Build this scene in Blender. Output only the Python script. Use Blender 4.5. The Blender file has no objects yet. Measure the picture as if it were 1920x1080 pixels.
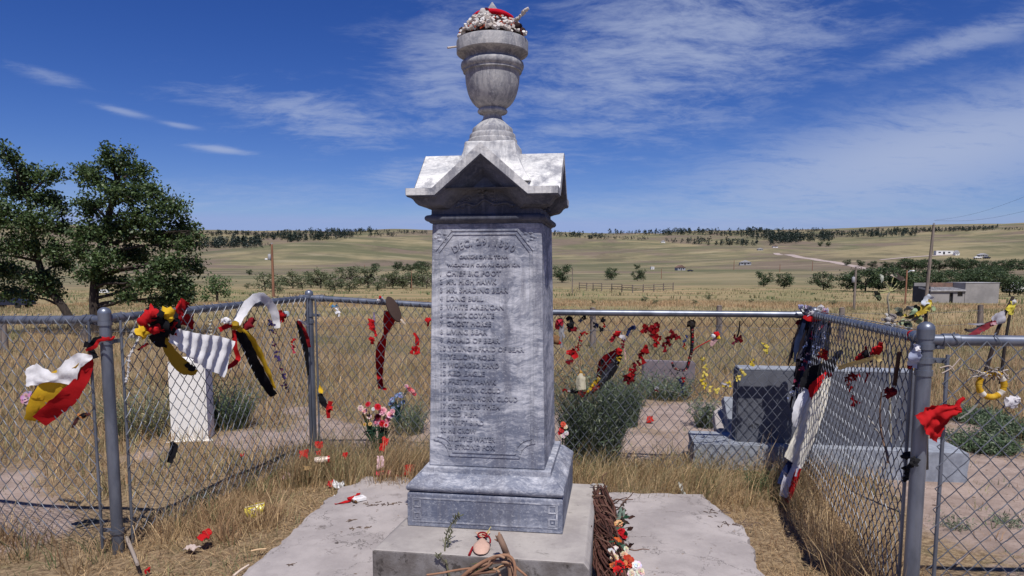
import bpy, bmesh, math, random
import numpy as np
from mathutils import Vector, Matrix, noise as mnoise

# ------------------------------------------------------------------ camera
scene = bpy.context.scene
COL = scene.collection
R = math.radians
CAMH = 1.45
PITCH = math.atan(132 / 1300)
FPX = 1300.0                      # focal length in pixels of the 1920 wide frame
PPX, PPY = 960.0, 640.0           # optical centre (the slide is cropped at the bottom)

cam_d = bpy.data.cameras.new('camera')
cam_d.sensor_width = 36.0
cam_d.lens = FPX / 1920 * 36
cam_d.shift_y = (PPY - 540) / 1920
cam_d.clip_start = 0.05
cam_d.clip_end = 12000
cam = bpy.data.objects.new('camera', cam_d)
COL.objects.link(cam)
cam.location = (0, 0, CAMH)
cam.rotation_euler = (math.pi / 2 - PITCH, 0, 0)
scene.camera = cam

# ------------------------------------------------------------------ light
SUNV = Vector((0.12, -0.66, 1.2)).normalized()
sun_d = bpy.data.lights.new('sun', 'SUN')
sun_d.energy = 4.8
sun_d.angle = R(0.53)
sun_d.color = (1.0, 0.955, 0.90)
sun = bpy.data.objects.new('sun', sun_d)
COL.objects.link(sun)
sun.rotation_euler = SUNV.to_track_quat('Z', 'Y').to_euler()
sun.location = (3, -10, 20)

scene.view_settings.view_transform = 'Standard'
scene.view_settings.look = 'None'
scene.view_settings.exposure = 0.12
scene.view_settings.gamma = 1.0
scene.view_settings.use_curve_mapping = False
scene.cycles.max_bounces = 6
scene.cycles.transparent_max_bounces = 8

# ------------------------------------------------------------------ sky
world = bpy.data.worlds.new('World')
scene.world = world
world.use_nodes = True
WN = world.node_tree.nodes
WL = world.node_tree.links
for n in list(WN):
    WN.remove(n)


class NT:
    """small helper to write node graphs"""
    def __init__(self, tree):
        self.t = tree

    def node(self, typ, **kw):
        n = self.t.nodes.new(typ)
        for k, v in kw.items():
            setattr(n, k, v)
        return n

    def put(self, sock, v):
        if hasattr(v, 'is_output') or isinstance(v, bpy.types.NodeSocket):
            self.t.links.new(v, sock)
        else:
            sock.default_value = v

    def math(self, op, a, b=0.0, c=None, clamp=False):
        n = self.node('ShaderNodeMath', operation=op, use_clamp=clamp)
        self.put(n.inputs[0], a)
        self.put(n.inputs[1], b)
        if c is not None:
            self.put(n.inputs[2], c)
        return n.outputs[0]

    def vmath(self, op, a, b=(0, 0, 0)):
        n = self.node('ShaderNodeVectorMath', operation=op)
        self.put(n.inputs[0], a)
        self.put(n.inputs[1], b)
        return n.outputs[0]

    def mix(self, fac, a, b, blend='MIX'):
        n = self.node('ShaderNodeMix', data_type='RGBA', blend_type=blend)
        self.put(n.inputs[0], fac)
        for s, v in ((n.inputs[6], a), (n.inputs[7], b)):
            if isinstance(v, (tuple, list)) and len(v) == 3:
                v = (*v, 1)
            self.put(s, v)
        return n.outputs[2]

    def noise(self, vec, scale, detail=4, rough=0.55, dist=0.0, out=0, typ='3D'):
        n = self.node('ShaderNodeTexNoise', noise_dimensions=typ)
        if vec is not None:
            self.t.links.new(vec, n.inputs['Vector'])
        n.inputs['Scale'].default_value = scale
        n.inputs['Detail'].default_value = detail
        n.inputs['Roughness'].default_value = rough
        n.inputs['Distortion'].default_value = dist
        return n.outputs[out]

    def ramp(self, fac, stops, interp='LINEAR'):
        n = self.node('ShaderNodeValToRGB')
        n.color_ramp.interpolation = interp
        els = n.color_ramp.elements
        while len(els) < len(stops):
            els.new(0.5)
        for e, (p, c) in zip(els, stops):
            e.position = p
            e.color = (*c, 1) if isinstance(c, (tuple, list)) else (c, c, c, 1)
        self.put(n.inputs[0], fac)
        return n.outputs[0]

    def smooth(self, v, lo, hi):
        n = self.node('ShaderNodeMapRange', interpolation_type='SMOOTHSTEP')
        self.put(n.inputs[0], v)
        n.inputs[1].default_value = lo
        n.inputs[2].default_value = hi
        return n.outputs[0]

    def scale(self, vec, s, rot=(0, 0, 0), loc=(0, 0, 0)):
        n = self.node('ShaderNodeMapping')
        self.t.links.new(vec, n.inputs[0])
        n.inputs['Scale'].default_value = s
        n.inputs['Rotation'].default_value = rot
        n.inputs['Location'].default_value = loc
        return n.outputs[0]


w = NT(world.node_tree)
sky = w.node('ShaderNodeTexSky', sky_type='NISHITA', sun_disc=False)
sky.sun_elevation = math.asin(SUNV.z)
sky.sun_rotation = math.atan2(SUNV.x, SUNV.y)
sky.altitude = 900
sky.air_density = 1.0
sky.dust_density = 0.4
sky.ozone_density = 3.0
hs = w.node('ShaderNodeHueSaturation')
hs.inputs['Hue'].default_value = 0.512
hs.inputs['Saturation'].default_value = 1.16
hs.inputs['Value'].default_value = 1.0
WL.new(sky.outputs[0], hs.inputs['Color'])
sg = w.node('ShaderNodeSeparateColor')
WL.new(hs.outputs[0], sg.inputs[0])
cg = w.node('ShaderNodeCombineColor')
# deep polarised slide-film blue: each channel's own contrast
for ch, (gain, gam) in enumerate(((.875, 1.45), (.70, 1.235), (.855, 1.095))):
    v_ = w.math('POWER', w.math('MINIMUM', w.math('MULTIPLY', sg.outputs[ch], 0.10), (.44, .58, .74)[ch]), gam)
    WL.new(w.math('MULTIPLY', v_, gain * 10), cg.inputs[ch])
skycol = cg.outputs[0]
tc = w.node('ShaderNodeTexCoord')
sep = w.node('ShaderNodeSeparateXYZ')
WL.new(tc.outputs['Generated'], sep.inputs[0])
X_, Y_, Z_ = sep.outputs
az = w.math('ARCTAN2', X_, Y_)
el = w.math('ARCSINE', Z_)
# thin cirrus on a high plane: direction projected upwards
zz = w.math('ADD', w.math('MAXIMUM', Z_, 0.0), 0.17)
cp = w.node('ShaderNodeCombineXYZ')
WL.new(w.math('DIVIDE', X_, zz), cp.inputs[0])
WL.new(w.math('DIVIDE', Y_, zz), cp.inputs[1])
cpv = cp.outputs[0]
warp = w.noise(cpv, 1.3, 3, 0.6, out=1)
cpw = w.vmath('ADD', cpv, w.vmath('MULTIPLY', w.vmath('SUBTRACT', warp, (0.5, 0.5, 0.5)), (0.32, 0.32, 0)))
# fibres run up to the right
fib = w.noise(w.scale(cpw, (1.1, 2.3, 1), (0, 0, R(-40))), 2.6, 10, 0.64, 0.08)
fine = w.noise(w.scale(cpw, (1.5, 2.5, 1), (0, 0, R(-34))), 8.0, 9, 0.70, 0.12)
tex = w.math('ADD', w.math('MULTIPLY', fib, 0.62), w.math('MULTIPLY', fine, 0.38))


def cloud(px, py, rx, ry, ang, lo, hi, amt):
    """a soft bank of cirrus centred on a compass direction and elevation"""
    a0 = math.atan((px - 960) / 1300)
    e0 = math.atan((508 - py) / 1300)
    du = w.math('SUBTRACT', az, a0)
    dv = w.math('SUBTRACT', el, e0)
    c, s = math.cos(R(ang)), math.sin(R(ang))
    u = w.math('ADD', w.math('MULTIPLY', du, c * 1300 / rx), w.math('MULTIPLY', dv, s * 1300 / rx))
    v = w.math('ADD', w.math('MULTIPLY', du, -s * 1300 / ry), w.math('MULTIPLY', dv, c * 1300 / ry))
    d2 = w.math('ADD', w.math('MULTIPLY', u, u), w.math('MULTIPLY', v, v))
    g = w.math('EXPONENT', w.math('MULTIPLY', d2, -1.0))
    dens = w.smooth(w.math('ADD', tex, w.math('MULTIPLY', w.math('SUBTRACT', g, 1.0), 0.25)), lo, hi)
    return w.math('MULTIPLY', w.math('MULTIPLY', dens, g), amt)


banks = [(1270, 100, 470, 190, 18, 0.30, 0.60, 0.66), (620, 240, 260, 60, -6, 0.34, 0.62, 0.55),
         (1740, 320, 420, 85, 9, 0.16, 0.46, 0.74), (1790, 155, 200, 28, 9, 0.28, 0.55, 0.50),
         (840, 150, 210, 140, 40, 0.32, 0.62, 0.55), (1060, 250, 340, 70, 8, 0.34, 0.66, 0.45),
         (115, 212, 75, 12, -10, 0.30, 0.58, 0.34), (250, 254, 42, 6, -8, 0.24, 0.5, 0.45), (350, 268, 32, 5, -5, 0.24, 0.5, 0.45),
         (425, 303, 52, 7, -4, 0.22, 0.46, 0.6), (1200, 390, 700, 40, 3, 0.25, 0.7, 0.35),
         (450, 380, 500, 40, 2, 0.3, 0.72, 0.3), (760, 330, 140, 40, 14, 0.34, 0.62, 0.4)]
tot = None
for b in banks:
    m = cloud(*b)
    tot = m if tot is None else w.math('MAXIMUM', tot, m)
tot = w.math('MINIMUM', tot, 0.75)
skymix = w.mix(tot, skycol, (4.1, 4.7, 6.3))
bg = w.node('ShaderNodeBackground')
WL.new(skymix, bg.inputs[0])
bg.inputs[1].default_value = 0.10
wo = w.node('ShaderNodeOutputWorld')
WL.new(bg.outputs[0], wo.inputs[0])


# ------------------------------------------------------------------ pixel rays and the lie of the land
def ray(px, py):
    dx = (px - PPX) / FPX
    dy = -(py - PPY) / FPX
    return Vector((dx, math.cos(PITCH) + dy * math.sin(PITCH), -math.sin(PITCH) + dy * math.cos(PITCH)))


_lr = np.log(np.array([0.1, 20, 30, 50, 80, 120, 200, 300, 400, 600, 900, 1300, 1800, 2400, 3000, 4500]))
_ly = np.array([602, 602, 573, 560, 552, 546, 537, 526, 516, 503, 487, 466, 449, 438, 446, 470.])


def hz_np(x, y):
    x = np.asarray(x, float)
    y = np.asarray(y, float)
    r = np.hypot(x, y) + 1e-6
    s = (np.interp(np.log(r), _lr, _ly) - 508) / 1300
    z = np.where(r > 20, CAMH - s * r, 0.0)
    k = np.clip((r - 15) / 60, 0, 1)
    z = z + k * 0.12 * np.sin(x * .11 + 1.3) * np.sin(y * .13 + .4)
    k = np.clip((r - 250) / 1200, 0, 1)
    a = k * 0.0042 * r
    z = z + a * (np.sin(x / 210 + .7 + y / 900) * .55 + np.sin(x / 93 + y / 260 + 2.1) * .3 + np.sin(y / 170 - x / 400) * .5 + .2 * np.sin(x / 47 + y / 140))

    def hill(px, rr, amp, sx, sy):
        a0 = math.atan((px - 960) / 1300)
        hx, hy = rr * math.sin(a0), rr * math.cos(a0)
        return amp * np.exp(-((x - hx) / sx) ** 2 - ((y - hy) / sy) ** 2)
    z = z + hill(610, 880, 21, 140, 120) + hill(1800, 800, 17, 180, 130) + hill(430, 1350, 20, 240, 150) + hill(1180, 1500, 12, 300, 150) + hill(1330, 1000, 13, 170, 120) + hill(760, 1250, 12, 150, 110) + hill(1620, 1150, 12, 150, 110)
    # small unevenness close by
    kn = np.clip(1 - r / 30, 0, 1)
    z = z + kn * 0.012 * (np.sin(x * 3.1 + y * 1.7) + np.sin(x * 1.3 - y * 2.9 + 1) + .6 * np.sin(x * 7.3 + y * 6.1))
    return z


def hz(x, y):
    return float(hz_np(np.array([x]), np.array([y]))[0])


def land(px, py, far=3000):
    """the point of the land seen at a pixel of the photograph"""
    d = ray(px, py)
    t, dt = 1.0, 0.0
    ts = np.geomspace(1.2, far, 1500)
    P = np.array(d)[None, :] * ts[:, None]
    zr = CAMH + P[:, 2]
    zh = hz_np(P[:, 0], P[:, 1])
    idx = np.where(zr < zh)[0]
    i = idx[0] if len(idx) else len(ts) - 1
    t0, t1 = ts[max(i - 1, 0)], ts[i]
    for _ in range(18):
        tm = .5 * (t0 + t1)
        if CAMH + d.z * tm < hz(d.x * tm, d.y * tm):
            t1 = tm
        else:
            t0 = tm
    return Vector((d.x * t1, d.y * t1, hz(d.x * t1, d.y * t1)))


def at_depth(px, py, Y):
    d = ray(px, py)
    t = Y / d.y
    return Vector((0, 0, CAMH)) + d * t


class Plane:
    """a vertical plane through two ground points"""
    def __init__(self, a, b):
        self.a = Vector((a[0], a[1], 0))
        self.b = Vector((b[0], b[1], 0))
        e = (self.b - self.a).normalized()
        n = Vector((e.y, -e.x, 0))
        if n.dot(-self.a) < 0:
            n = -n
        self.e, self.n = e, n

    def p(self, px, py, off=0.0):
        d = ray(px, py)
        o = Vector((0, 0, CAMH))
        t = (self.a + self.n * off - o).dot(self.n) / d.dot(self.n)
        return o + d * t


# ------------------------------------------------------------------ materials
def new_mat(name):
    m = bpy.data.materials.new(name)
    m.use_nodes = True
    nt = NT(m.node_tree)
    b = m.node_tree.nodes['Principled BSDF']
    return m, nt, b


def set_bump(nt, b, h, strength=0.3, dist=0.01):
    n = nt.node('ShaderNodeBump')
    n.inputs['Strength'].default_value = strength
    n.inputs['Distance'].default_value = dist
    nt.put(n.inputs['Height'], h)
    nt.t.links.new(n.outputs[0], b.inputs['Normal'])


def simple(name, c1, c2=None, scale=20, rough=0.8, metal=0.0, bump=0.2, detail=5, stretch=(1, 1, 1), lo=0.35, hi=0.65, bdist=0.004, spec=0.3):
    m, nt, b = new_mat(name)
    tcn = nt.node('ShaderNodeTexCoord').outputs['Object']
    v = nt.scale(tcn, stretch)
    nz = nt.noise(v, scale, detail, 0.6)
    c2 = c2 or tuple(x * .7 for x in c1)
    nt.put(b.inputs['Base Color'], nt.mix(nt.smooth(nz, lo, hi), c1, c2))
    b.inputs['Roughness'].default_value = rough
    b.inputs['Metallic'].default_value = metal
    b.inputs['Specular IOR Level'].default_value = spec
    if bump:
        set_bump(nt, b, nz, bump, bdist)
    return m


def tint_mat(name, rough=0.85, weave=0.0, transl=0.0, spec=0.2, var=0.12, bump=0.25, bscale=60):
    """colour comes from the mesh's own tint attribute"""
    m, nt, b = new_mat(name)
    at = nt.node('ShaderNodeAttribute', attribute_name='tint')
    tcn = nt.node('ShaderNodeTexCoord').outputs['Object']
    nz = nt.noise(tcn, bscale, 4, 0.6)
    if bscale < 60 and bscale > 20:
        nz2 = nt.noise(tcn, 11, 4, .6)
        nz = nt.math('ADD', nt.math('MULTIPLY', nz, .5), nt.math('MULTIPLY', nz2, .5))
    k = nt.math('ADD', nt.math('MULTIPLY', nz, var * 2), 1 - var)
    col = nt.mix(1.0, at.outputs['Color'], k, 'MULTIPLY')
    nt.put(b.inputs['Base Color'], col)
    b.inputs['Roughness'].default_value = rough
    b.inputs['Specular IOR Level'].default_value = spec
    if bump:
        set_bump(nt, b, nz, bump, 0.004)
    if transl:
        tr = nt.node('ShaderNodeBsdfTranslucent')
        nt.put(tr.inputs[0], col)
        mx = nt.node('ShaderNodeMixShader')
        mx.inputs[0].default_value = transl
        nt.t.links.new(b.outputs[0], mx.inputs[1])
        nt.t.links.new(tr.outputs[0], mx.inputs[2])
        nt.t.links.new(mx.outputs[0], nt.t.nodes['Material Output'].inputs[0])
    return m


M = {}
M['cloth'] = tint_mat('cloth', 0.9, transl=0.25, var=0.20, bump=0.7, bscale=38, spec=0.08)
M['grass'] = tint_mat('grass_blade', 0.75, transl=0.25, var=0.15, bump=0)
M['leaf'] = tint_mat('leaf', 0.5, transl=0.3, spec=0.4, var=0.2, bump=0, bscale=3)
M['tinted'] = tint_mat('tinted', 0.7, var=0.15, bump=0.3)
M['glossy'] = tint_mat('glossy_wrapper', 0.3, spec=0.5, var=0.06, bump=0.15)
M['galv'] = simple('galvanised_pipe', (0.115, 0.13, 0.165), (0.20, 0.22, 0.265), 9, 0.40, 0.55, 0.05, 8, (1, 1, .35), spec=.5)
M['wire'] = simple('galvanised_wire', (0.085, 0.092, 0.115), (0.17, 0.185, 0.215), 14, 0.5, 0.3, 0.0, spec=.45)
M['bark'] = simple('bark', (0.055, 0.042, 0.033), (0.028, 0.022, 0.019), 14, 0.95, 0, 0.9, 6, (1, 1, .25), bdist=.03)
M['oldwood'] = simple('weathered_wood', (0.24, 0.20, 0.17), (0.11, 0.09, 0.08), 16, 0.9, 0, 0.6, 6, (1, 1, .12), bdist=.01)
M['redwood'] = simple('treated_pole', (0.30, 0.145, 0.085), (0.17, 0.085, 0.055), 8, 0.9, 0, 0.4, 6, (1, 1, .1))
M['twig'] = simple('twig', (0.21, 0.12, 0.075), (0.085, 0.045, 0.03), 45, 0.8, 0, 0.6, 5, (1, 1, .3), bdist=.004)
M['vine'] = simple('dry_vine', (0.12, 0.052, 0.035), (0.045, 0.02, 0.015), 60, 0.75, 0, 0.7, 5, bdist=.004)


def marble(name, vscale, light=(0.545, 0.55, 0.585), dark=(0.135, 0.15, 0.20), streak=False, lo=0.42, hi=0.61, speck=.30):
    m, nt, b = new_mat(name)
    tcn = nt.node('ShaderNodeTexCoord').outputs['Object']
    wv = nt.noise(tcn, 2.2, 4, 0.6, out=1)
    v = nt.vmath('ADD', tcn, nt.vmath('MULTIPLY', nt.vmath('SUBTRACT', wv, (.5, .5, .5)), (.5, .5, .22)))
    n1 = nt.noise(nt.scale(v, vscale), 3.0, 9, 0.62, 0.7)
    n2 = nt.noise(nt.scale(v, tuple(c * 2.3 for c in vscale)), 6.0, 8, 0.65, 1.2)
    n3 = nt.noise(tcn, 2.6, 3, 0.5)
    s = nt.math('ADD', nt.math('ADD', nt.math('MULTIPLY', n1, .42), nt.math('MULTIPLY', n2, .30)), nt.math('MULTIPLY', n3, .28))
    col = nt.mix(nt.smooth(s, lo, hi), dark, light)
    # weathering: dark rain streaks and grey lichen bloom
    g = nt.noise(nt.scale(tcn, (14, 14, 1.0)) if streak else nt.scale(tcn, (5, 5, .9)), 2.0, 8, 0.66)
    col = nt.mix(nt.math('MULTIPLY', nt.smooth(g, .47, .63), .60 if streak else .68), col, (0.11, 0.115, 0.15))
    g2 = nt.noise(nt.scale(tcn, (34, 34, 1.6)), 2.0, 5, 0.6)
    col = nt.mix(nt.math('MULTIPLY', nt.smooth(g2, .52, .70), .35), col, (0.20, 0.20, 0.225))
    sp = nt.noise(tcn, 90, 5, 0.7)
    col = nt.mix(nt.math('MULTIPLY', nt.smooth(sp, .52, .70), speck), col, (0.75, 0.75, 0.75))
    nt.put(b.inputs['Base Color'], col)
    b.inputs['Roughness'].default_value = 0.78
    b.inputs['Specular IOR Level'].default_value = 0.25
    fine = nt.noise(tcn, 55, 6, 0.65)
    set_bump(nt, b, nt.math('ADD', fine, nt.math('MULTIPLY', s, .6)), 0.35, 0.004)
    return m


M['marble'] = marble('veined_marble', (1.0, 1.0, 4.6))
M['marble_roof'] = marble('weathered_marble', (1.2, 3.2, 5.0), (0.66, 0.65, 0.63), (0.28, 0.29, 0.315), lo=.36, hi=.58)
M['marble_urn'] = marble('streaked_marble', (9.0, 9.0, 0.6), (0.43, 0.42, 0.415), (0.20, 0.205, 0.225), streak=True, lo=.38, hi=.62)
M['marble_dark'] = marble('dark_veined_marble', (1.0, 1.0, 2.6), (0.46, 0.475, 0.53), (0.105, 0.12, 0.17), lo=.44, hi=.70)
M['marble_shaded'] = marble('shaded_stained_marble', (1.0, 1.0, 2.6), (0.21, 0.215, 0.245), (0.05, 0.055, 0.075), lo=.42, hi=.74, speck=.06)  # under-eave shade put into the colour, on top of black weathering


def concrete(name, c1, c2, stain=(0.10, 0.09, 0.085), crack=0.0, sc=1.0, stain_amt=.6, st_lo=.60):
    m, nt, b = new_mat(name)
    tcn = nt.node('ShaderNodeTexCoord').outputs['Object']
    n1 = nt.noise(tcn, 3.2 * sc, 8, 0.65)
    n2 = nt.noise(tcn, 60 * sc, 6, 0.7)
    n3 = nt.noise(tcn, 8 * sc, 7, 0.7, 0.5)
    col = nt.mix(nt.smooth(n1, .35, .66), c1, c2)
    col = nt.mix(nt.math('MULTIPLY', nt.smooth(n3, st_lo, st_lo + .12), stain_amt), col, stain)
    col = nt.mix(nt.math('MULTIPLY', nt.smooth(n2, .56, .72), .30), col, tuple(x * .55 for x in c1))
    h = nt.math('ADD', n2, n1)
    if crack:
        wv = nt.noise(tcn, 4.5, 6, 0.7, out=1)
        vv = nt.vmath('ADD', tcn, nt.vmath('MULTIPLY', nt.vmath('SUBTRACT', wv, (.5, .5, .5)), (.55, .55, 0)))
        vo = nt.node('ShaderNodeTexVoronoi', feature='DISTANCE_TO_EDGE')
        nt.t.links.new(vv, vo.inputs['Vector'])
        vo.inputs['Scale'].default_value = 3.1
        gate = nt.smooth(nt.noise(tcn, 1.7, 3, .5), .42, .54)
        line = nt.math('SUBTRACT', 1.0, nt.smooth(vo.outputs[0], 0.0, crack))
        line = nt.math('MULTIPLY', line, gate)
        col = nt.mix(nt.math('MULTIPLY', line, .8), col, (0.09, 0.08, 0.075))
        h = nt.math('SUBTRACT', h, nt.math('MULTIPLY', line, 2.0))
    nt.put(b.inputs['Base Color'], col)
    b.inputs['Roughness'].default_value = 0.92
    b.inputs['Specular IOR Level'].default_value = 0.2
    set_bump(nt, b, h, 0.4, 0.006)
    return m


M['pad'] = concrete('cracked_concrete', (0.385, 0.348, 0.336), (0.285, 0.256, 0.25), crack=0.014, stain=(.17, .145, .135), stain_amt=.6, st_lo=.58)
M['base'] = concrete('stained_concrete', (0.38, 0.35, 0.325), (0.27, 0.245, 0.235), stain=(.10, .09, .08), sc=1.4, stain_amt=.55, st_lo=.58)
M['patchy'] = concrete('patchy_concrete', (0.115, 0.10, 0.092), (0.22, 0.205, 0.20), stain=(.04, .034, .03), sc=2.0, stain_amt=.85, st_lo=.53)
M['white_stone'] = concrete('whitewashed_stone', (0.80, 0.78, 0.74), (0.70, 0.68, 0.64), stain=(.5, .45, .38), stain_amt=.5)
M['granite'] = concrete('grey_granite', (0.115, 0.122, 0.145), (0.085, 0.09, 0.11), stain=(.06, .06, .07), sc=3.0, stain_amt=.3)
M['granite_rough'] = concrete('rock_pitched_granite', (0.29, 0.315, 0.36), (0.20, 0.215, 0.25), stain=(.10, .11, .13), sc=4.0, stain_amt=.5)
M['purple_stone'] = concrete('mauve_granite', (0.20, 0.165, 0.175), (0.15, 0.125, 0.135), sc=3.0, stain_amt=.2)
M['block'] = concrete('bare_block_wall', (0.30, 0.285, 0.275), (0.22, 0.21, 0.205), sc=.25, stain_amt=.3)
M['shaded_wall'] = concrete('shaded_wall', (0.085, 0.085, 0.10), (0.06, 0.06, 0.07), sc=.25, stain_amt=.2)  # darker copy of the block wall: the end wall's shade put into its colour
M['tin'] = simple('tin_roof', (0.50, 0.50, 0.50), (0.36, 0.35, 0.35), 3, .6, .3, .1)
M['white_paint'] = simple('white_paint', (0.78, 0.78, 0.77), (0.66, 0.66, 0.65), 3, .6, 0, 0)
M['house_grey'] = simple('house_grey', (0.34, 0.345, 0.36), (0.28, 0.28, 0.30), 3, .8, 0, 0)
M['roof_brown'] = simple('roof_brown', (0.20, 0.12, 0.09), (0.12, 0.08, 0.065), 3, .8, 0, 0)
M['glass_dark'] = simple('dark_glass', (0.02, 0.022, 0.026), (0.015, 0.015, 0.018), 3, .15, 0, 0, spec=.5)
M['rubber'] = simple('rubber', (0.02, 0.02, 0.02), (0.015, 0.015, 0.015), 9, .8, 0, 0)
M['car_dark'] = simple('dark_blue_paint', (0.02, 0.025, 0.05), (0.015, 0.02, 0.04), 3, .3, 0, 0, spec=.5)
M['gravel'] = simple('gravel_road', (0.40, 0.33, 0.30), (0.32, 0.26, 0.235), .4, .95, 0, .2)


# ------------------------------------------------------------------ objects
def tag(o, label=None, cat=None, group=None, kind=None):
    if label:
        o['label'] = label
    if cat:
        o['category'] = cat
    if group:
        o['group'] = group
    if kind:
        o['kind'] = kind
    return o


def thing(name, label, cat, loc=(0, 0, 0), rz=0.0, group=None):
    o = bpy.data.objects.new(name, None)
    o.empty_display_size = 0.1
    COL.objects.link(o)
    o.location = loc
    o.rotation_euler = (0, 0, rz)
    return tag(o, label, cat, group)


def copy_tree(o, parent=None):
    c = o.copy()
    COL.objects.link(c)
    c.parent = parent
    for ch in list(o.children):
        copy_tree(ch, c)
    return c


def catmull(pts, n):
    pts = [Vector(p) for p in pts]
    if len(pts) == 2:
        return [pts[0].lerp(pts[1], i / (n - 1)) for i in range(n)]
    P = [pts[0] * 2 - pts[1]] + pts + [pts[-1] * 2 - pts[-2]]
    out = []
    m = len(pts) - 1
    for i in range(n):
        t = i / (n - 1) * m
        k = min(int(t), m - 1)
        u = t - k
        a, b, c, d = P[k:k + 4]
        out.append(.5 * ((2 * b) + (c - a) * u + (2 * a - 5 * b + 4 * c - d) * u * u + (3 * b - a - 3 * c + d) * u ** 3))
    return out


class MB:
    """collects shapes and links them as one mesh object; every vertex carries a tint"""
    def __init__(self, tint=(0.5, 0.5, 0.5)):
        self.v, self.f, self.c = [], [], []
        self.tint = tint

    def add(self, vs, fs, tint=None):
        k = len(self.v)
        self.v += [tuple(p) for p in vs]
        self.f += [tuple(i + k for i in f) for f in fs]
        self.c += [tint or self.tint] * len(vs)
        return self

    def box(self, c, s, rz=0.0, bev=0.0, tint=None, M4=None):
        bm = bmesh.new()
        bmesh.ops.create_cube(bm, size=1)
        bmesh.ops.scale(bm, vec=s, verts=bm.verts)
        if bev:
            bmesh.ops.bevel(bm, geom=bm.edges[:], offset=bev, segments=2, affect='EDGES')
        if M4 is None:
            M4 = Matrix.Translation(c) @ Matrix.Rotation(rz, 4, 'Z')
        bm.transform(M4)
        bm.verts.index_update()
        self.add([v.co.copy() for v in bm.verts], [[v.index for v in f.verts] for f in bm.faces], tint)
        bm.free()
        return self

    def tube(self, pts, r, seg=6, n=None, cap=True, tint=None, taper=None, flat=None):
        pts = [Vector(p) for p in pts]
        if n:
            pts = catmull(pts, n)
        m = len(pts)
        vs, fs = [], []
        t = (pts[1] - pts[0]).normalized()
        up = Vector((0, 0, 1)) if abs(t.z) < .9 else Vector((1, 0, 0))
        a = t.cross(up).normalized()
        for i, p in enumerate(pts):
            t = (pts[min(i + 1, m - 1)] - pts[max(i - 1, 0)])
            t = t.normalized() if t.length > 1e-9 else Vector((0, 0, 1))
            a = (a - t * a.dot(t))
            a = a.normalized() if a.length > 1e-6 else t.orthogonal().normalized()
            b = t.cross(a)
            u = i / (m - 1)
            rr = r[i] if isinstance(r, (list, tuple)) and not n else (r if not isinstance(r, (list, tuple)) else r[0] + (r[1] - r[0]) * u)
            if taper is not None:
                rr *= 1 + (taper - 1) * u
            for k in range(seg):
                an = 2 * math.pi * k / seg
                vs.append(p + (a * math.cos(an) + b * math.sin(an) * (flat or 1)) * rr)
        for i in range(m - 1):
            for k in range(seg):
                fs.append((i * seg + k, i * seg + (k + 1) % seg, (i + 1) * seg + (k + 1) % seg, (i + 1) * seg + k))
        if cap:
            fs.append(tuple(range(seg))[::-1])
            fs.append(tuple((m - 1) * seg + k for k in range(seg)))
        return self.add(vs, fs, tint)

    def lathe(self, prof, c=(0, 0, 0), seg=40, tint=None):
        c = Vector(c)
        vs, fs = [], []
        for (r, z) in prof:
            for k in range(seg):
                an = 2 * math.pi * k / seg
                vs.append(c + Vector((r * math.cos(an), r * math.sin(an), z)))
        m = len(prof)
        for i in range(m - 1):
            for k in range(seg):
                fs.append((i * seg + k, i * seg + (k + 1) % seg, (i + 1) * seg + (k + 1) % seg, (i + 1) * seg + k))
        fs.append(tuple(range(seg))[::-1])
        fs.append(tuple((m - 1) * seg + k for k in range(seg)))
        return self.add(vs, fs, tint)

    def blob(self, c, r, seed=0, rough=.3, sub=2, sc=(1, 1, 1), tint=None, freq=2.0):
        bm = bmesh.new()
        bmesh.ops.create_icosphere(bm, subdivisions=sub, radius=1)
        c = Vector(c)
        vs = []
        for v in bm.verts:
            d = v.co.normalized()
            k = 1 + rough * mnoise.noise(d * freq + Vector((seed * 3.7, seed * 1.3, seed * 2.1))) * 1.6
            vs.append(c + Vector((d.x * sc[0], d.y * sc[1], d.z * sc[2])) * (r * k))
        self.add(vs, [[v.index for v in f.verts] for f in bm.faces], tint)
        bm.free()
        return self

    def patch(self, rows, nu=14, nv=14, wr=0.006, freq=22, seed=0, tint=None, thick=0.0015, fold=0.0, nf=5, ftint=None):
        """a piece of cloth through rows of points; both sides"""
        rr = [catmull(r, nu) for r in rows]
        cols = [catmull([rr[j][i] for j in range(len(rr))], nv) for i in range(nu)]
        G = [[cols[i][j] for i in range(nu)] for j in range(nv)]
        N = []
        for j in range(nv):
            for i in range(nu):
                du = G[j][min(i + 1, nu - 1)] - G[j][max(i - 1, 0)]
                dv = G[min(j + 1, nv - 1)][i] - G[max(j - 1, 0)][i]
                n = du.cross(dv)
                N.append(n.normalized() if n.length > 1e-12 else Vector((0, -1, 0)))
        vs = []
        for j in range(nv):
            for i in range(nu):
                p = G[j][i]
                q_ = p * freq + Vector((seed, seed * 2, 0))
                d = wr * (mnoise.noise(q_) * 1.5 + mnoise.noise(q_ * 2.3) * 1.0)
                if fold:
                    d += fold * math.sin(i / (nu - 1) * nf * 2 * math.pi + .5 * math.sin(j * .7))
                if i in (0, nu - 1) or j in (0, nv - 1):
                    # worn, uneven hem
                    e_ = (G[j][min(i + 1, nu - 1)] - G[j][max(i - 1, 0)]) if i in (0, nu - 1) else (G[min(j + 1, nv - 1)][i] - G[max(j - 1, 0)][i])
                    if e_.length > 1e-9:
                        p = p + e_.normalized() * (mnoise.noise(q_ * 3.1) * min(wr, .008) * 1.1)
                vs.append(p + N[j * nu + i] * d)
        back = [p - N[k] * thick for k, p in enumerate(vs)]
        k = nu * nv
        fs = []
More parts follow.
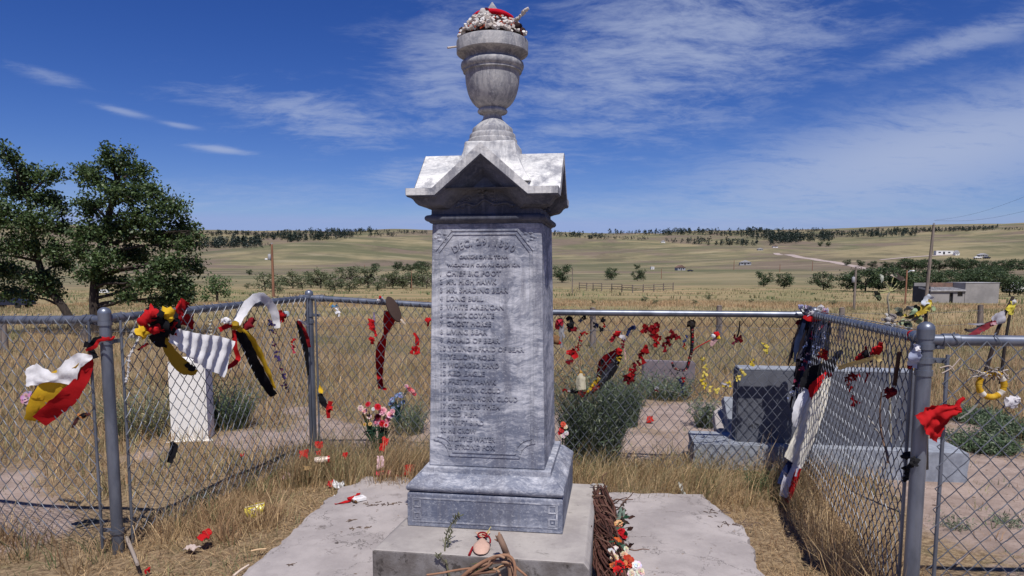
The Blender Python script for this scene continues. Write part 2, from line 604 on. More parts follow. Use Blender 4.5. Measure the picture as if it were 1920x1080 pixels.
        for j in range(nv - 1):
            for i in range(nu - 1):
                a = j * nu + i
                fs.append((a, a + 1, a + nu + 1, a + nu))
                fs.append((k + a, k + a + nu, k + a + nu + 1, k + a + 1))
        edge = [j * nu for j in range(nv)] + [(nv - 1) * nu + i for i in range(1, nu)] + [j * nu + nu - 1 for j in range(nv - 2, -1, -1)] + [i for i in range(nu - 2, 0, -1)]
        for q in range(len(edge)):
            a, b = edge[q], edge[(q + 1) % len(edge)]
            fs.append((a, b, k + b, k + a))
        return self.add(vs + back, fs, tint)

    def ribbon(self, pts, w, side=None, n=18, wr=.004, seed=0, tint=None, nu=5, fold=0.0):
        """a strip of cloth along a path, w = width or list of widths"""
        P = catmull(pts, n)
        rows = []
        for i, p in enumerate(P):
            t = (P[min(i + 1, n - 1)] - P[max(i - 1, 0)]).normalized()
            view = (Vector((0, 0, CAMH)) - p).normalized() if side is None else Vector(side)
            a = t.cross(view)
            a = a.normalized() if a.length > 1e-5 else Vector((1, 0, 0))
            u = i / (n - 1)
            if isinstance(w, (list, tuple)):
                q = u * (len(w) - 1)
                k = min(int(q), len(w) - 2)
                ww = w[k] + (w[k + 1] - w[k]) * (q - k)
            else:
                ww = w
            c = .35 * math.sin(u * 7 + seed)
            a2 = (a * math.cos(c) + view * math.sin(c))
            rows.append([p - a2 * ww / 2, p + view * (fold * ww), p + a2 * ww / 2])
        return self.patch(rows, nu=nu, nv=n, wr=wr, seed=seed, tint=tint)

    def build(self, name, mat, parent=None, smooth=35, link=True):
        me = bpy.data.meshes.new(name)
        me.from_pydata(self.v, [], self.f)
        me.validate()
        at = me.attributes.new('tint', 'FLOAT_COLOR', 'POINT')
        if len(self.c) == len(me.vertices):
            at.data.foreach_set('color', np.array([(*c, 1) for c in self.c], np.float32).ravel())
        bm = bmesh.new()
        bm.from_mesh(me)
        bmesh.ops.recalc_face_normals(bm, faces=bm.faces)
        bm.to_mesh(me)
        bm.free()
        if smooth:
            me.shade_smooth()
            me.set_sharp_from_angle(angle=R(smooth))
        me.materials.append(mat if not isinstance(mat, str) else M[mat])
        o = bpy.data.objects.new(name, me)
        COL.objects.link(o)
        o.parent = parent
        if parent is not None:
            # shapes are given in world coordinates unless the parent is at the origin
            pass
        return o


def recentre(root):
    """children were modelled in world coordinates: keep them there under a moved root"""
    inv = (Matrix.Translation(root.location) @ root.rotation_euler.to_matrix().to_4x4()).inverted()
    for ch in root.children:
        if ch.type == 'MESH':
            ch.data.transform(inv)
            for g in ch.children:
                g.data.transform(inv)


def mesh_np(name, V, quads=None, tris=None, tint=None, mat=None, parent=None, smooth=False):
    me = bpy.data.meshes.new(name)
    V = np.asarray(V, np.float32)
    nq = 0 if quads is None else len(quads)
    nt_ = 0 if tris is None else len(tris)
    loops = np.concatenate([np.asarray(quads).ravel() if nq else np.zeros(0, int), np.asarray(tris).ravel() if nt_ else np.zeros(0, int)]).astype(np.int32)
    starts = np.concatenate([np.arange(nq) * 4, nq * 4 + np.arange(nt_) * 3]).astype(np.int32)
    me.vertices.add(len(V))
    me.vertices.foreach_set('co', V.ravel())
    me.loops.add(len(loops))
    me.loops.foreach_set('vertex_index', loops)
    me.polygons.add(nq + nt_)
    me.polygons.foreach_set('loop_start', starts)
    me.update(calc_edges=True)
    if tint is not None:
        at = me.attributes.new('tint', 'FLOAT_COLOR', 'POINT')
        t4 = np.ones((len(V), 4), np.float32)
        t4[:, :3] = tint
        at.data.foreach_set('color', t4.ravel())
    if smooth:
        me.shade_smooth()
    me.materials.append(M[mat] if isinstance(mat, str) else mat)
    o = bpy.data.objects.new(name, me)
    COL.objects.link(o)
    o.parent = parent
    return o
# ------------------------------------------------------------------ the ground: one sheet to the horizon
def inside_fence_dist(x, y):
    """signed distance (roughly) outside the fenced grave"""
    # local frame of the enclosure
    cx, cy, th = 0.05, 3.9, R(8.5)
    u = (x - cx) * math.cos(th) - (y - cy) * math.sin(th)
    v = (x - cx) * math.sin(th) + (y - cy) * math.cos(th)
    dx = np.maximum(np.abs(u) - 1.9, 0)
    dy = np.maximum(v - 1.0, 0)
    return np.hypot(dx, dy)


def wob(x, y):
    return (np.sin(x * 1.9 + y * .7) + np.sin(x * .8 - y * 2.3 + 2) + .7 * np.sin(x * 4.1 + y * 3.3) + .5 * np.sin(x * 7.7 - y * 6.1)) / 3.2


def bare_mask(x, y):
    """trodden earth round the enclosure, where little grows"""
    d = inside_fence_dist(x, y)
    k = wob(x, y)
    outer = np.where(x < -1.0, 2.2, np.where(x < .9, 2.9, 3.3))
    m = np.clip((d - .30 + .22 * k) / .35, 0, 1) * np.clip((outer + .55 * k - d) / .8, 0, 1)
    k2 = (np.sin(x * 2.7 + y * 1.1) + np.sin(x * 1.3 - y * 3.7 + 1) + np.sin(x * 5.9 + y * 4.7)) / 3
    m = m * np.where(x < -.9, np.clip(.50 + .8 * k2, .1, 1), np.clip(.95 + .5 * k2, .3, 1))
    # the front, where visitors stand
    f = np.clip((2.75 + .2 * k - y - .05 * x) / .3, 0, 1) * np.clip((np.abs(x + .0) - 1.75) / .3, 0, 1)
    return np.maximum(m, f * (d < 4))


def ground_sheet():
    rings = np.concatenate([[0.0], np.geomspace(.35, 14, 170), np.geomspace(14.3, 4300, 230)])
    na = 720
    an = np.arange(na) / na * 2 * np.pi
    # crowd the spokes toward the direction looked at
    an = an - .72 * np.sin(an)
    X = rings[1:, None] * np.sin(an)[None, :]
    Y = rings[1:, None] * np.cos(an)[None, :]
    Z = hz_np(X, Y)
    V = np.stack([X.ravel(), Y.ravel(), Z.ravel()], 1)
    V = np.vstack([V, [[0, 0, hz(0, 0.001)]]])
    nr = len(rings) - 1
    i = np.arange(nr - 1)[:, None] * na
    j = np.arange(na)[None, :]
    q = np.stack([i + j, i + na + j, i + na + (j + 1) % na, i + (j + 1) % na], -1).reshape(-1, 4)
    t = np.stack([np.full(na, nr * na), np.arange(na), (np.arange(na) + 1) % na], 1)
    bare = bare_mask(V[:, 0], V[:, 1])
    tint = np.stack([bare, bare, bare], 1)
    return V, q, t, tint


m, nt, b = new_mat('prairie')
geo = nt.node('ShaderNodeNewGeometry').outputs['Position']
at = nt.node('ShaderNodeAttribute', attribute_name='tint').outputs['Fac']
dist = nt.node('ShaderNodeVectorMath', operation='LENGTH')
nt.t.links.new(geo, dist.inputs[0])
dist = dist.outputs['Value']
flat = nt.vmath('MULTIPLY', geo, (1, 1, 0))
# near colours
n_f = nt.noise(flat, 34, 8, .68)
n_m = nt.noise(flat, 5, 7, .62)
dirt = nt.mix(nt.smooth(n_m, .34, .66), (0.255, 0.195, 0.165), (0.365, 0.285, 0.245))
dirt = nt.mix(nt.math('MULTIPLY', nt.smooth(n_f, .52, .68), .55), dirt, (0.17, 0.12, 0.09))
straw = nt.mix(nt.smooth(n_f, .38, .62), (0.14, 0.098, 0.062), (0.31, 0.228, 0.14))
straw = nt.mix(nt.math('MULTIPLY', nt.smooth(n_m, .52, .70), .5), straw, (0.11, 0.105, 0.05))
k = nt.math('ADD', at, nt.math('MULTIPLY', nt.math('SUBTRACT', nt.noise(flat, 9, 6, .7), .5), .9))
near = nt.mix(nt.smooth(k, .35, .70), straw, dirt)
# the prairie beyond: tawny grass with greener and browner swathes
a1 = nt.noise(flat, .055, 6, .62)
a2 = nt.noise(nt.scale(flat, (.4, 1, 1)), .012, 7, .66, .4)
a3 = nt.noise(flat, .006, 6, .62, .5)
a4 = nt.noise(flat, .6, 6, .7)
plain = nt.mix(nt.smooth(a1, .36, .64), (0.33, 0.235, 0.135), (0.16, 0.158, 0.075))
plain = nt.mix(nt.math('MULTIPLY', nt.smooth(nt.noise(nt.scale(flat, (.3, 1, 1)), .11, 6, .65), .50, .64), .75), plain, (0.115, 0.135, 0.065))
plain = nt.mix(nt.math('MULTIPLY', nt.smooth(a4, .40, .66), .45), plain, (0.36, 0.275, 0.16))
hills = nt.mix(nt.smooth(a2, .40, .60), (0.25, 0.21, 0.125), (0.115, 0.117, 0.068))
hills = nt.mix(nt.smooth(a3, .46, .60), hills, (0.165, 0.13, 0.10))
hills = nt.mix(nt.math('MULTIPLY', nt.smooth(nt.noise(flat, .016, 9, .74), .48, .60), .55), hills, (0.105, 0.105, 0.065))
hills = nt.mix(nt.math('MULTIPLY', nt.smooth(nt.noise(nt.scale(flat, (1, .35, 1)), .011, 8, .72, .6), .55, .62), .5), hills, (0.10, 0.085, 0.06))
hills = nt.mix(nt.math('MULTIPLY', nt.smooth(nt.noise(nt.scale(flat, (.35, 1.2, 1)), .03, 5, .6), .56, .68), .6), hills, (0.30, 0.26, 0.17))
far = nt.mix(nt.smooth(dist, 120, 330), plain, hills)
col = nt.mix(nt.smooth(dist, 9, 26), near, far)
nt.put(b.inputs['Base Color'], col)
b.inputs['Roughness'].default_value = 1.0
b.inputs['Specular IOR Level'].default_value = 0.05
hgt = nt.math('ADD', nt.math('MULTIPLY', n_f, .5), nt.noise(flat, 12, 7, .7))
set_bump(nt, b, hgt, 0.7, 0.03)
M['prairie'] = m
V, q, t, tint = ground_sheet()
g = mesh_np('ground', V, q, t, tint, 'prairie', smooth=True)
tag(g, kind='structure')

# gravel road climbing the slope on the right
pts = [land(px, py) for px, py in ((1455, 474.5), (1490, 480), (1530, 487), (1570, 493), (1605, 500), (1640, 507), (1690, 511))]
P = catmull(pts, 60)
vs, fs = [], []
for i, p in enumerate(P):
    tdir = (P[min(i + 1, 59)] - P[max(i - 1, 0)])
    s = Vector((tdir.y, -tdir.x, 0)).normalized()
    wdt = 3.6
    for k in range(5):
        c = p + s * wdt * (k - 2) / 2
        vs.append((c.x, c.y, hz(c.x, c.y) + .22 - .05 * abs(k - 2)))
for i in range(59):
    for k in range(4):
        a = i * 5 + k
        fs.append((a, a + 1, a + 6, a + 5))
rb = MB((.3, .3, .3))
rb.add(vs, fs)
tag(rb.build('road', 'gravel'), kind='structure')
# pale farm track in front of the white trailer
pts = [land(px, py) for px, py in ((1650, 487.5), (1700, 483), (1750, 479.5), (1790, 478.5))]
P = catmull(pts, 40)
vs, fs = [], []
for i, p in enumerate(P):
    tdir = (P[min(i + 1, 39)] - P[max(i - 1, 0)])
    s = Vector((tdir.y, -tdir.x, 0)).normalized()
    for k in (-1, 0, 1):
        c = p + s * 2.2 * k
        vs.append((c.x, c.y, hz(c.x, c.y) + .2))
for i in range(39):
    for k in range(2):
        a = i * 3 + k
        fs.append((a, a + 1, a + 4, a + 3))
rb = MB()
rb.add(vs, fs)
tag(rb.build('dirt_track', 'gravel'), kind='structure')

# concrete pad under the monument: broken outline
random.seed(5)


def gpt(px, py, z=.0):
    d = ray(px, py)
    t = (z - CAMH) / d.z
    return Vector((d.x * t, d.y * t, 0))


pad_px = [(468, 1082), (520, 1040), (560, 1004), (600, 962), (640, 930), (690, 906), (760, 908), (900, 921), (1100, 935), (1200, 938), (1318, 941), (1344, 966), (1378, 995), (1392, 1001), (1404, 1030), (1420, 1082)]
ring = [gpt(*p) for p in pad_px]
ring += [Vector((1.25, 2.2, 0)), Vector((1.3, 1.2, 0)), Vector((-1.35, 1.2, 0)), Vector((-1.3, 2.2, 0))]
fine_ring = []
for i, p in enumerate(ring):
    q2 = ring[(i + 1) % len(ring)]
    n = max(2, int((q2 - p).length / .035))
    for k in range(n):
        c = p.lerp(q2, k / n)
        j = .014 * mnoise.noise(c * 9) + .010 * mnoise.noise(c * 31)
        nrm = Vector((q2.y - p.y, p.x - q2.x, 0)).normalized()
        fine_ring.append(c + nrm * j * 1.6)
cen = Vector((0, 3.0, 0))
n = len(fine_ring)
vs = [(p.x, p.y, .046 - .004 * math.sin(i * .9)) for i, p in enumerate(fine_ring)]
vs += [(p.x + (p.x - cen.x) * .012, p.y + (p.y - cen.y) * .012, -.06) for p in fine_ring]
inner = [(cen + (p - cen) * .975) for p in fine_ring]
vs += [(p.x, p.y, .056) for p in inner]
fs = [(i, (i + 1) % n, n + (i + 1) % n, n + i) for i in range(n)]
fs += [(2 * n + i, 2 * n + (i + 1) % n, (i + 1) % n, i) for i in range(n)]
fs.append(tuple(2 * n + i for i in range(n)))
pb = MB()
pb.add(vs, fs)
pad = pb.build('concrete_pad', 'pad', smooth=20)
tag(pad, kind='structure')
PADZ = .056
# ------------------------------------------------------------------ the monument
MO = Vector((-.075, 3.40, 0))
MTH = R(8.5)
mon = thing('monument', 'tall veined marble monument with carved names, gabled roof and urn on a concrete base', 'monument', MO, -MTH)


def m2w(x, y, z):
    return MO + Vector((x * math.cos(MTH) + y * math.sin(MTH), -x * math.sin(MTH) + y * math.cos(MTH), z))


def quad_loft(levels, ox=0.0):
    """square rings (half size, z) lofted and capped"""
    vs, fs = [], []
    for h, z in levels:
        vs += [(ox - h, -h, z), (ox + h, -h, z), (ox + h, h, z), (ox - h, h, z)]
    for i in range(len(levels) - 1):
        for k in range(4):
            a = i * 4
            fs.append((a + k, a + (k + 1) % 4, a + 4 + (k + 1) % 4, a + 4 + k))
    fs.append((3, 2, 1, 0))
    a = (len(levels) - 1) * 4
    fs.append((a, a + 1, a + 2, a + 3))
    return vs, fs


def subdiv_bump(o, bev=.006, seg=2):
    md = o.modifiers.new('bevel', 'BEVEL')
    md.width = bev
    md.segments = seg
    md.limit_method = 'ANGLE'
    md.angle_limit = R(30)
    return o


# rough concrete base, its left top edge washed with mortar
bb = MB()
xl, xr, yf, yb = -.425, .478, -.648, .40
T = .28
vs = [(xl, yf, -.02), (xr + .012, yf - .006, -.02), (xr + .012, yb, -.02), (xl - .07, yb, -.02),
      (xl, yf, T - .004), (xr - .012, yf, T - .002), (xr + .01, yf, T - .03), (xr - .012, yb, T), (xr + .01, yb, T - .03),
      (xl + .012, yf, T), (xl + .095, yb, T), (xl - .035, yb, T - .10)]
fs = [(0, 1, 6, 5, 9, 4), (1, 2, 8, 6), (6, 8, 7, 5), (5, 7, 10, 9), (9, 10, 11, 4), (4, 11, 3, 0), (2, 3, 11, 10, 7, 8)]
bb.add(vs, fs)
base = bb.build('concrete_base', 'base', mon, smooth=0)
base.data.materials.append(M['patchy'])
for pf_ in base.data.polygons:
    if pf_.normal.y < -.7:
        pf_.material_index = 1
subdiv_bump(base, .009, 2)

# plinth with an incised border
pl = MB()
hw = .358
pl.add(*quad_loft([(hw, T), (hw, .432), (hw - .004, .438)]))
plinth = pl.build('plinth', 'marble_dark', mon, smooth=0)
subdiv_bump(plinth, .004)
pf = MB()
y0 = -hw - .0025


def frame_rect(mb, x0, x1, z0, z1, t, y, d=.004):
    for (a, b2, c, e) in ((x0, x1, z1 - t, z1), (x0, x1, z0, z0 + t), (x0, x0 + t, z0 + t, z1 - t), (x1 - t, x1, z0 + t, z1 - t)):
        mb.box(((a + b2) / 2, y, (c + e) / 2), (b2 - a, d, e - c))


frame_rect(pf, -.335, .335, .302, .418, .007, -hw)
for sx in (-1, 1):
    frame_rect(pf, sx * .312 - .018, sx * .312 + .018, .312, .348, .006, -hw)
    pf.box((sx * .312, -hw, .330), (.010, .005, .010))
    frame_rect(pf, sx * .312 - .018, sx * .312 + .018, .372, .408, .005, -hw)
pf.build('carved_border', 'marble', plinth, smooth=0)

# torus moulding and wash up to the shaft
mo = MB()
lv = []
for k in range(9):
    a = -math.pi / 2 + math.pi * .86 * k / 8
    lv.append((.338 + .024 * math.cos(a), .462 + .021 * math.sin(a)))
lv = [(.345, .438)] + lv
lv += [(.338, .492), (.326, .503), (.314, .513), (.306, .519), (.2975, .519), (.2955, .541), (.284, .544)]
mo.add(*quad_loft(lv))
mold = mo.build('base_moulding', 'marble', mon, smooth=30)

# shaft: slightly tapered die
sh = MB()
sh.add(*quad_loft([(.2715, .544), (.2500, 1.664)], -.004))
shaft = sh.build('shaft', 'marble', mon, smooth=0)
subdiv_bump(shaft, .006)


def shaft_y(z):
    u = (z - .544) / (1.664 - .544)
    return -(.2715 + (.25 - .2715) * u)


def on_shaft(x, z, out=.002):
    return (x - .004, shaft_y(z) - out, z)


def strip(mb, pts, wd, closed=False, out=.0035):
    """flat raised line on the shaft's front"""
    n = len(pts)
    for i in range(n if closed else n - 1):
        a, b2 = Vector(pts[i]), Vector(pts[(i + 1) % n])
        d = (b2 - a).normalized()
        nn = Vector((-d.y, d.x)) * wd / 2
        a = a - d * wd * .35
        b2 = b2 + d * wd * .35
        c4 = [a - nn, b2 - nn, b2 + nn, a + nn]
        f4 = [on_shaft(c.x, c.y, out) for c in c4]
        k4 = [on_shaft(c.x, c.y, -.002) for c in c4]
        mb.add(f4 + k4, [(0, 1, 2, 3), (0, 4, 5, 1), (1, 5, 6, 2), (2, 6, 7, 3), (3, 7, 4, 0)])


bd = MB()
oct_ = [(-.150, 1.628), (.135, 1.628), (.212, 1.535), (.224, .690), (.150, .603), (-.168, .603), (-.245, .690), (-.232, 1.535)]


def bordered(off):
    pts = [(-.160 + off * .4, 1.632 - off), (.142 - off * .4, 1.632 - off), (.216 - off, 1.540 - off * .4), (.226 - off, .668)]
    # concave bottom corners
    for k in range(7):
        a = math.pi / 2 + (math.pi / 2) * k / 6
        pts.append((.226 - off + .072 * math.cos(a) * 1.0 - .0, .596 + off + .072 * math.sin(a)))
    for k in range(7):
        a = 0 + (math.pi / 2) * k / 6
        pts.append((-.246 + off + .072 * math.cos(a), .596 + off + .072 * math.sin(a)))
    pts.append((-.236 + off, 1.540 - off * .4))
    return pts


strip(bd, bordered(0), .006, True)
strip(bd, bordered(.017), .005, True)
# leaf scrolls carved in the spandrels
random.seed(3)
for sx, cx_, cz in ((-1, -.205, 1.60), (1, .192, 1.60)):
    for k in range(7):
        a = k * 1.1
        x = cx_ + sx * .028 * math.cos(a) * (1 - k * .07)
        z = cz + .022 * math.sin(a) * (1 - k * .07)
        if z > 1.5 and abs(x) < .15:
            continue
        bd.blob(on_shaft(x, z, .0), .010, k + 3, .3, 1, (1.2, .35, .7))
bd.build('carved_border', 'marble', shaft, smooth=30)


# the raised lettering
def text_mesh(s, size, depth, align='LEFT', space=1.0, bold=.0):
    c = bpy.data.curves.new('lettering', 'FONT')
    c.body = s
    c.size = size
    c.extrude = depth
    c.offset = bold
    c.align_x = align
    c.space_character = space
    c.resolution_u = 3
    o = bpy.data.objects.new('lettering', c)
    COL.objects.link(o)
    dg = bpy.context.evaluated_depsgraph_get()
    me = bpy.data.meshes.new_from_object(o.evaluated_get(dg))
    vs = [v.co.copy() for v in me.vertices]
    fs = [tuple(p.vertices) for p in me.polygons]
    bpy.data.objects.remove(o)
    bpy.data.curves.remove(c)
    bpy.data.meshes.remove(me)
    return vs, fs


NAMES = ['CHIEF BIG FOOT', 'MR. HIGH HAWK', 'MR. SHADING BEAR', 'LONG BULL', 'WHITE AMERICAN', 'BLACK COYATE', 'GHOST HORSE', 'LIVING BEAR', 'AFRAID OF BEAR',
         'YOUNG AFRAID OF BEAR', 'YELLOW ROBE', 'WOUNDED HAND', 'RED EAGLE', 'PRETTY HAWK', 'WM. HORN CLOUD', 'SHERMAN HORN CLOUD', 'SCATTERS THEM', 'RED FISH', 'SWIFT BIRD', 'HE CROW', 'LITTLE WATER', 'STRONG FOX']
# width (in metres) each line takes on the stone
WID = [.252, .232, .285, .172, .265, .222, .208, .190, .248, .352, .218, .238, .172, .225, .245, .324, .243, .138, .168, .132, .190, .190]
tx = MB()


def put_text(s, x, z, size, width=None, align='LEFT', bold=.0008):
    vs, fs = text_mesh(s, size, .0034, align, 1.06, bold)
    if not vs:
        return
    xs = [v.x for v in vs]
    x0, x1 = min(xs), max(xs)
    k = (width / (x1 - x0)) if width else 1
    tx.add([on_shaft(x + (v.x - (x0 if align == 'LEFT' else 0)) * k, z + v.y, .0005 + v.z) for v in vs], fs)


zt = 1.430
for i, (s, wd) in enumerate(zip(NAMES, WID)):
    z = zt - i * .0385 + (.0004 * i)
    nx = -.214 + (.0 if i < 20 else .030)
    put_text(str(i + 1), nx, z, .031, .012 if i < 9 and i != 0 else (.006 if i == 0 else .026))
    put_text(s, -.184 + (.0 if i < 9 else .006) + (.0 if i < 20 else .030), z, .031, wd)
put_text('CANKPE OPI EL TONA', -.012, 1.508, .020, .225, 'CENTER')
put_text('WICAKTE PI CUN HE CAJEPI KIN', -.012, 1.472, .018, .335, 'CENTER')
# the date runs in an arc
s = 'DEC. 29, 1890'
widths = {'.': .45, ',': .45, ' ': .5, '1': .75}
tot_w = sum(widths.get(c, 1) for c in s)
acc = 0
for c in s:
    wd = widths.get(c, 1)
    u = (acc + wd / 2) / tot_w - .5
    acc += wd
    if c == ' ':
        continue
    ang = -u * 1.05
    rad = .285
    vs, fs = text_mesh(c, .043, .0036, 'CENTER', 1, .0014)
    cx_, cz = -.010, 1.582 - rad
    out = []
    for v in vs:
        a = ang
        px_, pz = v.x * .9, rad + v.y - .012
        out.append(on_shaft(cx_ + px_ * math.cos(a) - pz * math.sin(a), cz + px_ * math.sin(a) + pz * math.cos(a), .0005 + v.z))
    tx.add(out, fs)
M['letter'] = simple('cut_letters', (0.36, 0.37, 0.41), (0.20, 0.21, 0.25), 20, .8, 0, .2)
M['letters'] = marble('worn_letters', (1.0, 1.0, 4.6), (0.50, 0.505, 0.54), (0.12, 0.133, 0.18), lo=.43, hi=.63)
tx.build('inscription', 'letters', shaft, smooth=0)

# neck: torus and frieze
UX = -.012     # the top leans a hair to the left
nk = MB()
lv = [(.2495, 1.664), (.256, 1.668)]
for k in range(9):
    a = -math.pi / 2 + math.pi * k / 8
    lv.append((.258 + .0165 * math.cos(a), 1.6865 + .0150 * math.sin(a)))
lv += [(.252, 1.7025), (.2485, 1.706), (.2480, 1.731)]
nk.add(*quad_loft(lv, UX * .7))
nk.build('neck_moulding', 'marble_shaded', mon, smooth=40)

# cornice under the four gables: rings that follow eave, gable and eave
co = MB()


def ring(s, zf, gb, za, y=None):
    """points of one side, at distance s: flat eave, up the gable, down, flat"""
    return [(-s, zf), (-gb, zf), (0, za), (gb, zf), (s, zf)]


rows = [(.337, 1.812, .218, 2.004), (.337, 1.782, .206, 1.956), (.333, 1.776, .203, 1.950), (.322, 1.774, .200, 1.944), (.312, 1.766, .196, 1.932),
        (.303, 1.752, .190, 1.914), (.292, 1.742, .184, 1.900), (.278, 1.738, .178, 1.892), (.266, 1.734, .172, 1.884), (.254, 1.7285, .164, 1.872), (.249, 1.7285, .164, 1.872)]
for q in range(4):
    ca, sa = math.cos(q * math.pi / 2), math.sin(q * math.pi / 2)
    vs, fs = [], []
    for (s_, zf, gb, za) in rows:
        for (x, z) in ring(s_, zf, gb, za):
            y = -s_
            vs.append((UX + x * ca - y * sa, x * sa + y * ca, z))
    for i in range(len(rows) - 1):
        for k in range(4):
            a = i * 5 + k
            fs.append((a, a + 1, a + 6, a + 5))
    # tympanum
    a = (len(rows) - 1) * 5
    fs.append((a + 1, a + 2, a + 3))
    co.add(vs, fs)
    # carved foliage in the tympanum
    random.seed(11 + q)
    for k in range(26):
        x = random.uniform(-.125, .125)
        z = 1.737 + random.random() * max(0, (.128 - abs(x))) * .80
        y = -.2495
        co.blob((UX + x * ca - y * sa, x * sa + y * ca, z), random.uniform(.007, .014), k, .5, 1, (1.5 if ca else .5, .5 if ca else 1.5, .8))
    pts = [(-.13, 1.737), (-.085, 1.752), (-.04, 1.742), (.0, 1.768), (.045, 1.748), (.10, 1.752), (.13, 1.738)]
    co.tube([(UX + x * ca + .253 * sa, x * sa - .253 * ca, z) for x, z in pts], .0055, 6, 30)
# roof: two crossing prisms on a flat slab
S = .337
co.add([(UX - S, -S, 1.812), (UX + S, -S, 1.812), (UX + S, S, 1.812), (UX - S, S, 1.812)], [(0, 1, 2, 3)])
cornice = co.build('cornice', 'marble_shaded', mon, smooth=25)
rf = MB()
S = .3365
for q in range(4):
    ca, sa = math.cos(q * math.pi / 2), math.sin(q * math.pi / 2)
    loc = [(-.218, -S, 1.813), (0, -S, 2.005), (.218, -S, 1.813), (0, 0, 2.005), (-.218, -.218, 1.813), (.218, -.218, 1.813)]
    rf.add([(UX + x * ca - y * sa, x * sa + y * ca, z) for x, y, z in loc], [(0, 1, 3, 4), (1, 2, 5, 3)])
    # rake: the sawn front edge of each gable, a hair proud of the cornice
    o1 = [(-.337, 1.8135), (-.2185, 1.8135), (0, 2.0055), (.2185, 1.8135), (.337, 1.8135)]
    o2 = [(-.337, 1.783), (-.2065, 1.783), (0, 1.957), (.2065, 1.783), (.337, 1.783)]
    vs = [(UX + x * ca + .3385 * sa, x * sa - .3385 * ca, z) for x, z in o1 + o2]
    rf.add(vs, [(k, k + 1, k + 6, k + 5) for k in range(4)])
    fl = [(-.337, -.337, 1.8135), (-.218, -.337, 1.8135), (-.218, -.218, 1.8135), (-.337, -.218, 1.8135)]
    rf.add([(UX + x * ca - y * sa, x * sa + y * ca, z) for x, y, z in fl], [(0, 1, 2, 3)])
rf.build('roof', 'marble_roof', mon, smooth=15)
# pedestal over the crossing
pd = MB()
lv = []
for k in range(9):
    u = k / 8
    lv.append((.118 + .085 * (1 - u) ** 1.7, 1.855 + .192 * u))
lv.append((.112, 2.052))
pd.add(*quad_loft(lv, UX))
ped = pd.build('pedestal', 'marble_roof', mon, smooth=25)
subdiv_bump(ped, .012, 3)

# urn
UC = (UX - .006, 0, 0)
ur = MB()
prof = [(.0, 2.046), (.117, 2.047), (.118, 2.066), (.116, 2.072), (.111, 2.076), (.110, 2.092), (.107, 2.098), (.098, 2.104), (.096, 2.122), (.092, 2.128), (.084, 2.134), (.070, 2.146), (.055, 2.160), (.047, 2.170),
        (.044, 2.178), (.0435, 2.186), (.046, 2.191), (.052, 2.195), (.066, 2.197), (.071, 2.202), (.0715, 2.208), (.068, 2.214), (.063, 2.219),
        (.072, 2.226), (.085, 2.236), (.098, 2.251), (.108, 2.268), (.116, 2.288), (.122, 2.310), (.1265, 2.335), (.1285, 2.360), (.129, 2.380), (.131, 2.384),
        (.139, 2.385), (.139, 2.394), (.144, 2.398), (.1485, 2.407), (.1495, 2.417), (.147, 2.426), (.141, 2.432), (.133, 2.436), (.127, 2.440),
        (.128, 2.446), (.133, 2.452), (.143, 2.460), (.155, 2.465), (.166, 2.468), (.169, 2.471), (.1695, 2.520), (.167, 2.526),
        (.160, 2.528), (.135, 2.529), (.122, 2.532), (.114, 2.540), (.104, 2.553), (.09, 2.568), (.072, 2.586), (.056, 2.602), (.046, 2.625), (.040, 2.645), (.033, 2.660), (.003, 2.706), (.0, 2.7065)]
ur.lathe(prof, UC, 56)
urn = ur.build('urn', 'marble_urn', mon, smooth=32)
M['letter'].node_tree  # keep
# ------------------------------------------------------------------ chain link fence round the grave
FL, BL, BR, FR = (-2.03, 3.45), (-1.52, 5.2), (2.03, 4.65), (1.63, 2.72)
EX = Vector((math.cos(MTH), -math.sin(MTH), 0))
LFa = (FL[0] - EX.x * 1.5, FL[1] - EX.y * 1.5)
RFb = (FR[0] + EX.x * 1.3, FR[1] + EX.y * 1.3)
BM = (BL[0] + (BR[0] - BL[0]) * .50, BL[1] + (BR[1] - BL[1]) * .50)
ZFL, ZBL, ZBM, ZBR, ZFR = 1.211, 1.250, 1.157, 1.157, 1.184
PL_LF, PL_L, PL_B, PL_R, PL_RF = Plane(LFa, FL), Plane(FL, BL), Plane(BL, BR), Plane(BR, FR), Plane(FR, RFb)


def chain(mb, a, b, zb0, zb1, zt0, zt1, w=.0335, h=.0435, off=.03, seed=0, r=.0024, wave=.012, gap=.06):
    a, b = Vector((*a, 0)), Vector((*b, 0))
    L = (b - a).length
    e = (b - a) / L
    n = Vector((e.y, -e.x, 0))
    if n.dot(-a) < 0:
        n = -n
    s0, s1 = gap, L - gap
    nw = int((s1 - s0) / w)
    for i in range(nw):
        pts = []
        s_mid = (s0 + i * w) / L
        zt = zt0 + (zt1 - zt0) * s_mid + .008
        zb = zb0 + (zb1 - zb0) * s_mid
        lv = int((zt - zb) / h)
        for j in range(lv * 2 + 1):
            jj = j / 2
            k = int(jj)
            ph = (k + i) % 2
            if j % 2 == 0:
                x = i * w + (w + .0012 if ph else -.0012)
                o = 0
            else:
                x = i * w + w * .5
                o = .0032 if ph else -.0032
            z = zt - jj * h
            s = s0 + x
            u = (zt - z) / (zt - zb)
            q = Vector((s * 1.1, z * 1.3, seed))
            dx = .012 * mnoise.noise(q * 1.6) * u * 2 + .0022 * mnoise.noise(q * 17)
            dz = .010 * mnoise.noise(q * 1.9 + Vector((5, 0, 0))) * u * 2
            oo = off + o + wave * mnoise.noise(q * 2.1 + Vector((0, 9, 0))) * 2 * min(1, u * 3)
            pts.append(a + e * (s + dx) + n * oo + Vector((0, 0, z + dz)))
        mb.tube(pts, r, 5, cap=False)


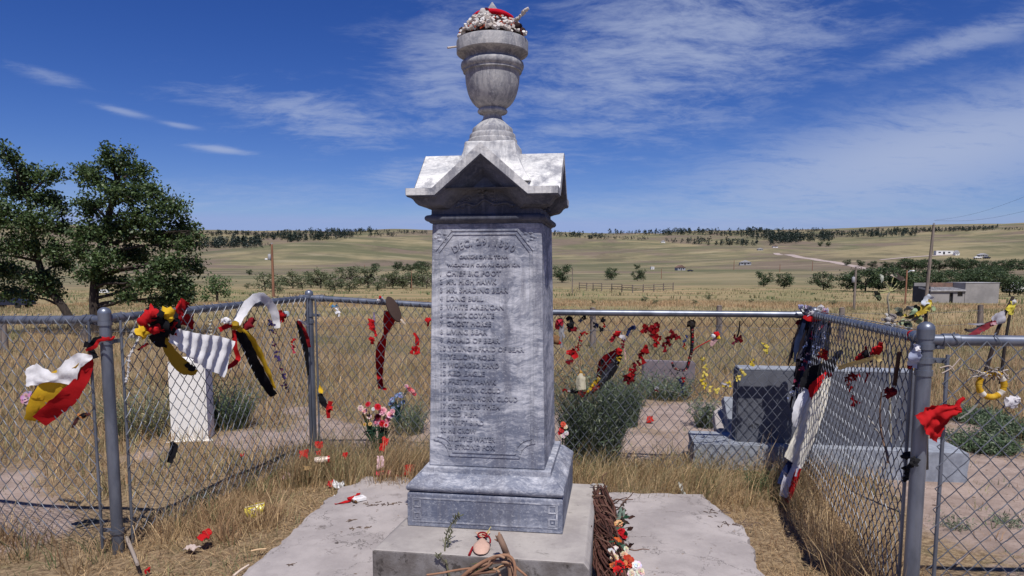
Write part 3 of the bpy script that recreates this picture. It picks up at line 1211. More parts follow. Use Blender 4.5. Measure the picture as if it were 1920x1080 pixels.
def loops(mb, a, b, za, zb, step, rr=.030, r=.0019, off=0.0):
    """wire ends knuckled over the rail"""
    a3, b3 = Vector((*a, za)), Vector((*b, zb))
    L = (b3 - a3).length
    e = (b3 - a3) / L
    n = Vector((e.y, -e.x, 0)).normalized()
    if n.dot(-a3) < 0:
        n = -n
    s = .10
    while s < L - .08:
        c = a3 + e * s
        pts = []
        for k in range(9):
            an = -.9 + 3.0 * k / 8
            pts.append(c + n * (math.cos(an) * rr) + Vector((0, 0, math.sin(an) * rr)) + e * .010 * math.sin(k))
        mb.tube(pts, r, 5, cap=False)
        s += step


def post(parent, xy, ztop, r=.030, name='post'):
    x, y = xy
    g = hz(x, y)
    pb = MB()
    pb.lathe([(r, g - .1), (r, ztop - .035)], (x, y, 0), 24)
    o = pb.build(name, 'galv', parent, smooth=40)
    cb = MB()
    prof = [(r + .003, ztop - .060), (r + .0035, ztop - .022)]
    for k in range(8):
        an = math.pi / 2 * k / 7
        prof.append(((r + .0035) * math.cos(an) + .0001, ztop - .022 + .030 * math.sin(an)))
    cb.lathe(prof, (x, y, 0), 24)
    cb.build('cap', 'galv', o, smooth=50)
    return o


def band(parent, xy, z, toward, r=.0305, reach=.055):
    x, y = xy
    mb = MB()
    mb.lathe([(r, z - .011), (r + .003, z - .011), (r + .003, z + .011), (r, z + .011)], (x, y, 0), 24)
    d = Vector((toward[0] - x, toward[1] - y, 0)).normalized()
    c = Vector((x, y, z)) + d * (r + reach / 2)
    mb.box(c, (reach, .008, .020), math.atan2(d.y, d.x), .001)
    n = Vector((-d.y, d.x, 0))
    p = Vector((x, y, z)) + d * (r + .012)
    mb.tube([p - n * .014, p + n * .014], .0055, 8)
    return mb.build('band', 'galv', parent, smooth=40)


def tension_bar(parent, xy, toward, z0, z1, d=.072, off=.022):
    x, y = xy
    e = Vector((toward[0] - x, toward[1] - y, 0)).normalized()
    n = Vector((e.y, -e.x, 0))
    if n.dot(-Vector((x, y, 0))) < 0:
        n = -n
    c = Vector((x, y, 0)) + e * d + n * off
    mb = MB()
    mb.tube([c + Vector((0, 0, z0)), c + Vector((.001, 0, (z0 + z1) / 2)), c + Vector((0, 0, z1))], .0075, 8)
    return mb.build('tension_bar', 'galv', parent, smooth=40)


def rail(parent, pts, r=.0215):
    mb = MB()
    mb.tube(pts, r, 16)
    o = mb.build('top_rail', 'galv', parent, smooth=40)
    for p, q in ((pts[0], pts[1]), (pts[-1], pts[-2])):
        p, q = Vector(p), Vector(q)
        d = (q - p).normalized()
        cb = MB()
        cb.tube([p + d * .055, p + d * .060, p + d * .118, p + d * .122], [.010, .026, .026, .022], 16)
        n = Vector((-d.y, d.x, 0)).normalized()
        cb.tube([p + d * .030 - n * .004, p + d * .062 - n * .004], [.013, .010], 8)
        cb.tube([p + d * .035 - n * .016, p + d * .035 + n * .016], .008, 8)
        cb.build('rail_end', 'galv', o, smooth=40)
    return o


def v3(p, z):
    return Vector((p[0], p[1], z))


# left front run, leaving the picture
f = thing('chain_link_fence', 'chain link fence panel at the left edge with white, yellow and red cloth on it', 'fence', (FL[0] - .75 * EX.x, FL[1] - .75 * EX.y, 0))
rail(f, [v3(FL, ZFL - .004), v3(LFa, ZFL - .02)])
mb = MB()
chain(mb, FL, LFa, .05, .05, ZFL - .004, ZFL - .02, seed=1, off=.028)
loops(mb, FL, LFa, ZFL - .004, ZFL - .02, .067)
mb.build('wire_mesh', 'wire', f, smooth=60)
tension_bar(f, FL, LFa, .03, ZFL - .01)
recentre(f)
# left side run with its two posts
f = thing('chain_link_fence', 'chain link fence side left of the monument, cloth bundles over its rail', 'fence', ((FL[0] + BL[0]) / 2, (FL[1] + BL[1]) / 2, 0))
p1 = post(f, FL, ZFL + .052, .028)
band(p1, FL, ZFL - .115, BL)
band(p1, FL, ZFL - .02, LFa, reach=.03)
band(p1, FL, .12, LFa)
p2 = post(f, BL, ZBL + .052, .0275)
band(p2, BL, ZBL - .13, BR)
band(p2, BL, ZBL - .18, FL)
rail(f, [v3(FL, ZFL), v3(BL, ZBL)])
mb = MB()
chain(mb, FL, BL, .05, .06, ZFL, ZBL, seed=2, off=.028)
loops(mb, FL, BL, ZFL, ZBL, .067)
mb.build('wire_mesh', 'wire', f, smooth=60)
tension_bar(f, FL, BL, .03, ZFL - .01)
tension_bar(f, BL, FL, .03, ZBL - .01, .06)
recentre(f)
# back run
f = thing('chain_link_fence', 'galvanised chain link fence run behind the monument, strung with many red cloth ties', 'fence', (BM[0], BM[1], 0))
rail(f, [v3(BL, ZBL), v3(BM, ZBM), v3(BR, ZBR)])
pm = post(f, BM, ZBM - .0, .024)
mb = MB()
chain(mb, BL, BM, .05, .05, ZBL, ZBM, seed=3, off=.026)
chain(mb, BM, BR, .05, .05, ZBM - .02, ZBR - .02, w=.0345, seed=4, off=-.026, gap=.0)
loops(mb, BL, BM, ZBL, ZBM, .30)
mb.build('wire_mesh', 'wire', f, smooth=60)
tension_bar(f, BL, BR, .03, ZBL - .01, .06)
recentre(f)
# right side run with two posts
f = thing('chain_link_fence', 'chain link fence side right of the monument, slanting across the wide gravestone', 'fence', ((FR[0] + BR[0]) / 2, (FR[1] + BR[1]) / 2, 0))
p1 = post(f, FR, ZFR + .060, .029)
band(p1, FR, ZFR - .085, RFb, reach=.06)
band(p1, FR, ZFR - .135, BR)
band(p1, FR, ZFR - .03, RFb, reach=.04)
p2 = post(f, BR, ZBR + .045, .0275)
band(p2, BR, ZBR - .10, BL)
rail(f, [v3(BR, ZBR), v3(FR, ZFR)])
mb = MB()
chain(mb, BR, FR, .05, .05, ZBR, ZFR, seed=5, off=.026)
loops(mb, BR, FR, ZBR, ZFR, .067)
mb.build('wire_mesh', 'wire', f, smooth=60)
tension_bar(f, FR, BR, .03, ZFR - .02)
tension_bar(f, BR, BL, .03, ZBR - .01, .06)
recentre(f)
# right front run
f = thing('chain_link_fence', 'galvanised chain link fence panel at the right edge, with a yellow ring hung on it', 'fence', (FR[0] + .65 * EX.x, FR[1] + .65 * EX.y, 0))
rail(f, [v3(FR, ZFR - .004), v3(RFb, ZFR - .004)])
mb = MB()
chain(mb, FR, RFb, .05, .05, ZFR - .012, ZFR - .012, w=.0375, h=.0425, seed=6, off=.024)
loops(mb, FR, RFb, ZFR - .004, ZFR - .004, .15)
mb.build('wire_mesh', 'wire', f, smooth=60)
tension_bar(f, FR, RFb, .03, ZFR - .06, .075)
recentre(f)
# ------------------------------------------------------------------ grass and weeds
rng = np.random.default_rng(7)
STRAW = np.array([[.44, .345, .225], [.53, .43, .295], [.33, .25, .16], [.39, .305, .205], [.25, .185, .12], [.48, .39, .26]])
FIELD = np.array([[.46, .345, .215], [.40, .29, .175], [.35, .285, .165], [.50, .40, .26], [.32, .225, .14]])
STRAW = STRAW * np.array([1.08, .97, .80])
FIELD = FIELD * np.array([1.06, .97, .86])
BROWN = np.array([1.1, .97, .82]) * np.array([[.29, .205, .135], [.20, .14, .095], [.36, .27, .18], [.26, .185, .12]])
GREEN = np.array([[.10, .145, .06], [.14, .175, .08], [.19, .19, .085], [.075, .11, .05]])
OLIVE = np.array([[.30, .275, .14], [.36, .31, .17], [.25, .245, .12], [.42, .34, .195], [.34, .265, .14]])


def pick(pal, n):
    c = pal[rng.integers(0, len(pal), n)]
    return c * rng.uniform(.75, 1.2, (n, 1))


def blade_arrays(P, h, w, lean, az, tint, z=None, droop=.2):
    n = len(P)
    zb = hz_np(P[:, 0], P[:, 1]) - .01 if z is None else z
    d = np.stack([np.cos(az), np.sin(az), np.zeros(n)], 1)
    fa = rng.uniform(0, np.pi, n)
    sd = np.stack([np.cos(fa), np.sin(fa), np.zeros(n)], 1) * (w / 2)[:, None]
    B = np.column_stack([P, zb])
    up = np.zeros((n, 3))
    up[:, 2] = h

    def pt(u):
        return B + up * (u * (1 - droop * u * np.minimum(lean, 1.5)))[:, None] + d * (h * lean * u ** 1.7)[:, None]
    one = np.ones(n)
    a, m1, t = pt(0 * one), pt(.5 * one), pt(one)
    V = np.stack([a - sd, a + sd, m1 - sd * .75, m1 + sd * .75, t], 1).reshape(-1, 3)
    k = np.arange(n)[:, None] * 5
    q = k + np.array([0, 1, 3, 2])
    tr = k + np.array([2, 3, 4])
    T = np.repeat(tint, 5, 0)
    return V, q, tr, T


def merge(parts):
    V, Q, T3, C, off = [], [], [], [], 0
    for v, q, t, c in parts:
        V.append(v)
        Q.append(q + off)
        T3.append(t + off)
        C.append(c)
        off += len(v)
    return np.vstack(V), np.vstack(Q), np.vstack(T3), np.vstack(C)


def clumps(centres, per, spread, h0, h1, w, lean, pal, bias=None, dirbias=(0, 0)):
    n = len(centres)
    C = np.repeat(centres, per, 0)
    k = len(C)
    dr = rng.normal(0, spread, (k, 2))
    P = C + dr
    az = np.arctan2(dr[:, 1] + dirbias[1], dr[:, 0] + dirbias[0]) + rng.normal(0, .7, k)
    hc = np.repeat(rng.uniform(h0, h1, n), per)
    h = hc * rng.uniform(.55, 1.1, k)
    ln = rng.uniform(.1, 1, k) * lean
    cc = np.repeat(pick(pal, n), per, 0) * rng.uniform(.75, 1.25, (k, 1))
    return blade_arrays(P, h, np.full(k, w) * rng.uniform(.6, 1.3, k), ln, az, np.clip(cc, 0, .8))


def along(a, b, n, dmin, dmax):
    """random points beside a line, on its inner (camera) side for positive distances"""
    a, b = np.array(a), np.array(b)
    e = (b - a) / np.linalg.norm(b - a)
    nn = np.array([e[1], -e[0]])
    if nn @ (-a) < 0:
        nn = -nn
    return a + rng.uniform(0, 1, (n, 1)) * (b - a) + rng.uniform(dmin, dmax, (n, 1)) * nn


def keep(P, cond):
    return P[cond(P[:, 0], P[:, 1])]


pad_poly = np.array([(p.x, p.y) for p in ring_px]) if 'ring_px' in globals() else np.array([(p.x, p.y) for p in [gpt(*q) for q in pad_px]] + [(1.25, 2.2), (1.3, 1.2), (-1.35, 1.2), (-1.3, 2.2)])


def in_poly(x, y, poly):
    c = np.zeros(len(x), bool)
    j = len(poly) - 1
    for i in range(len(poly)):
        xi, yi = poly[i]
        xj, yj = poly[j]
        hit = ((yi > y) != (yj > y)) & (x < (xj - xi) * (y - yi) / (yj - yi + 1e-12) + xi)
        c ^= hit
        j = i
    return c


def off_pad(P, grow=1.0):
    cen = pad_poly.mean(0)
    q = cen + (P - cen) / grow
    return P[~in_poly(q[:, 0], q[:, 1], pad_poly)]


parts = []
# tall straw along the fence lines
parts.append(clumps(off_pad(along(FL, BL, 150, -.12, .22)), 16, .030, .06, .25, .0036, 1.0, np.vstack([STRAW, STRAW, BROWN, GREEN[:2]])))
parts.append(clumps(off_pad(along(BL, (0, 4.95), 330, -.30, .55)), 16, .04, .08, .36, .0034, .9, np.vstack([STRAW, STRAW, OLIVE, GREEN[:3]]), dirbias=(.03, 0)))
parts.append(clumps(off_pad(along((.35, 4.9), BR, 330, -.10, .58)), 15, .045, .06, .30, .0032, 1.2, np.vstack([STRAW, STRAW, OLIVE, GREEN[1:3]]), dirbias=(.03, -.02)))
parts.append(clumps(off_pad(along((.35, 4.9), BR, 70, -.05, .5)), 4, .03, .32, .46, .003, 1.1, np.vstack([STRAW, OLIVE]), dirbias=(.06, -.02)))
parts.append(clumps(off_pad(along(BR, FR, 230, -.10, .20)), 18, .04, .07, .34, .0032, .95, np.vstack([BROWN, STRAW, STRAW]), dirbias=(.03, .03)))
parts.append(clumps(along(LFa, FL, 90, -.10, .25), 16, .03, .08, .24, .0040, .9, np.vstack([BROWN, STRAW, GREEN[:1]])))
parts.append(clumps(along(FR, RFb, 50, -.10, .15), 12, .03, .06, .20, .0040, .9, np.vstack([BROWN, STRAW])))
# tall wisps at the left back corner and beside the monument
parts.append(clumps(along((-1.5, 5.0), (-.5, 4.85), 60, -.1, .5), 9, .05, .30, .52, .0038, .9, np.vstack([STRAW, OLIVE]), dirbias=(.05, -.02)))
parts.append(clumps(np.column_stack([rng.uniform(-.95, -.55, 45), rng.uniform(4.45, 4.9, 45)]), 24, .035, .22, .42, .0042, .7, STRAW, dirbias=(.06, 0)))
parts.append(clumps(np.column_stack([rng.uniform(-1.85, -1.35, 26), rng.uniform(3.5, 4.1, 26)]), 26, .04, .14, .26, .0042, 1.0, np.vstack([STRAW, BROWN])))
V, Q, T3, C = merge(parts)
g = mesh_np('dry_grass', V, Q, T3, C, 'grass')
tag(g, 'tall dry straw coloured grass growing along the fence round the monument', 'grass', kind='stuff')

# short trampled straw inside the fence
parts = []
n = 15000
P = np.column_stack([rng.uniform(-2.1, -.55, n), rng.uniform(2.0, 5.0, n)])
P = np.vstack([P, np.column_stack([rng.uniform(1.0, 2.1, 7500), rng.uniform(2.0, 4.6, 7500)])])
P = off_pad(P, 1.0)
P = P[inside_fence_dist(P[:, 0], P[:, 1]) < .12]
edge = wob(P[:, 0] * 2, P[:, 1] * 2)
k = len(P)
parts.append(blade_arrays(P, rng.uniform(.015, .075, k), rng.uniform(.0025, .0045, k), rng.uniform(.6, 3.0, k), rng.uniform(0, 2 * np.pi, k), pick(np.vstack([STRAW, STRAW, BROWN]), k), droop=.3))
cl = off_pad(np.column_stack([rng.uniform(-1.85, -.75, 260), rng.uniform(2.5, 4.7, 260)]))
parts.append(clumps(cl, 12, .03, .03, .09, .004, 1.2, np.vstack([GREEN[:3], OLIVE, STRAW])))
cl = off_pad(np.column_stack([rng.uniform(1.25, 1.95, 90), rng.uniform(2.4, 4.4, 90)]))
parts.append(clumps(cl, 12, .04, .03, .10, .004, 1.4, np.vstack([STRAW, BROWN])))
V, Q, T3, C = merge(parts)
g = mesh_np('trampled_grass', V, Q, T3, C, 'grass')
tag(g, 'short trampled straw lying on the ground inside the fence', 'grass', kind='stuff')


# the field beyond
def wedge(n, r0, r1, half=R(41)):
    r = np.sqrt(rng.uniform(r0 * r0, r1 * r1, n))
    a = rng.uniform(-half, half, n)
    return np.column_stack([r * np.sin(a), r * np.cos(a)])


parts = []
P = wedge(11000, 5.0, 10.5)
b_ = bare_mask(P[:, 0], P[:, 1])
P = P[(b_ < rng.uniform(.0, .55, len(P))) & (inside_fence_dist(P[:, 0], P[:, 1]) > .15)]
parts.append(clumps(P, 6, .035, .10, .28, .0055, .9, np.vstack([FIELD, FIELD, OLIVE, GREEN[2:3]])))
P = wedge(9000, 9.5, 20)
gs_ = np.sin(P[:, 0] * .33 + .6) * .5 + np.sin(P[:, 1] * .62 + P[:, 0] * .1) + .4 * np.sin(P[:, 0] * 1.7 + P[:, 1])
parts.append(clumps(P[gs_ <= .75], 8, .08, .10, .32, .0075, .8, np.vstack([FIELD, FIELD, OLIVE])))
parts.append(clumps(P[gs_ > .75], 8, .08, .10, .30, .0075, .8, np.vstack([OLIVE, OLIVE * .8, GREEN[1:3]])))
P = wedge(9000, 19, 48)
gz_ = np.sin(P[:, 0] * .12 + 1) * .6 - np.sin(P[:, 1] * .31) + .4 * np.sin(P[:, 0] * .7)
for pal, sel in ((FIELD, gz_ > -.1), (np.vstack([OLIVE, OLIVE * .8, GREEN[1:3]]), gz_ <= -.1)):
    parts.append(clumps(P[sel], 7, .18, .08, .24, .018, .7, pal))
P = wedge(900, 50, 170)
parts.append(clumps(P, 10, .55, .15, .5, .09, .6, np.vstack([OLIVE * .8, GREEN * 1.3])))
# sparse tufts on the trodden earth
P = wedge(2300, 3.0, 9.0)
P = P[(inside_fence_dist(P[:, 0], P[:, 1]) > .2) & (rng.uniform(0, 1, len(P)) < np.where(P[:, 0] < -.8, 1, .35))]
parts.append(clumps(P, 9, .035, .02, .10, .004, 1.5, np.vstack([STRAW, BROWN, OLIVE, GREEN[:2]])))
# loose straw litter scattered over the earth
P = wedge(9000, 2.6, 9.0)
k = len(P)
parts.append(blade_arrays(P, rng.uniform(.01, .03, k), rng.uniform(.002, .005, k), rng.uniform(1.5, 4, k), rng.uniform(0, 6.28, k), pick(np.vstack([STRAW, BROWN, BROWN]), k), droop=.3))
V, Q, T3, C = merge(parts)
g = mesh_np('prairie_grass', V, Q, T3, C, 'grass')
tag(g, 'dry tawny prairie grass covering the field beyond the fence', 'grass', kind='stuff')


def weed(name, label, base, n, rad, h0, h1, lean, pal, w=.006, leafy=0, lsize=.02, cat='plant', group=None, laspect=.2):
    """a bushy herb: many fine curving stems with narrow leaves, one plant"""
    base = Vector(base)
    t = thing(name, label, cat, (base.x, base.y, hz(base.x, base.y)), group=group)
    az = rng.uniform(0, 2 * np.pi, n)
    rr = rad * np.sqrt(rng.uniform(0, 1, n)) * .55
    P = np.column_stack([rr * np.cos(az), rr * np.sin(az)])
    h = rng.uniform(h0, h1, n) * (1 - .35 * rr / (rad + 1e-6))
    ln = rng.uniform(.05, 1, n) * lean
    col = pick(pal, n)
    A = blade_arrays(P, h, np.full(n, w), ln, az + rng.normal(0, .5, n), col, z=np.full(n, -.01))
    st = mesh_np('stems', *A, 'grass', t)
    if leafy:
        k = n * leafy
        u = np.repeat(rng.uniform(.25, 1, (n, leafy)).ravel()[:, None], 1, 1)[:, 0]
        idx = np.repeat(np.arange(n), leafy)
        d = np.column_stack([np.cos(az), np.sin(az)])[idx]
        pos = np.column_stack([P[idx] + d * (h[idx] * ln[idx] * u ** 1.7)[:, None], h[idx] * u * (1 - .2 * u * ln[idx])])
        A = leaf_arrays(pos, lsize, pick(pal, k), laspect)
        mesh_np('leaves', *A, 'leaf', t)
    return t


def leaf_arrays(pos, size, tint, aspect=.5, upbias=.35):
    n = len(pos)
    d = rng.normal(0, 1, (n, 3))
    d /= np.linalg.norm(d, axis=1)[:, None]
    nrm = rng.normal(0, 1, (n, 3))
    nrm[:, 2] = np.abs(nrm[:, 2]) + upbias
    s = np.cross(d, nrm)
    s /= np.linalg.norm(s, axis=1)[:, None] + 1e-9
    L = (size * rng.uniform(.6, 1.35, n))[:, None]
    bend = np.cross(s, d) * L * .18
    V = np.stack([pos, pos + d * L * .5 + s * L * aspect / 2 + bend, pos + d * L, pos + d * L * .5 - s * L * aspect / 2 + bend], 1).reshape(-1, 3)
    k = np.arange(n)[:, None] * 4
    return V, k + np.array([0, 1, 2, 3]), None, np.repeat(tint, 4, 0)


SAGE = np.array([[.12, .165, .095], [.16, .20, .125], [.085, .125, .07], [.20, .225, .15]])
DARKG = np.array([[.05, .085, .035], [.075, .12, .045], [.04, .065, .03]])
b0 = gpt(1112, 868)
weed('green_shrub', 'big feathery dark green shrub just behind the back fence, right of the monument', (b0.x, b0.y, 0), 1700, .32, .25, 1.02, .48, SAGE, .005, 4, .036, 'shrub')
b0 = gpt(1165, 800)
weed('green_shrub', 'smaller green shrub at the right rear of the feathery one behind the fence', (b0.x, b0.y, 0), 900, .26, .28, .66, .5, SAGE, .005, 4, .036, 'shrub')
b0 = gpt(270, 815)
weed('green_shrub', 'wispy green weed clump left of the white pillar gravestone', (b0.x, b0.y, 0), 420, .42, .25, .62, .8, np.vstack([SAGE, OLIVE]), .007, 4, .04, 'shrub')
b0 = gpt(432, 800)
weed('green_shrub', 'dark green weed clump right of the white pillar gravestone', (b0.x, b0.y, 0), 420, .30, .25, .58, .7, np.vstack([SAGE, DARKG]), .007, 4, .04, 'shrub')
b0 = gpt(768, 815)
weed('green_shrub', 'grey green weed by the blue flowers, left of the monument', (b0.x, b0.y, 0), 260, .2, .2, .42, .8, SAGE, .006, 3, .035, 'shrub')
b0 = gpt(1250, 745)
weed('green_shrub', 'green weed growing against the mauve gravestone', (b0.x, b0.y, 0), 300, .45, .18, .38, .9, SAGE, .008, 4, .05, 'shrub')
b0 = gpt(1322, 800)
weed('green_shrub', 'leafy weed beside the leaning stone slabs', (b0.x, b0.y, 0), 120, .14, .2, .40, .8, SAGE, .007, 5, .05, 'shrub')
b0 = gpt(372, 950)
weed('green_shrub', 'small green weed at the foot of the left fence by a straw tussock', (b0.x, b0.y, 0), 90, .06, .08, .15, .9, SAGE, .005, 5, .02, 'shrub')
b0 = gpt(1420, 920)
weed('green_shrub', 'small green weed in the straw in front of the wide gravestone', (b0.x, b0.y, 0), 70, .10, .08, .22, 1.0, DARKG * 1.4, .004, 5, .02, 'shrub')
for i, (px, py, rad, lb) in enumerate([(1845, 845, .34, 'low dark green leafy weed patch nearest the yellow ring on the right'), (1900, 815, .34, 'low green weed patch at the right edge of the photo'), (1830, 790, .30, 'low green weed patch farthest back on the right')]):
    b0 = gpt(px, py)
    weed('green_weed', lb, (b0.x, b0.y, 0), 420, rad, .07, .18, 2.0, np.vstack([DARKG * 1.3, SAGE]), .006, 7, .045, 'plant')
for i, (px, py, lb) in enumerate([(1790, 990, 'small dusty weed beside the right post'), (1890, 985, 'tiny weed on bare earth at the right edge')]):
    b0 = gpt(px, py)
    weed('green_weed', lb, (b0.x, b0.y, 0), 50, .10, .03, .09, 1.8, SAGE, .004, 5, .025, 'plant')


# ------------------------------------------------------------------ trees
def foliage(blobs, per, size, pal, aspect=.55, seed=0, hollow=.35):
    """leaves carried on twigs that fill the given ellipsoids unevenly"""
    r = np.random.default_rng(seed)
    out, tw = [], []
    for (c, rx, ry, rz) in blobs:
        n = int(per * (rx * ry * rz) ** (2 / 3) / size ** 2 * .045) + 20
        ntw = max(6, n // 16)
        d = r.normal(0, 1, (ntw, 3))
        d /= np.linalg.norm(d, axis=1)[:, None]
        rad = r.uniform(hollow, 1.12, ntw) ** .7
        ends = np.array(c) + d * np.array([rx, ry, rz]) * rad[:, None]
        st = np.array(c) + d * np.array([rx, ry, rz]) * (rad * .35)[:, None] + r.normal(0, .08, (ntw, 3)) * rx
        k = n // ntw + 1
        u = r.uniform(0.1, 1.08, (ntw, k, 1))
        pts = st[:, None] + (ends - st)[:, None] * u + r.normal(0, size * .9, (ntw, k, 3))
        out.append(pts.reshape(-1, 3))
        tw.append((st, ends))
    return np.vstack(out), tw


def limb(mb, a, b, r0, r1, sag=.0, seed=0, seg=7, n=9):
    a, b = Vector(a), Vector(b)
    L = (b - a).length
    pts = []
    for i in range(n):
        u = i / (n - 1)
        p = a.lerp(b, u)
        p += Vector((mnoise.noise(Vector((u * 3, seed, 1))), mnoise.noise(Vector((u * 3, seed, 5))), mnoise.noise(Vector((u * 3, seed, 9))) * .6)) * L * .10 * math.sin(math.pi * u)
        p.z += sag * L * math.sin(math.pi * u)
        pts.append(p)
    mb.tube(pts, [r0 + (r1 - r0) * i / (n - 1) for i in range(n)], seg)
    return pts


def broad_tree(name, label, Y, trunk_px, blob_px, r0, per, size, pal, cat='tree', seed=1, fork=None, group=None, sub=None):
    base = at_depth(trunk_px[0][0], trunk_px[0][1], Y)
    base.z = hz(base.x, base.y)
    t = thing(name, label, cat, base, group=group)
    rr = random.Random(seed)
    tb = MB()
    tp = [base] + [at_depth(px, py, Y) for px, py in trunk_px[1:]]
    n = 16
    tp2 = catmull(tp, n)
    tb.tube(tp2, [r0 * (1.25 if i == 0 else 1) * (1 - .55 * i / (n - 1)) for i in range(n)], 10)
    blobs = []
    for (px, py, rx, ry) in blob_px:
        k = Y / FPX
        c = at_depth(px, py, Y + rr.uniform(-1, 1) * 45 * k * 1.0)
        blobs.append((tuple(c), rx * k, (rx + ry) / 2 * k, ry * k))
    for i, (c, rx, ry, rz) in enumerate(blobs):
        c = Vector(c)
        # leave the trunk lower than the clump it feeds
        best = min(tp2[4:], key=lambda p: (p - c).length + max(0, p.z - c.z + .15) * 3)
        pts = limb(tb, best, c, r0 * .34, r0 * .08, .05, i + seed)
        for k in range(5):
            d = Vector((rr.uniform(-1, 1) * rx, rr.uniform(-1, 1) * ry, rr.uniform(-.5, 1) * rz)) * .9
            limb(tb, pts[5 + k % 4], c + d, r0 * .09, r0 * .03, .03, i * 7 + k, 4, 5)
    tr = tb.build('trunk', 'bark', t, smooth=60)
    pos, _ = foliage(blobs, per, size, pal, seed=seed)
    A = leaf_arrays(pos, size, pick(pal, len(pos)), .6)
    mesh_np('crown', *A, 'leaf', t)
    recentre(t)
    return t


ELM = np.array([[.055, .095, .03], [.08, .13, .042], [.042, .072, .026], [.115, .165, .06], [.06, .10, .04]])
broad_tree('elm_tree', 'dark leafy tree with a leaning trunk at the left edge of the photo', 15.5,
           [(160, 634), (140, 612), (118, 575), (92, 540), (72, 490), (62, 430), (52, 370)],
           [(22, 298, 15, 26), (60, 332, 34, 22), (98, 330, 22, 14), (30, 355, 36, 28), (82, 372, 38, 24), (10, 405, 42, 34), (66, 415, 42, 28), (112, 428, 26, 24), (36, 462, 48, 28), (98, 470, 32, 20), (14, 508, 44, 24), (70, 520, 44, 18), (122, 496, 28, 18),
            (104, 548, 20, 9), (52, 556, 22, 10), (-45, 390, 50, 50), (-45, 480, 50, 44), (20, 548, 44, 16), (84, 535, 36, 16), (40, 318, 16, 16), (112, 388, 20, 18), (5, 282, 10, 12), (-30, 330, 26, 30)],
           .105, 820, .072, ELM, seed=3)
broad_tree('elm_tree', 'dark leafy tree with an upright trunk, the fuller of the two on the left', 15.0,
           [(186, 637), (179, 600), (176, 560), (180, 510), (190, 460), (205, 400), (218, 345)],
           [(212, 305, 34, 18), (250, 322, 40, 24), (176, 335, 34, 24), (276, 362, 40, 26), (226, 365, 46, 30), (318, 392, 42, 26), (168, 388, 36, 28), (266, 410, 52, 30), (345, 425, 30, 22), (212, 430, 48, 30), (308, 448, 46, 26), (160, 438, 34, 26),
            (350, 462, 26, 18), (252, 478, 50, 26), (318, 496, 44, 22), (192, 486, 40, 24), (280, 528, 50, 20), (335, 534, 34, 18), (240, 556, 34, 10), (300, 566, 34, 10), (155, 318, 16, 14), (203, 284, 16, 10), (236, 288, 14, 10), (148, 468, 26, 20), (372, 440, 12, 10), (214, 530, 44, 18), (168, 512, 32, 18), (362, 500, 26, 20), (330, 562, 46, 14)],
           .115, 820, .072, ELM, seed=8)
broad_tree('bushy_tree', 'bright green bushy tree just right of the two dark trees, behind the fence rail', 42,
           [(408, 572), (407, 556), (406, 540)], [(395, 540, 22, 16), (418, 545, 16, 18), (405, 524, 24, 9), (388, 556, 12, 9), (424, 530, 10, 8)], .09, 330, .13, ELM * 1.35, seed=12)
broad_tree('bushy_tree', 'dark shrubby tree under the right side of the fuller tree', 30,
           [(345, 590), (344, 572), (343, 550)], [(330, 548, 26, 24), (352, 545, 22, 26), (315, 556, 18, 18), (345, 525, 22, 12)], .09, 330, .11, ELM, seed=14)
# ------------------------------------------------------------------ bushes and trees of the valley
def proto_tree(name, seed, n, tall=1.0, wide=.62, size=.055, pal=ELM, trunk=True, nb=9):
    """a unit-high tree: trunk with limbs, crown of leaf clumps"""
    r = random.Random(seed)
    t = thing(name, 'tree', 'tree')
    tb = MB()
    tb.tube([(0, 0, -.06), (.01, .0, .15), (.0, .01, .34), (.02, 0, .5)], [.026, .02, .013, .006], 6)
    blobs = []
    for i in range(nb):
        a = r.uniform(0, 6.28)
        z = .14 + .72 * ((i + r.random()) / nb)
        rad = wide * .5 * (1 - abs(z - .45) * .9) * r.uniform(.3, 1)
        c = Vector((rad * math.cos(a), rad * math.sin(a), z))
        s = r.uniform(.12, .2) * (1.15 - .5 * abs(z - .5))
        blobs.append((tuple(c), s * 1.15, s * 1.15, s * .85))
        limb(tb, (.0, .0, r.uniform(.15, .45)), c, .014, .004, .03, seed + i, 4, 5)
    tb.build('trunk', 'bark', t, smooth=60)
    pos, _ = foliage(blobs, n, size, pal, seed=seed, hollow=.2)
    pos[:, 2] = np.maximum(pos[:, 2], .06 + .1 * rng.uniform(0, 1, len(pos)))
    A = leaf_arrays(pos, size, pick(pal, len(pos)), .75)
    mesh_np('crown', *A, 'leaf', t)
    return t


VAL = np.array([[.05, .085, .036], [.072, .11, .046], [.038, .062, .03], [.095, .13, .06]])
PALEG = np.array([[.13, .15, .075], [.16, .18, .095], [.10, .125, .06]])
protos = {'round': [proto_tree('valley_tree', 40 + i, 190, wide=1.0, size=.055, pal=VAL, nb=15) for i in range(3)],
          'pale': [proto_tree('valley_bush', 50 + i, 120, wide=1.05, size=.055, pal=PALEG, nb=12) for i in range(3)]}
used = {'round': 0, 'pale': 0}


def put_tree(kind, px, py_base, hpx, label, group, cat='tree', wide=1.0, rr=random.Random(4)):
    p = land(px, py_base)
    d = math.hypot(p.x, p.y)
    h = hpx / FPX * p.y * 1.12
    wide *= 1.12
    lst = protos[kind]
    k = used[kind]
    used[kind] += 1
    o = lst[k] if k < len(lst) else copy_tree(lst[k % len(lst)])
    o.location = (p.x, p.y, p.z)
    o.scale = (h * wide, h * wide, h)
    o.rotation_euler = (0, 0, rr.uniform(0, 6.28))
    o['label'] = label
    o['category'] = cat
    o['group'] = group
    return o


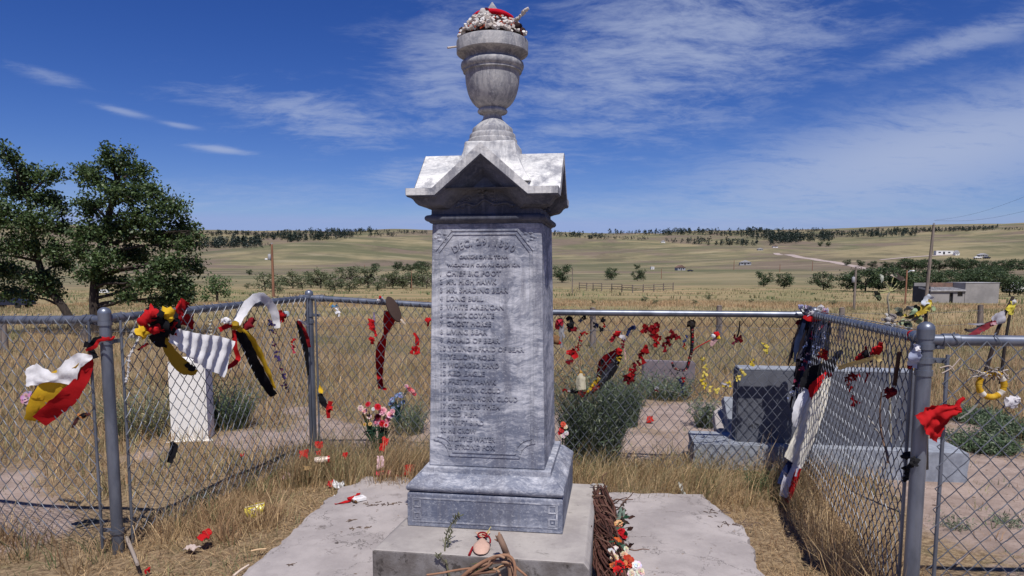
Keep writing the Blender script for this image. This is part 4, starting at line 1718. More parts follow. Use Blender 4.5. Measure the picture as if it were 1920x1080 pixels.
G1 = 'bushes along the creek'
for px, py, h in [(497, 546, 30), (549, 541, 27), (567, 543, 20), (583, 539, 26), (601, 541, 30), (628, 548, 20), (664, 541, 34), (690, 540, 34), (655, 547, 22), (722, 541, 22), (737, 541, 28), (755, 541, 22), (770, 540, 26), (792, 538, 30), (800, 541, 24), (520, 549, 18), (617, 538, 18), (708, 545, 18), (640, 541, 16), (466, 541, 9)]:
    put_tree('pale', px, py, h * 1.15, 'pale grey green creekside bush in the valley left of the monument', G1, 'bush', 1.5)
G2 = 'dark trees at the foot of the left hill'
for px, py, h in [(468, 516, 10), (704, 508, 14), (746, 507, 16), (757, 509, 10), (770, 509, 14), (786, 508, 18), (798, 509, 18), (640, 511, 9), (655, 511, 7), (668, 511, 8)]:
    put_tree('round', px, py, h, 'small dark tree in the row at the foot of the hill left of the monument', G2, 'tree', 1.2)
for px, py, h, wd, lb in [(1054, 530, 32, 1.0, 'round dark tree in the valley directly right of the monument'), (1146, 525, 22, 1.15, 'round dark tree second right of the monument, beyond the corral rails'), (1195, 527, 20, .95, 'small dark tree beside a paler bare one, beyond the corral'), (1432, 538, 28, .95, 'round isolated tree in the valley, left of a matching pair'),
                          (1470, 541, 28, 1.25, 'round isolated tree, middle one of three below the gravel road'), (1544, 544, 33, 1.2, 'round isolated tree, rightmost and largest of three below the gravel road'), (1194, 505, 9, 1.2, 'small dark bush beyond the corral, left of the brown roofed house')]:
    put_tree('round', px, py, h, lb, 'isolated valley trees', 'tree', wd)
put_tree('pale', 1206, 527, 22, 'pale thin tree touching a small dark tree beyond the corral', 'isolated valley trees', 'tree', .6)
G3 = 'dark trees behind the block building'
for px, py, h, wd in [(1600, 546, 40, .9), (1622, 547, 42, 1.0), (1648, 546, 44, .95), (1676, 547, 46, 1.0), (1700, 545, 40, 1.0), (1728, 546, 40, .9), (1752, 544, 36, 1.0), (1775, 542, 32, 1.0), (1800, 541, 34, 1.1), (1828, 542, 36, 1.1), (1850, 541, 34, 1.0),
                      (1880, 548, 40, 1.0), (1893, 556, 42, .9), (1596, 531, 16, 1.3), (1640, 524, 12, 1.3), (1612, 500, 12, 1.0), (1588, 498, 11, .9), (1636, 502, 12, 1.0), (1660, 503, 12, 1.4), (1684, 505, 14, 1.4), (1700, 507, 22, 1.1), (1716, 507, 20, 1.3), (1740, 506, 20, 1.2),
                      (1762, 507, 20, 1.3), (1790, 508, 24, 1.1), (1812, 507, 22, 1.3), (1834, 508, 20, 1.2), (1856, 512, 22, 1.3), (1886, 511, 24, 1.2), (1908, 507, 20, 1.2), (1846, 522, 22, 1.3), (1872, 520, 20, 1.3), (1804, 521, 16, 1.5), (1826, 528, 20, 1.3), (1934, 515, 26, 1.2)]:
    put_tree('round', px, py, h, 'dark bushy tree in the thicket around and behind the low block building', G3, 'tree', wd * 1.25)
for px, py, h, lb in [(1538, 462, 8, 'dark lone pine pair, left one, on the slope above the road'), (1553, 462, 8, 'dark lone pine pair, right one, on the slope above the road')]:
    put_tree('round', px, py, h, lb, 'lone hillside trees', 'tree', 1.2)
G4 = 'weedy bushes in the field'
for px, py, h in [(640, 567, 9), (1230, 572, 10), (1300, 571, 9), (1330, 563, 11), (1210, 567, 11), (1110, 571, 8), (470, 560, 10), (1410, 568, 8), (1560, 572, 9)]:
    put_tree('pale', px, py, h, 'low weedy bush growing in the dry field beyond the fence', G4, 'bush', 1.5)


# pines on the far hills: too many and too small to tell apart
def pine_belt(areas, label, seed):
    r = np.random.default_rng(seed)
    L, T3 = [], []
    pos = []
    for (x0, y0, x1, y1, th, n, hpx) in areas:
        for _ in range(int(n * 1.35)):
            u = r.uniform()
            px = x0 + (x1 - x0) * u + r.normal(0, 2)
            py = y0 + (y1 - y0) * u + r.uniform(-.5, .5) * th
            p = land(px, py, 4200)
            if math.hypot(p.x, p.y) > 4000:
                continue
            pos.append((p, hpx / FPX * p.y * r.uniform(.5, 1.25)))
    Vs, Qs, C = [], [], []
    k = 0
    for p, h in pos:
        n = 26
        z = r.uniform(.12, 1, n)
        rad = .40 * (1.12 - z) ** .6 * np.sqrt(r.uniform(.1, 1, n))
        a = r.uniform(0, 6.28, n)
        pt = np.column_stack([rad * np.cos(a), rad * np.sin(a), z]) * h + np.array(p)
        v, q, _, c = leaf_arrays(pt, h * .26, pick(np.array([[.026, .042, .032], [.036, .054, .038], [.020, .032, .026]]), n), .8)
        Vs.append(v)
        Qs.append(q + k)
        C.append(c)
        k += len(v)
    o = mesh_np('pine_wood', np.vstack(Vs), np.vstack(Qs), None, np.vstack(C), 'leaf')
    tag(o, label, 'pine wood', kind='stuff')


pine_belt([(375, 458, 490, 456, 9, 90, 11), (375, 463, 492, 463, 5, 60, 9), (385, 441, 480, 440, 4, 46, 7), (480, 445, 560, 447, 8, 70, 8), (520, 440, 640, 437, 6, 60, 7), (540, 450, 660, 443, 9, 120, 8), (560, 438, 700, 434, 5, 60, 6), (640, 442, 740, 442, 4, 34, 6),
           (660, 434, 805, 438, 3, 50, 5), (500, 461, 510, 460, 3, 4, 6)], 'dark pine woods on the far hills left of the monument', 21)
pine_belt([(1036, 441, 1140, 447, 6, 50, 7), (1085, 433, 1200, 437, 4, 50, 6), (1140, 437, 1300, 439, 7, 90, 7), (1215, 436, 1400, 441, 7, 110, 7), (1290, 455, 1420, 459, 8, 60, 8), (1240, 453, 1300, 455, 4, 8, 6), (1100, 447, 1220, 450, 3, 24, 6),
           (1400, 440, 1500, 450, 14, 150, 8), (1440, 456, 1500, 446, 12, 80, 9), (1470, 448, 1560, 446, 14, 120, 8), (1380, 434, 1560, 434, 4, 50, 5), (1540, 442, 1720, 440, 8, 140, 7), (1600, 436, 1760, 434, 5, 80, 6), (1740, 434, 1870, 430, 4, 90, 6), (1860, 431, 1925, 431, 2, 16, 4)],
          'dark pine woods on the far hills right of the monument', 22)


# ------------------------------------------------------------------ utility poles
def tubepole(parent, p, h, r, mat, name='pole', lean=(0, 0)):
    mb = MB()
    mb.tube([p - Vector((0, 0, .3)), p + Vector((lean[0] * .5, lean[1] * .5, h * .5)), p + Vector((lean[0], lean[1], h))], [r, r * .9, r * .75], 10)
    return mb.build(name, mat, parent, smooth=50)


def utility_pole(px, py, ptop, r, mat, label, parts=(), group=None, cat='utility pole', lean=0):
    p = land(px, py)
    h = (py - ptop) / FPX * p.y
    k = p.y / FPX
    t = thing('utility_pole', label, cat, p, group=group)
    r = r * k
    U = 17 * k
    tubepole(t, p, h, r, mat, lean=(lean * k, 0))
    for kind in parts:
        mb = MB()
        if kind == 'transformer':
            c = p + Vector((-4.5 * k, -2 * k, h - 24 * k))
            mb.lathe([(a_ * k, b_ * k) for a_, b_ in ((2.4, -5), (2.8, -4.6), (2.8, 4.6), (2.0, 5.4), (.6, 5.6))], c, 14)
            mb.tube([c + Vector((0, 0, 5 * k)), c + Vector((0, 0, 8 * k))], .5 * k, 6)
            mb.build('transformer', 'house_grey', t, smooth=50)
        if kind == 'arm':
            mb.box(p + Vector((0, -1.5 * k, h - 4 * k)), (22 * k, 1.2 * k, 1.5 * k))
            for s in (-9, 9, 0):
                mb.tube([p + Vector((s * k, -1.5 * k, h - 4 * k)), p + Vector((s * k, -1.5 * k, h))], .7 * k, 6)
            mb.build('crossarm', mat, t)
        if kind == 'lamp_left' or kind == 'lamp_right':
            s = -1 if kind == 'lamp_left' else 1
            hh = h - (28 * k if s < 0 else 1.5 * k)
            a = p + Vector((0, 0, hh - .25 * U))
            mb.tube([a, a + Vector((s * .3, 0, .25)) * U, a + Vector((s * .55, -.05, .28)) * U], .035 * U, 6, 10)
            ar = mb.build('lamp_arm', 'galv', t, smooth=50)
            lb = MB()
            lb.blob(a + Vector((s * .66, -.05, .26)) * U, .14 * U, 3, .0, 2, (1.2, .8, .7))
            lb.build('lamp_head', 'white_paint', ar, smooth=60)
        if kind == 'insulator':
            for s in (-2, 2):
                mb.tube([p + Vector((lean * k + s * .3 * k, 0, h - 1 * k)), p + Vector((lean * k + s * .6 * k, 0, h + 3 * k))], .8 * k, 6)
            mb.build('insulator', 'house_grey', t)
    recentre(t)
    return t, p, h


utility_pole(513, 557, 459, 2.6, 'redwood', 'reddish utility pole with transformer and lamp arm, left of the monument', ('transformer', 'lamp_left', 'insulator'))
_, pp_, ph_ = utility_pole(1733, 588, 423, 3.2, 'oldwood', 'tall grey utility pole on the right, standing in front of the block building', ('insulator',), lean=8)
utility_pole(1601, 581, 501, 2.4, 'oldwood', 'shorter grey utility pole with a transformer, left of the block building', ('transformer', 'arm'))
utility_pole(1697, 571, 507, 1.7, 'redwood', 'thin rusty lamp post with one lamp at the corner of the block building', ('lamp_right',), cat='lamp post')
utility_pole(1073, 553, 502, 1.0, 'oldwood', 'thin pale pole in the valley just right of the monument')
GP = 'distant thin poles'
for px, py, pt in [(1462, 510, 496), (1240, 523, 504), (1376, 506, 488), (1523, 508, 490), (684, 514, 497), (772, 545, 508)]:
    utility_pole(px, py, pt, .6, 'redwood', 'distant thin reddish pole standing in the valley field', group=GP)
# power lines leaving the tall pole
top = pp_ + Vector((8 * pp_.y / FPX, 0, ph_ + .15))
for i, (px, py) in enumerate(((1990, 340), (1990, 378))):
    e = at_depth(px, py, pp_.y * .62)
    mb = MB()
    pts = [top.lerp(e, u / 12) - Vector((0, 0, 9 / FPX * pp_.y * math.sin(math.pi * u / 12))) for u in range(13)]
    mb.tube(pts, .15 / FPX * pp_.y * .8, 5)
    o = mb.build('power_line', 'rubber', None)
    tag(o, ('upper' if i == 0 else 'lower') + ' of two thin power lines rising right from the tall grey pole', 'power line')

# ------------------------------------------------------------------ fence posts of the pasture
GW = 'weathered pasture fence posts'
posts = []
for px, py, pt in [(9, 662, 606), (158, 646, 618), (1111, 652, 577), (1347, 640, 573), (1576, 640, 577), (1835, 632, 572)]:
    p = land(px, py)
    h = (py - pt) / FPX * p.y
    mb = MB()
    mb.tube([p - Vector((0, 0, .2)), p + Vector((.01, 0, h * .5)), p + Vector((.0, .01, h))], [.065, .06, .055], 9)
    mb.tube([p + Vector((0, 0, h)), p + Vector((0, 0, h + .012))], [.05, .02], 9)
    o = mb.build('pasture_post', 'oldwood', None, smooth=50)
    tag(o, 'weathered grey wooden pasture post standing in the grass beyond the chain link fence', 'fence post', GW)
    posts.append((p, h))
q = sorted(posts, key=lambda a: a[0].x)
for lv, lb in ((.85, 'top strand of barbed wire on the pasture posts'), (.45, 'lower strand of barbed wire on the pasture posts')):
    mb = MB()
    pts = [a[0] + Vector((0, -.07, a[1] * lv)) for a in q]
    for a, b2 in zip(pts, pts[1:]):
        mb.tube([a, a.lerp(b2, .5) - Vector((0, 0, .05)), b2], .003, 4, 8, cap=False)
    tag(mb.build('barbed_wire', 'wire', None), lb, 'wire')


# rail corral in the valley
t = thing('corral_fence', 'weathered rail corral in the valley field right of the monument', 'fence', land(1170, 545))
cp = [land(x, y) for x, y in ((1086, 544), (1100, 545), (1112, 545), (1128, 546), (1147, 546), (1166, 548), (1186, 549), (1206, 548), (1226, 547), (1244, 546), (1262, 545))]
mb = MB()
for p in cp:
    h = 15 / FPX * p.y
    mb.tube([p, p + Vector((0, 0, h))], .09, 6)
for i in range(3):
    pass
mb.build('posts', 'oldwood', t)
mb = MB()
for a, b2 in zip(cp, cp[1:]):
    for f_ in (.35, .65, .95):
        h = 14 / FPX * a.y
        mb.tube([a + Vector((0, -.1, h * f_)), b2 + Vector((0, -.1, h * f_))], .05, 5)
mb.build('rails', 'oldwood', t)
recentre(t)


# ------------------------------------------------------------------ buildings
def px_len(p, npx):
    return npx / FPX * p.y


def wallbox(name, mat, parent, x0, x1, y0, y1, z0, z1):
    mb = MB()
    mb.box(((x0 + x1) / 2, (y0 + y1) / 2, (z0 + z1) / 2), (x1 - x0, y1 - y0, z1 - z0))
    return mb.build(name, mat, parent, smooth=0)


pB = land(1790, 568)
k = pB.y / FPX
bR = thing('block_building', 'low grey block building with a tin lean-to roof, dark doorway and window', 'building', pB, R(9))
# local metres: x from left end wall to right
W1, W2 = 74 * k, 72 * k
H1, H2 = 26 * k, 37 * k
# lean-to: end wall, front wall in pieces round door and window
x0, xm, x1 = -52 * k, 20 * k, 92 * k
D1 = 46 * k
DA, DB = -12 * k, -4 * k
WA, WB = 5 * k, 16 * k
HF = 23 * k
fw = 1.6 * k
mbw = MB()
for (a, b2, z0, z1) in ((x0, DA, -.3, HF), (DA, DB, 19 * k, HF), (DB, WA, -.3, HF), (WA, WB, -.3, 12 * k), (WA, WB, 20.5 * k, HF), (WB, xm, -.3, HF)):
    mbw.box(((a + b2) / 2, fw / 2, (z0 + z1) / 2), (b2 - a, fw, z1 - z0))
mbw.build('wall', 'block', bR, smooth=0)
wallbox('wall', 'shaded_wall', bR, x0 - .0, x0 + fw, fw, D1, -.3, HF + .3)
wallbox('wall', 'block', bR, x0 + fw, xm, D1 - fw, D1, -.3, 37 * k)
mb = MB()
mb.box(((DA + DB) / 2, fw + 1.2 * k, 9 * k), (DB - DA, .4 * k, 19 * k))
mb.build('door', 'glass_dark', bR, smooth=0)
w_ = wallbox('window', 'glass_dark', bR, WA, WB, fw * .8, fw + .2 * k, 12 * k, 20.5 * k)
rf_ = MB()
za, zb_ = HF + .05, HF + 6 * k
vs = [(x0 - 2 * k, -3 * k, za), (xm + .02, -3 * k, za), (xm + .02, D1 * .62, zb_), (x0 - 2 * k, D1 * .62, zb_)]
vs += [(x, y, z - .09) for x, y, z in vs]
rf_.add(vs, [(0, 1, 2, 3), (7, 6, 5, 4), (0, 4, 5, 1), (1, 5, 6, 2), (2, 6, 7, 3), (3, 7, 4, 0)])
for i in range(30):
    x = x0 - 1.6 * k + (xm - x0 + 1.2 * k) * i / 29
    rf_.tube([(x, -3 * k, za + .01), (x, D1 * .62, zb_ + .01)], .22 * k, 4)
rf_.build('roof', 'tin', bR, smooth=0)
mb = MB()
mb.box(((x0 + xm) / 2 + 10 * k, D1 * .62 + 1.2 * k, 33 * k), (xm - x0 - 22 * k, 2 * k, 9 * k))
mb.build('parapet', 'roof_brown', bR, smooth=0)
mb = MB()
mb.box(((xm + x1) / 2, D1 / 2, H2 / 2 - .15), (x1 - xm, D1 + 2 * k, H2 + .3))
mb.build('wall', 'block', bR, smooth=0)
mb = MB()
mb.box(((xm + x1) / 2, D1 / 2, H2 + .5 * k), (x1 - xm + 1.2 * k, D1 + 3.4 * k, k))
mb.build('coping', 'tin', bR, smooth=0)


def house(name, label, px, py, wpx, hpx, mw, mr, depth=.7, rz=0.0, gable=True, door=True, group=None):
    p = land(px, py)
    w2 = px_len(p, wpx) / 2
    h = px_len(p, hpx)
    t = thing(name, label, 'house', p, rz, group=group)
    d = w2 * depth
    hw_ = h * (.55 if gable else .86)
    mb = MB()
    mb.box((0, 0, hw_ / 2 - .3), (w2 * 2, d * 2, hw_ + .6))
    wl_ = mb.build('wall', mw, t, smooth=0)
    mb = MB()
    if gable:
        e = w2 * .1
        vs = [(-w2 - e, -d - e, hw_ - .1), (w2 + e, -d - e, hw_ - .1), (w2 + e, d + e, hw_ - .1), (-w2 - e, d + e, hw_ - .1), (0, -d - e, h), (0, d + e, h)]
        mb.add(vs, [(0, 4, 5, 3), (1, 2, 5, 4), (0, 1, 4), (2, 3, 5), (0, 3, 2, 1)])
    else:
        mb.box((0, 0, hw_ + h * .05), (w2 * 2.04, d * 2.08, h * .12))
    mb.build('roof', mr, t, smooth=0)
    mb = MB()
    mb.box((-w2 * .1, -d - .02, hw_ * .42), (w2 * .22, .08, hw_ * .8))
    mb.build('door', 'glass_dark', t, smooth=0)
    for s in (-.6, .5):
        mb = MB()
        mb.box((w2 * s, -d - .02, hw_ * .58), (w2 * .28, .08, hw_ * .35))
        mb.build('window', 'glass_dark', t, smooth=0)
    return t


house('house', 'small grey house with a reddish brown roof beyond the corral', 1275, 507, 16, 10, 'house_grey', 'roof_brown', rz=.3)
house('house', 'pale house with a grey roof below the gravel road', 1397, 497, 20, 9, 'house_grey', 'tin', rz=-.2)
house('mobile_home', 'long white mobile home on the right hillside', 1769, 477, 32, 7, 'white_paint', 'white_paint', .25, 0, False)
house('mobile_home', 'smaller white mobile home joined end to end on the right hillside', 1793, 478.5, 8, 9, 'white_paint', 'tin', .8, .1, True)
house('house', 'tiny white house high on the far slope right of the monument', 1243, 455, 7, 4, 'white_paint', 'tin', .8)
house('shed', 'white shed left of the brown roofed house', 1223, 505, 6, 5, 'white_paint', 'white_paint', .8, .2, False)
house('house', 'tiny pale house beside the top of the gravel road', 1425, 469, 10, 4, 'house_grey', 'tin', .6)
house('house', 'tiny tan house at the edge of the pine wood above the road', 1453, 464, 9, 4, 'white_paint', 'roof_brown', .6)
house('house', 'pale low house behind the parked cars on the right hillside', 1842, 481, 16, 6, 'house_grey', 'tin', .5, .1)
house('shed', 'low white shed behind the trunks of the left trees', 196, 549, 16, 6, 'white_paint', 'white_paint', .4, 0, False)


def vehicle(name, label, px, py, Lm, mat, van=False, rz=0.0, cat='car', group=None):
    p = land(px, py)
    t = thing(name, label, cat, p, rz, group=group)
    sc_ = Lm / FPX * p.y / 4.6
    Lm = 4.6
    t.scale = (sc_, sc_, sc_)
    prof = [(-.5, .35), (-.5, .95), (-.44, 1.02), (-.38, 1.9), (.18, 1.95), (.30, 1.12), (.47, 1.0), (.5, .75), (.5, .35)] if van else [(-.5, .4), (-.5, .9), (-.44, .98), (-.28, 1.0), (-.18, 1.42), (.12, 1.44), (.26, 1.0), (.46, .92), (.5, .7), (.5, .4)]
    mb = MB()
    wd = .9
    vs = [(x * Lm, -wd, z) for x, z in prof] + [(x * Lm, wd, z) for x, z in prof]
    n = len(prof)
    mb.add(vs, [tuple(range(n))[::-1], tuple(n + i for i in range(n))] + [(i, (i + 1) % n, n + (i + 1) % n, n + i) for i in range(n)])
    bd_ = mb.build('body', mat, t, smooth=30)
    for (a, b2) in (((-.33, -.15), (-.12, .06), (.08, .19)) if van else ((-.16, -.02), (.01, .14))):
        for s in (-1, 1):
            z0, z1 = (1.2, 1.75) if van else (1.05, 1.36)
            mb = MB()
            mb.box(((a + b2) / 2 * Lm, s * (wd + .005), (z0 + z1) / 2), ((b2 - a) * Lm, .03, z1 - z0))
            mb.build('window', 'glass_dark', t, smooth=0)
    for sx in (-.31, .31):
        for s in (-1, 1):
            mb = MB()
            mb.tube([(sx * Lm, s * wd * .75, .34), (sx * Lm, s * (wd + .02), .34)], .34, 14)
            mb.build('wheel', 'rubber', t, smooth=40)
    return t


vehicle('van', 'white van parked right of the block building at the photo edge', 1909, 549, 46, 'white_paint', True, math.pi + .1, 'van')
vehicle('parked_car', 'dark blue car behind the leaning tree at the left edge', 20, 578, 76, 'car_dark', False, .0)
vehicle('parked_car', 'small dark car right of the brown roofed house', 1294, 509, 11, 'car_dark', False, .2)
vehicle('parked_car', 'pale car parked in front of the low house on the right hillside', 1833, 485, 14, 'white_paint', False, .1)
vehicle('parked_car', 'dark car parked behind the pale one on the right hillside', 1850, 485, 13, 'car_dark', False, .1)


# ------------------------------------------------------------------ gravestones behind the fence
def gravestone(x0px, x1px, ytop, ybot, depth, mat, name, label, rz=0.0, bev=.01, tilt=0.0, rough=False, cat='gravestone'):
    a = gpt((x0px + x1px) / 2, ybot)
    a.z = hz(a.x, a.y)
    wd = (x1px - x0px) / FPX * a.y
    top_ = at_depth((x0px + x1px) / 2, ytop, a.y)
    h = top_.z - a.z
    mb = MB()
    M4 = Matrix.Translation((0, depth / 2, h / 2 - .02)) @ Matrix.Rotation(tilt, 4, 'Y')
    mb.box((0, 0, 0), (wd, depth, h + .04), bev=bev, M4=M4)
    t = mb.build(name, mat, None, smooth=30)
    t.location = a
    t.rotation_euler = (0, 0, rz)
    return tag(t, label, cat)


# whitewashed pillar
gp = gpt(356, 828)
gz0 = hz(gp.x, gp.y)
t = thing('pillar_gravestone', 'white square pillar gravestone behind the left fence', 'gravestone', (gp.x, gp.y, gz0), R(12))
kk = gp.y / FPX
hgt_ = at_depth(356, 676, gp.y).z - gz0
mb = MB()
mb.box((0, .14, hgt_ / 2 - .03), (.292, .29, hgt_ + .06), bev=.012)
mb.build('shaft', 'white_stone', t, smooth=30)
mb = MB()
for i in range(9):
    mb.blob((-.15 + i * .038, -.005 + .012 * math.sin(i * 2), -.012), .035, i, .6, 2, (1, .8, .7))
mb.build('footing', 'white_stone', t, smooth=60)

# the wide double headstone on its rock-pitched base
SL = Plane((1.55, 5.04), (2.86, 4.84))
sa = SL.p(1378, 870)
sb = SL.p(1712, 870)
cx_, cy_ = (sa.x + sb.x) / 2, (sa.y + sb.y) / 2
wst = math.hypot(sb.x - sa.x, sb.y - sa.y)
ang = math.atan2(sb.y - sa.y, sb.x - sa.x)
t = thing('double_gravestone', 'wide dark grey granite headstone on a rough base, behind the right corner of the fence', 'gravestone', (cx_, cy_, 0), ang)
zt_ = SL.p(1385, 694).z
dep = .20
mb = MB()
mb.box((0, dep / 2, (.15 + zt_) / 2), (wst, dep, zt_ - .15), bev=.008)
die = mb.build('headstone', 'granite', t, smooth=30)
# polished-edge serpentine top
mb = MB()
mb.box((0, dep / 2, zt_ + .006), (wst - .016, dep - .016, .014), bev=.004)
mb.build('top', 'granite_rough', die, smooth=30)
vs, fs = text_mesh('HO', .052, .0015, 'LEFT', 1.05, 0)
mb = MB()
mb.add([(-wst / 2 + .085 + v.x, -.001 - v.z, .300 + v.y) for v in vs], fs)
M['cut'] = simple('cut_letters_dark', (.05, .05, .055), (.04, .04, .045), 9, .8, 0, 0)
mb.build('inscription', 'cut', die, smooth=0)
bm = bmesh.new()
bmesh.ops.create_cube(bm, size=1)
bmesh.ops.scale(bm, vec=(wst + .62, dep + .22, .22), verts=bm.verts)
bmesh.ops.subdivide_edges(bm, edges=bm.edges[:], cuts=14, use_grid_fill=True)
for v in bm.verts:
    nn = mnoise.noise(v.co * 9) * .6 + mnoise.noise(v.co * 23) * .4
    top_face = v.co.z > .105
    v.co += v.co.normalized() * nn * (.004 if top_face else .022)
mb = MB()
bm.verts.index_update()
mb.add([v.co + Vector((0.0, dep / 2, .085)) for v in bm.verts], [[v.index for v in f_.verts] for f_ in bm.faces])
bm.free()
mb.build('base', 'granite_rough', t, smooth=30)

gravestone(1204, 1302, 678, 730, .14, 'purple_stone', 'gravestone', 'low mauve gravestone lying wide in the weeds behind the back fence', R(-6), .012, R(1.5))


def slab(pts_front, depth, mat, label, name='stone_slab'):
    """a leaning slab from its front outline on the ground plane"""
    t = MB()
    f4 = [Vector(p) for p in pts_front]
    nrm = (f4[1] - f4[0]).cross(f4[3] - f4[0]).normalized()
    if nrm.y < 0:
        nrm = -nrm
    bk = [p + nrm * depth for p in f4]
    t.add(f4 + bk, [(0, 1, 2, 3), (7, 6, 5, 4), (0, 4, 5, 1), (1, 5, 6, 2), (2, 6, 7, 3), (3, 7, 4, 0)])
    o = t.build(name, mat, None, smooth=20)
    md = o.modifiers.new('bevel', 'BEVEL')
    md.width = .006
    tag(o, label, 'stone slab')
    return o


slab([at_depth(1372, 832, 5.35), at_depth(1384, 832, 5.35), at_depth(1379, 744, 5.55), at_depth(1357, 743, 5.55)], .09, 'granite_rough', 'narrow pale blue stone leaning against the left end of the wide headstone')
slab([at_depth(1346, 828, 5.4), at_depth(1368, 828, 5.4), at_depth(1356, 758, 5.7), at_depth(1338, 770, 5.7)], .08, 'pad', 'buff stone slab leaning beside the narrow blue one')
# ------------------------------------------------------------------ cloth, ties and flowers left on the fence
RED, DRED, BLACK, YEL, WHITE = (.47, .015, .018), (.18, .012, .018), (.012, .012, .015), (.74, .47, .03), (.76, .75, .76)
NAVY, GOLD, CREAM, PINK, GREY = (.018, .028, .085), (.42, .27, .03), (.62, .57, .43), (.72, .36, .42), (.36, .36, .38)
rnd = random.Random(17)


def finish(mb, name, label, cat, group=None, mat='cloth', smooth=60):
    o = mb.build(name, mat, None, smooth=smooth)
    co = [v.co for v in o.data.vertices]
    c = sum(co, Vector()) / len(co)
    zmin = min(v.z for v in co)
    c.z = zmin
    o.data.transform(Matrix.Translation(-c))
    o.location = c
    return tag(o, label, cat, group)


def mpp(pl, px, py):
    """metres per pixel there"""
    return (pl.p(px + 1, py) - pl.p(px, py)).length


def P(pl, pts, off=.03):
    return [pl.p(q[0], q[1], q[2] if len(q) > 2 else off) for q in pts]


def rib(mb, pl, pts, wpx, tint, off=.035, wr=.004, n=18, fold=0.0, seed=None):
    k = (mpp(pl, *pts[0][:2]) + mpp(pl, *pts[-1][:2])) / 2
    # keep to the height scale of the picture: use depth rather than slant width
    dd = pl.p(*pts[0][:2]).y
    k = dd / FPX
    w = [x * k for x in wpx] if isinstance(wpx, (list, tuple)) else wpx * k
    mb.ribbon(P(pl, pts, off), w, n=n, wr=wr, seed=rnd.uniform(0, 50) if seed is None else seed, tint=tint, fold=fold)


def pat(mb, pl, rows, tint, off=.035, **kw):
    mb.patch([P(pl, r, off) for r in rows], tint=tint, seed=rnd.uniform(0, 50), **kw)


def knot(mb, pl, px, py, rpx, tint, off=.035, rough=.5, sc=(1, .8, 1)):
    p = pl.p(px, py, off)
    mb.blob(p, rpx * p.y / FPX, rnd.uniform(0, 90), rough, 2, sc, tint)


def tie(mb, p, s, tint, tint2=None):
    """a little pouch of cloth, knotted, with two flaring corners"""
    mb.blob(p, s * .42, rnd.uniform(0, 90), .8, 1, (1, .8, 1.2), tint)
    for k in range(2):
        a = rnd.uniform(0, 6.28)
        d = Vector((math.cos(a), -.3, math.sin(a)))
        mb.ribbon([p, p + d * s * .6, p + d * s * 1.15 + Vector((0, 0, -s * .2))], [s * .25, s * .6, s * .95], n=6, nu=4, wr=.006, seed=rnd.uniform(0, 9), tint=tint2 or tint)


def ties(mb, pl, pts, n, spx, tints, off=.035, string=(.3, .28, .25), jit=2.5, r=.0014):
    path = catmull(P(pl, pts, off), max(n * 3, 8))
    mb.tube(path, r, 4, tint=string)
    for i in range(n):
        p = path[int((i + .5) / n * (len(path) - 1))]
        k = p.y / FPX
        q = p + Vector((rnd.uniform(-jit, jit) * k, 0, rnd.uniform(-jit, jit) * k))
        tie(mb, q, spx * k * rnd.uniform(.7, 1.25), rnd.choice(tints))


def flower(mb, p, r, tint, c2=None, face=None, petals=12):
    """an artificial bloom of cupped petals"""
    f_ = (face or Vector((0, -1, .5))).normalized()
    a = f_.orthogonal().normalized()
    b = f_.cross(a)
    for ring_, (rr, lift, m) in enumerate(((1, .1, petals // 2 + 1), (.66, .35, petals // 3 + 1), (.34, .5, 3))):
        for k in range(m):
            an = 6.28 * (k + .5 * ring_) / m
            d = a * math.cos(an) + b * math.sin(an)
            s = f_.cross(d)
            t_ = tuple(min(.9, x * rnd.uniform(.75, 1.15)) for x in (tint if ring_ < 1 else (c2 or tint)))
            o = p + f_ * r * lift * .4
            e = o + d * r * rr + f_ * r * (lift * .6)
            mm = o + d * r * rr * .55 + f_ * r * .08
            w_ = r * rr * .55
            mb.add([o, mm + s * w_, e + s * w_ * .35, e - s * w_ * .35, mm - s * w_], [(0, 1, 2, 3, 4)], t_)




class AtY:
    """a plane facing the viewer at a given distance"""
    def __init__(s, Y):
        s.Y = Y

    def p(s, px, py, off=0):
        return at_depth(px, py, s.Y - off)


# ---- left front panel
t = thing('prayer_cloth', 'yellow, red and white cloths knotted together on the left post', 'prayer cloth', PL_LF.p(110, 790, .03))
mb = MB(); rib(mb, PL_LF, [(168, 668), (142, 700), (108, 712), (80, 750), (62, 790)], [10, 24, 38, 40, 34], YEL, .045, .006); mb.build('yellow_cloth', 'cloth', t, 60)
mb = MB(); rib(mb, PL_LF, [(172, 664), (160, 700), (130, 742), (100, 768), (74, 790)], [8, 20, 32, 34, 26], RED, .052, .006); mb.build('red_cloth', 'cloth', t, 60)
mb = MB(); pat(mb, PL_LF, [[(174, 666), (146, 662), (122, 676), (103, 700), (66, 682), (46, 692)], [(172, 674), (150, 678), (128, 700), (100, 712), (68, 706), (50, 712)], [(165, 680), (152, 690), (136, 720), (92, 716), (68, 722), (52, 724)]], WHITE, .060, nu=26, nv=10, wr=.012, freq=16); mb.build('white_cloth', 'cloth', t, 60)
mb = MB(); rib(mb, PL_LF, [(173, 664), (166, 648), (158, 645)], [12, 9, 12], BLACK, .05); rib(mb, PL_LF, [(178, 672), (170, 655), (176, 640), (190, 634)], [14, 9, 10, 8], BLACK, .055)
rib(mb, PL_LF, [(160, 658), (178, 650), (184, 640), (206, 634)], [5, 7, 6, 6], RED, .066); mb.tube([Vector((FL[0] + .035 * math.cos(a), FL[1] + .035 * math.sin(a), 1.115 + .006 * math.sin(3 * a))) for a in [x * .4 for x in range(17)]], .006, 6, tint=RED); mb.build('knot', 'cloth', t, 60)
recentre(t)
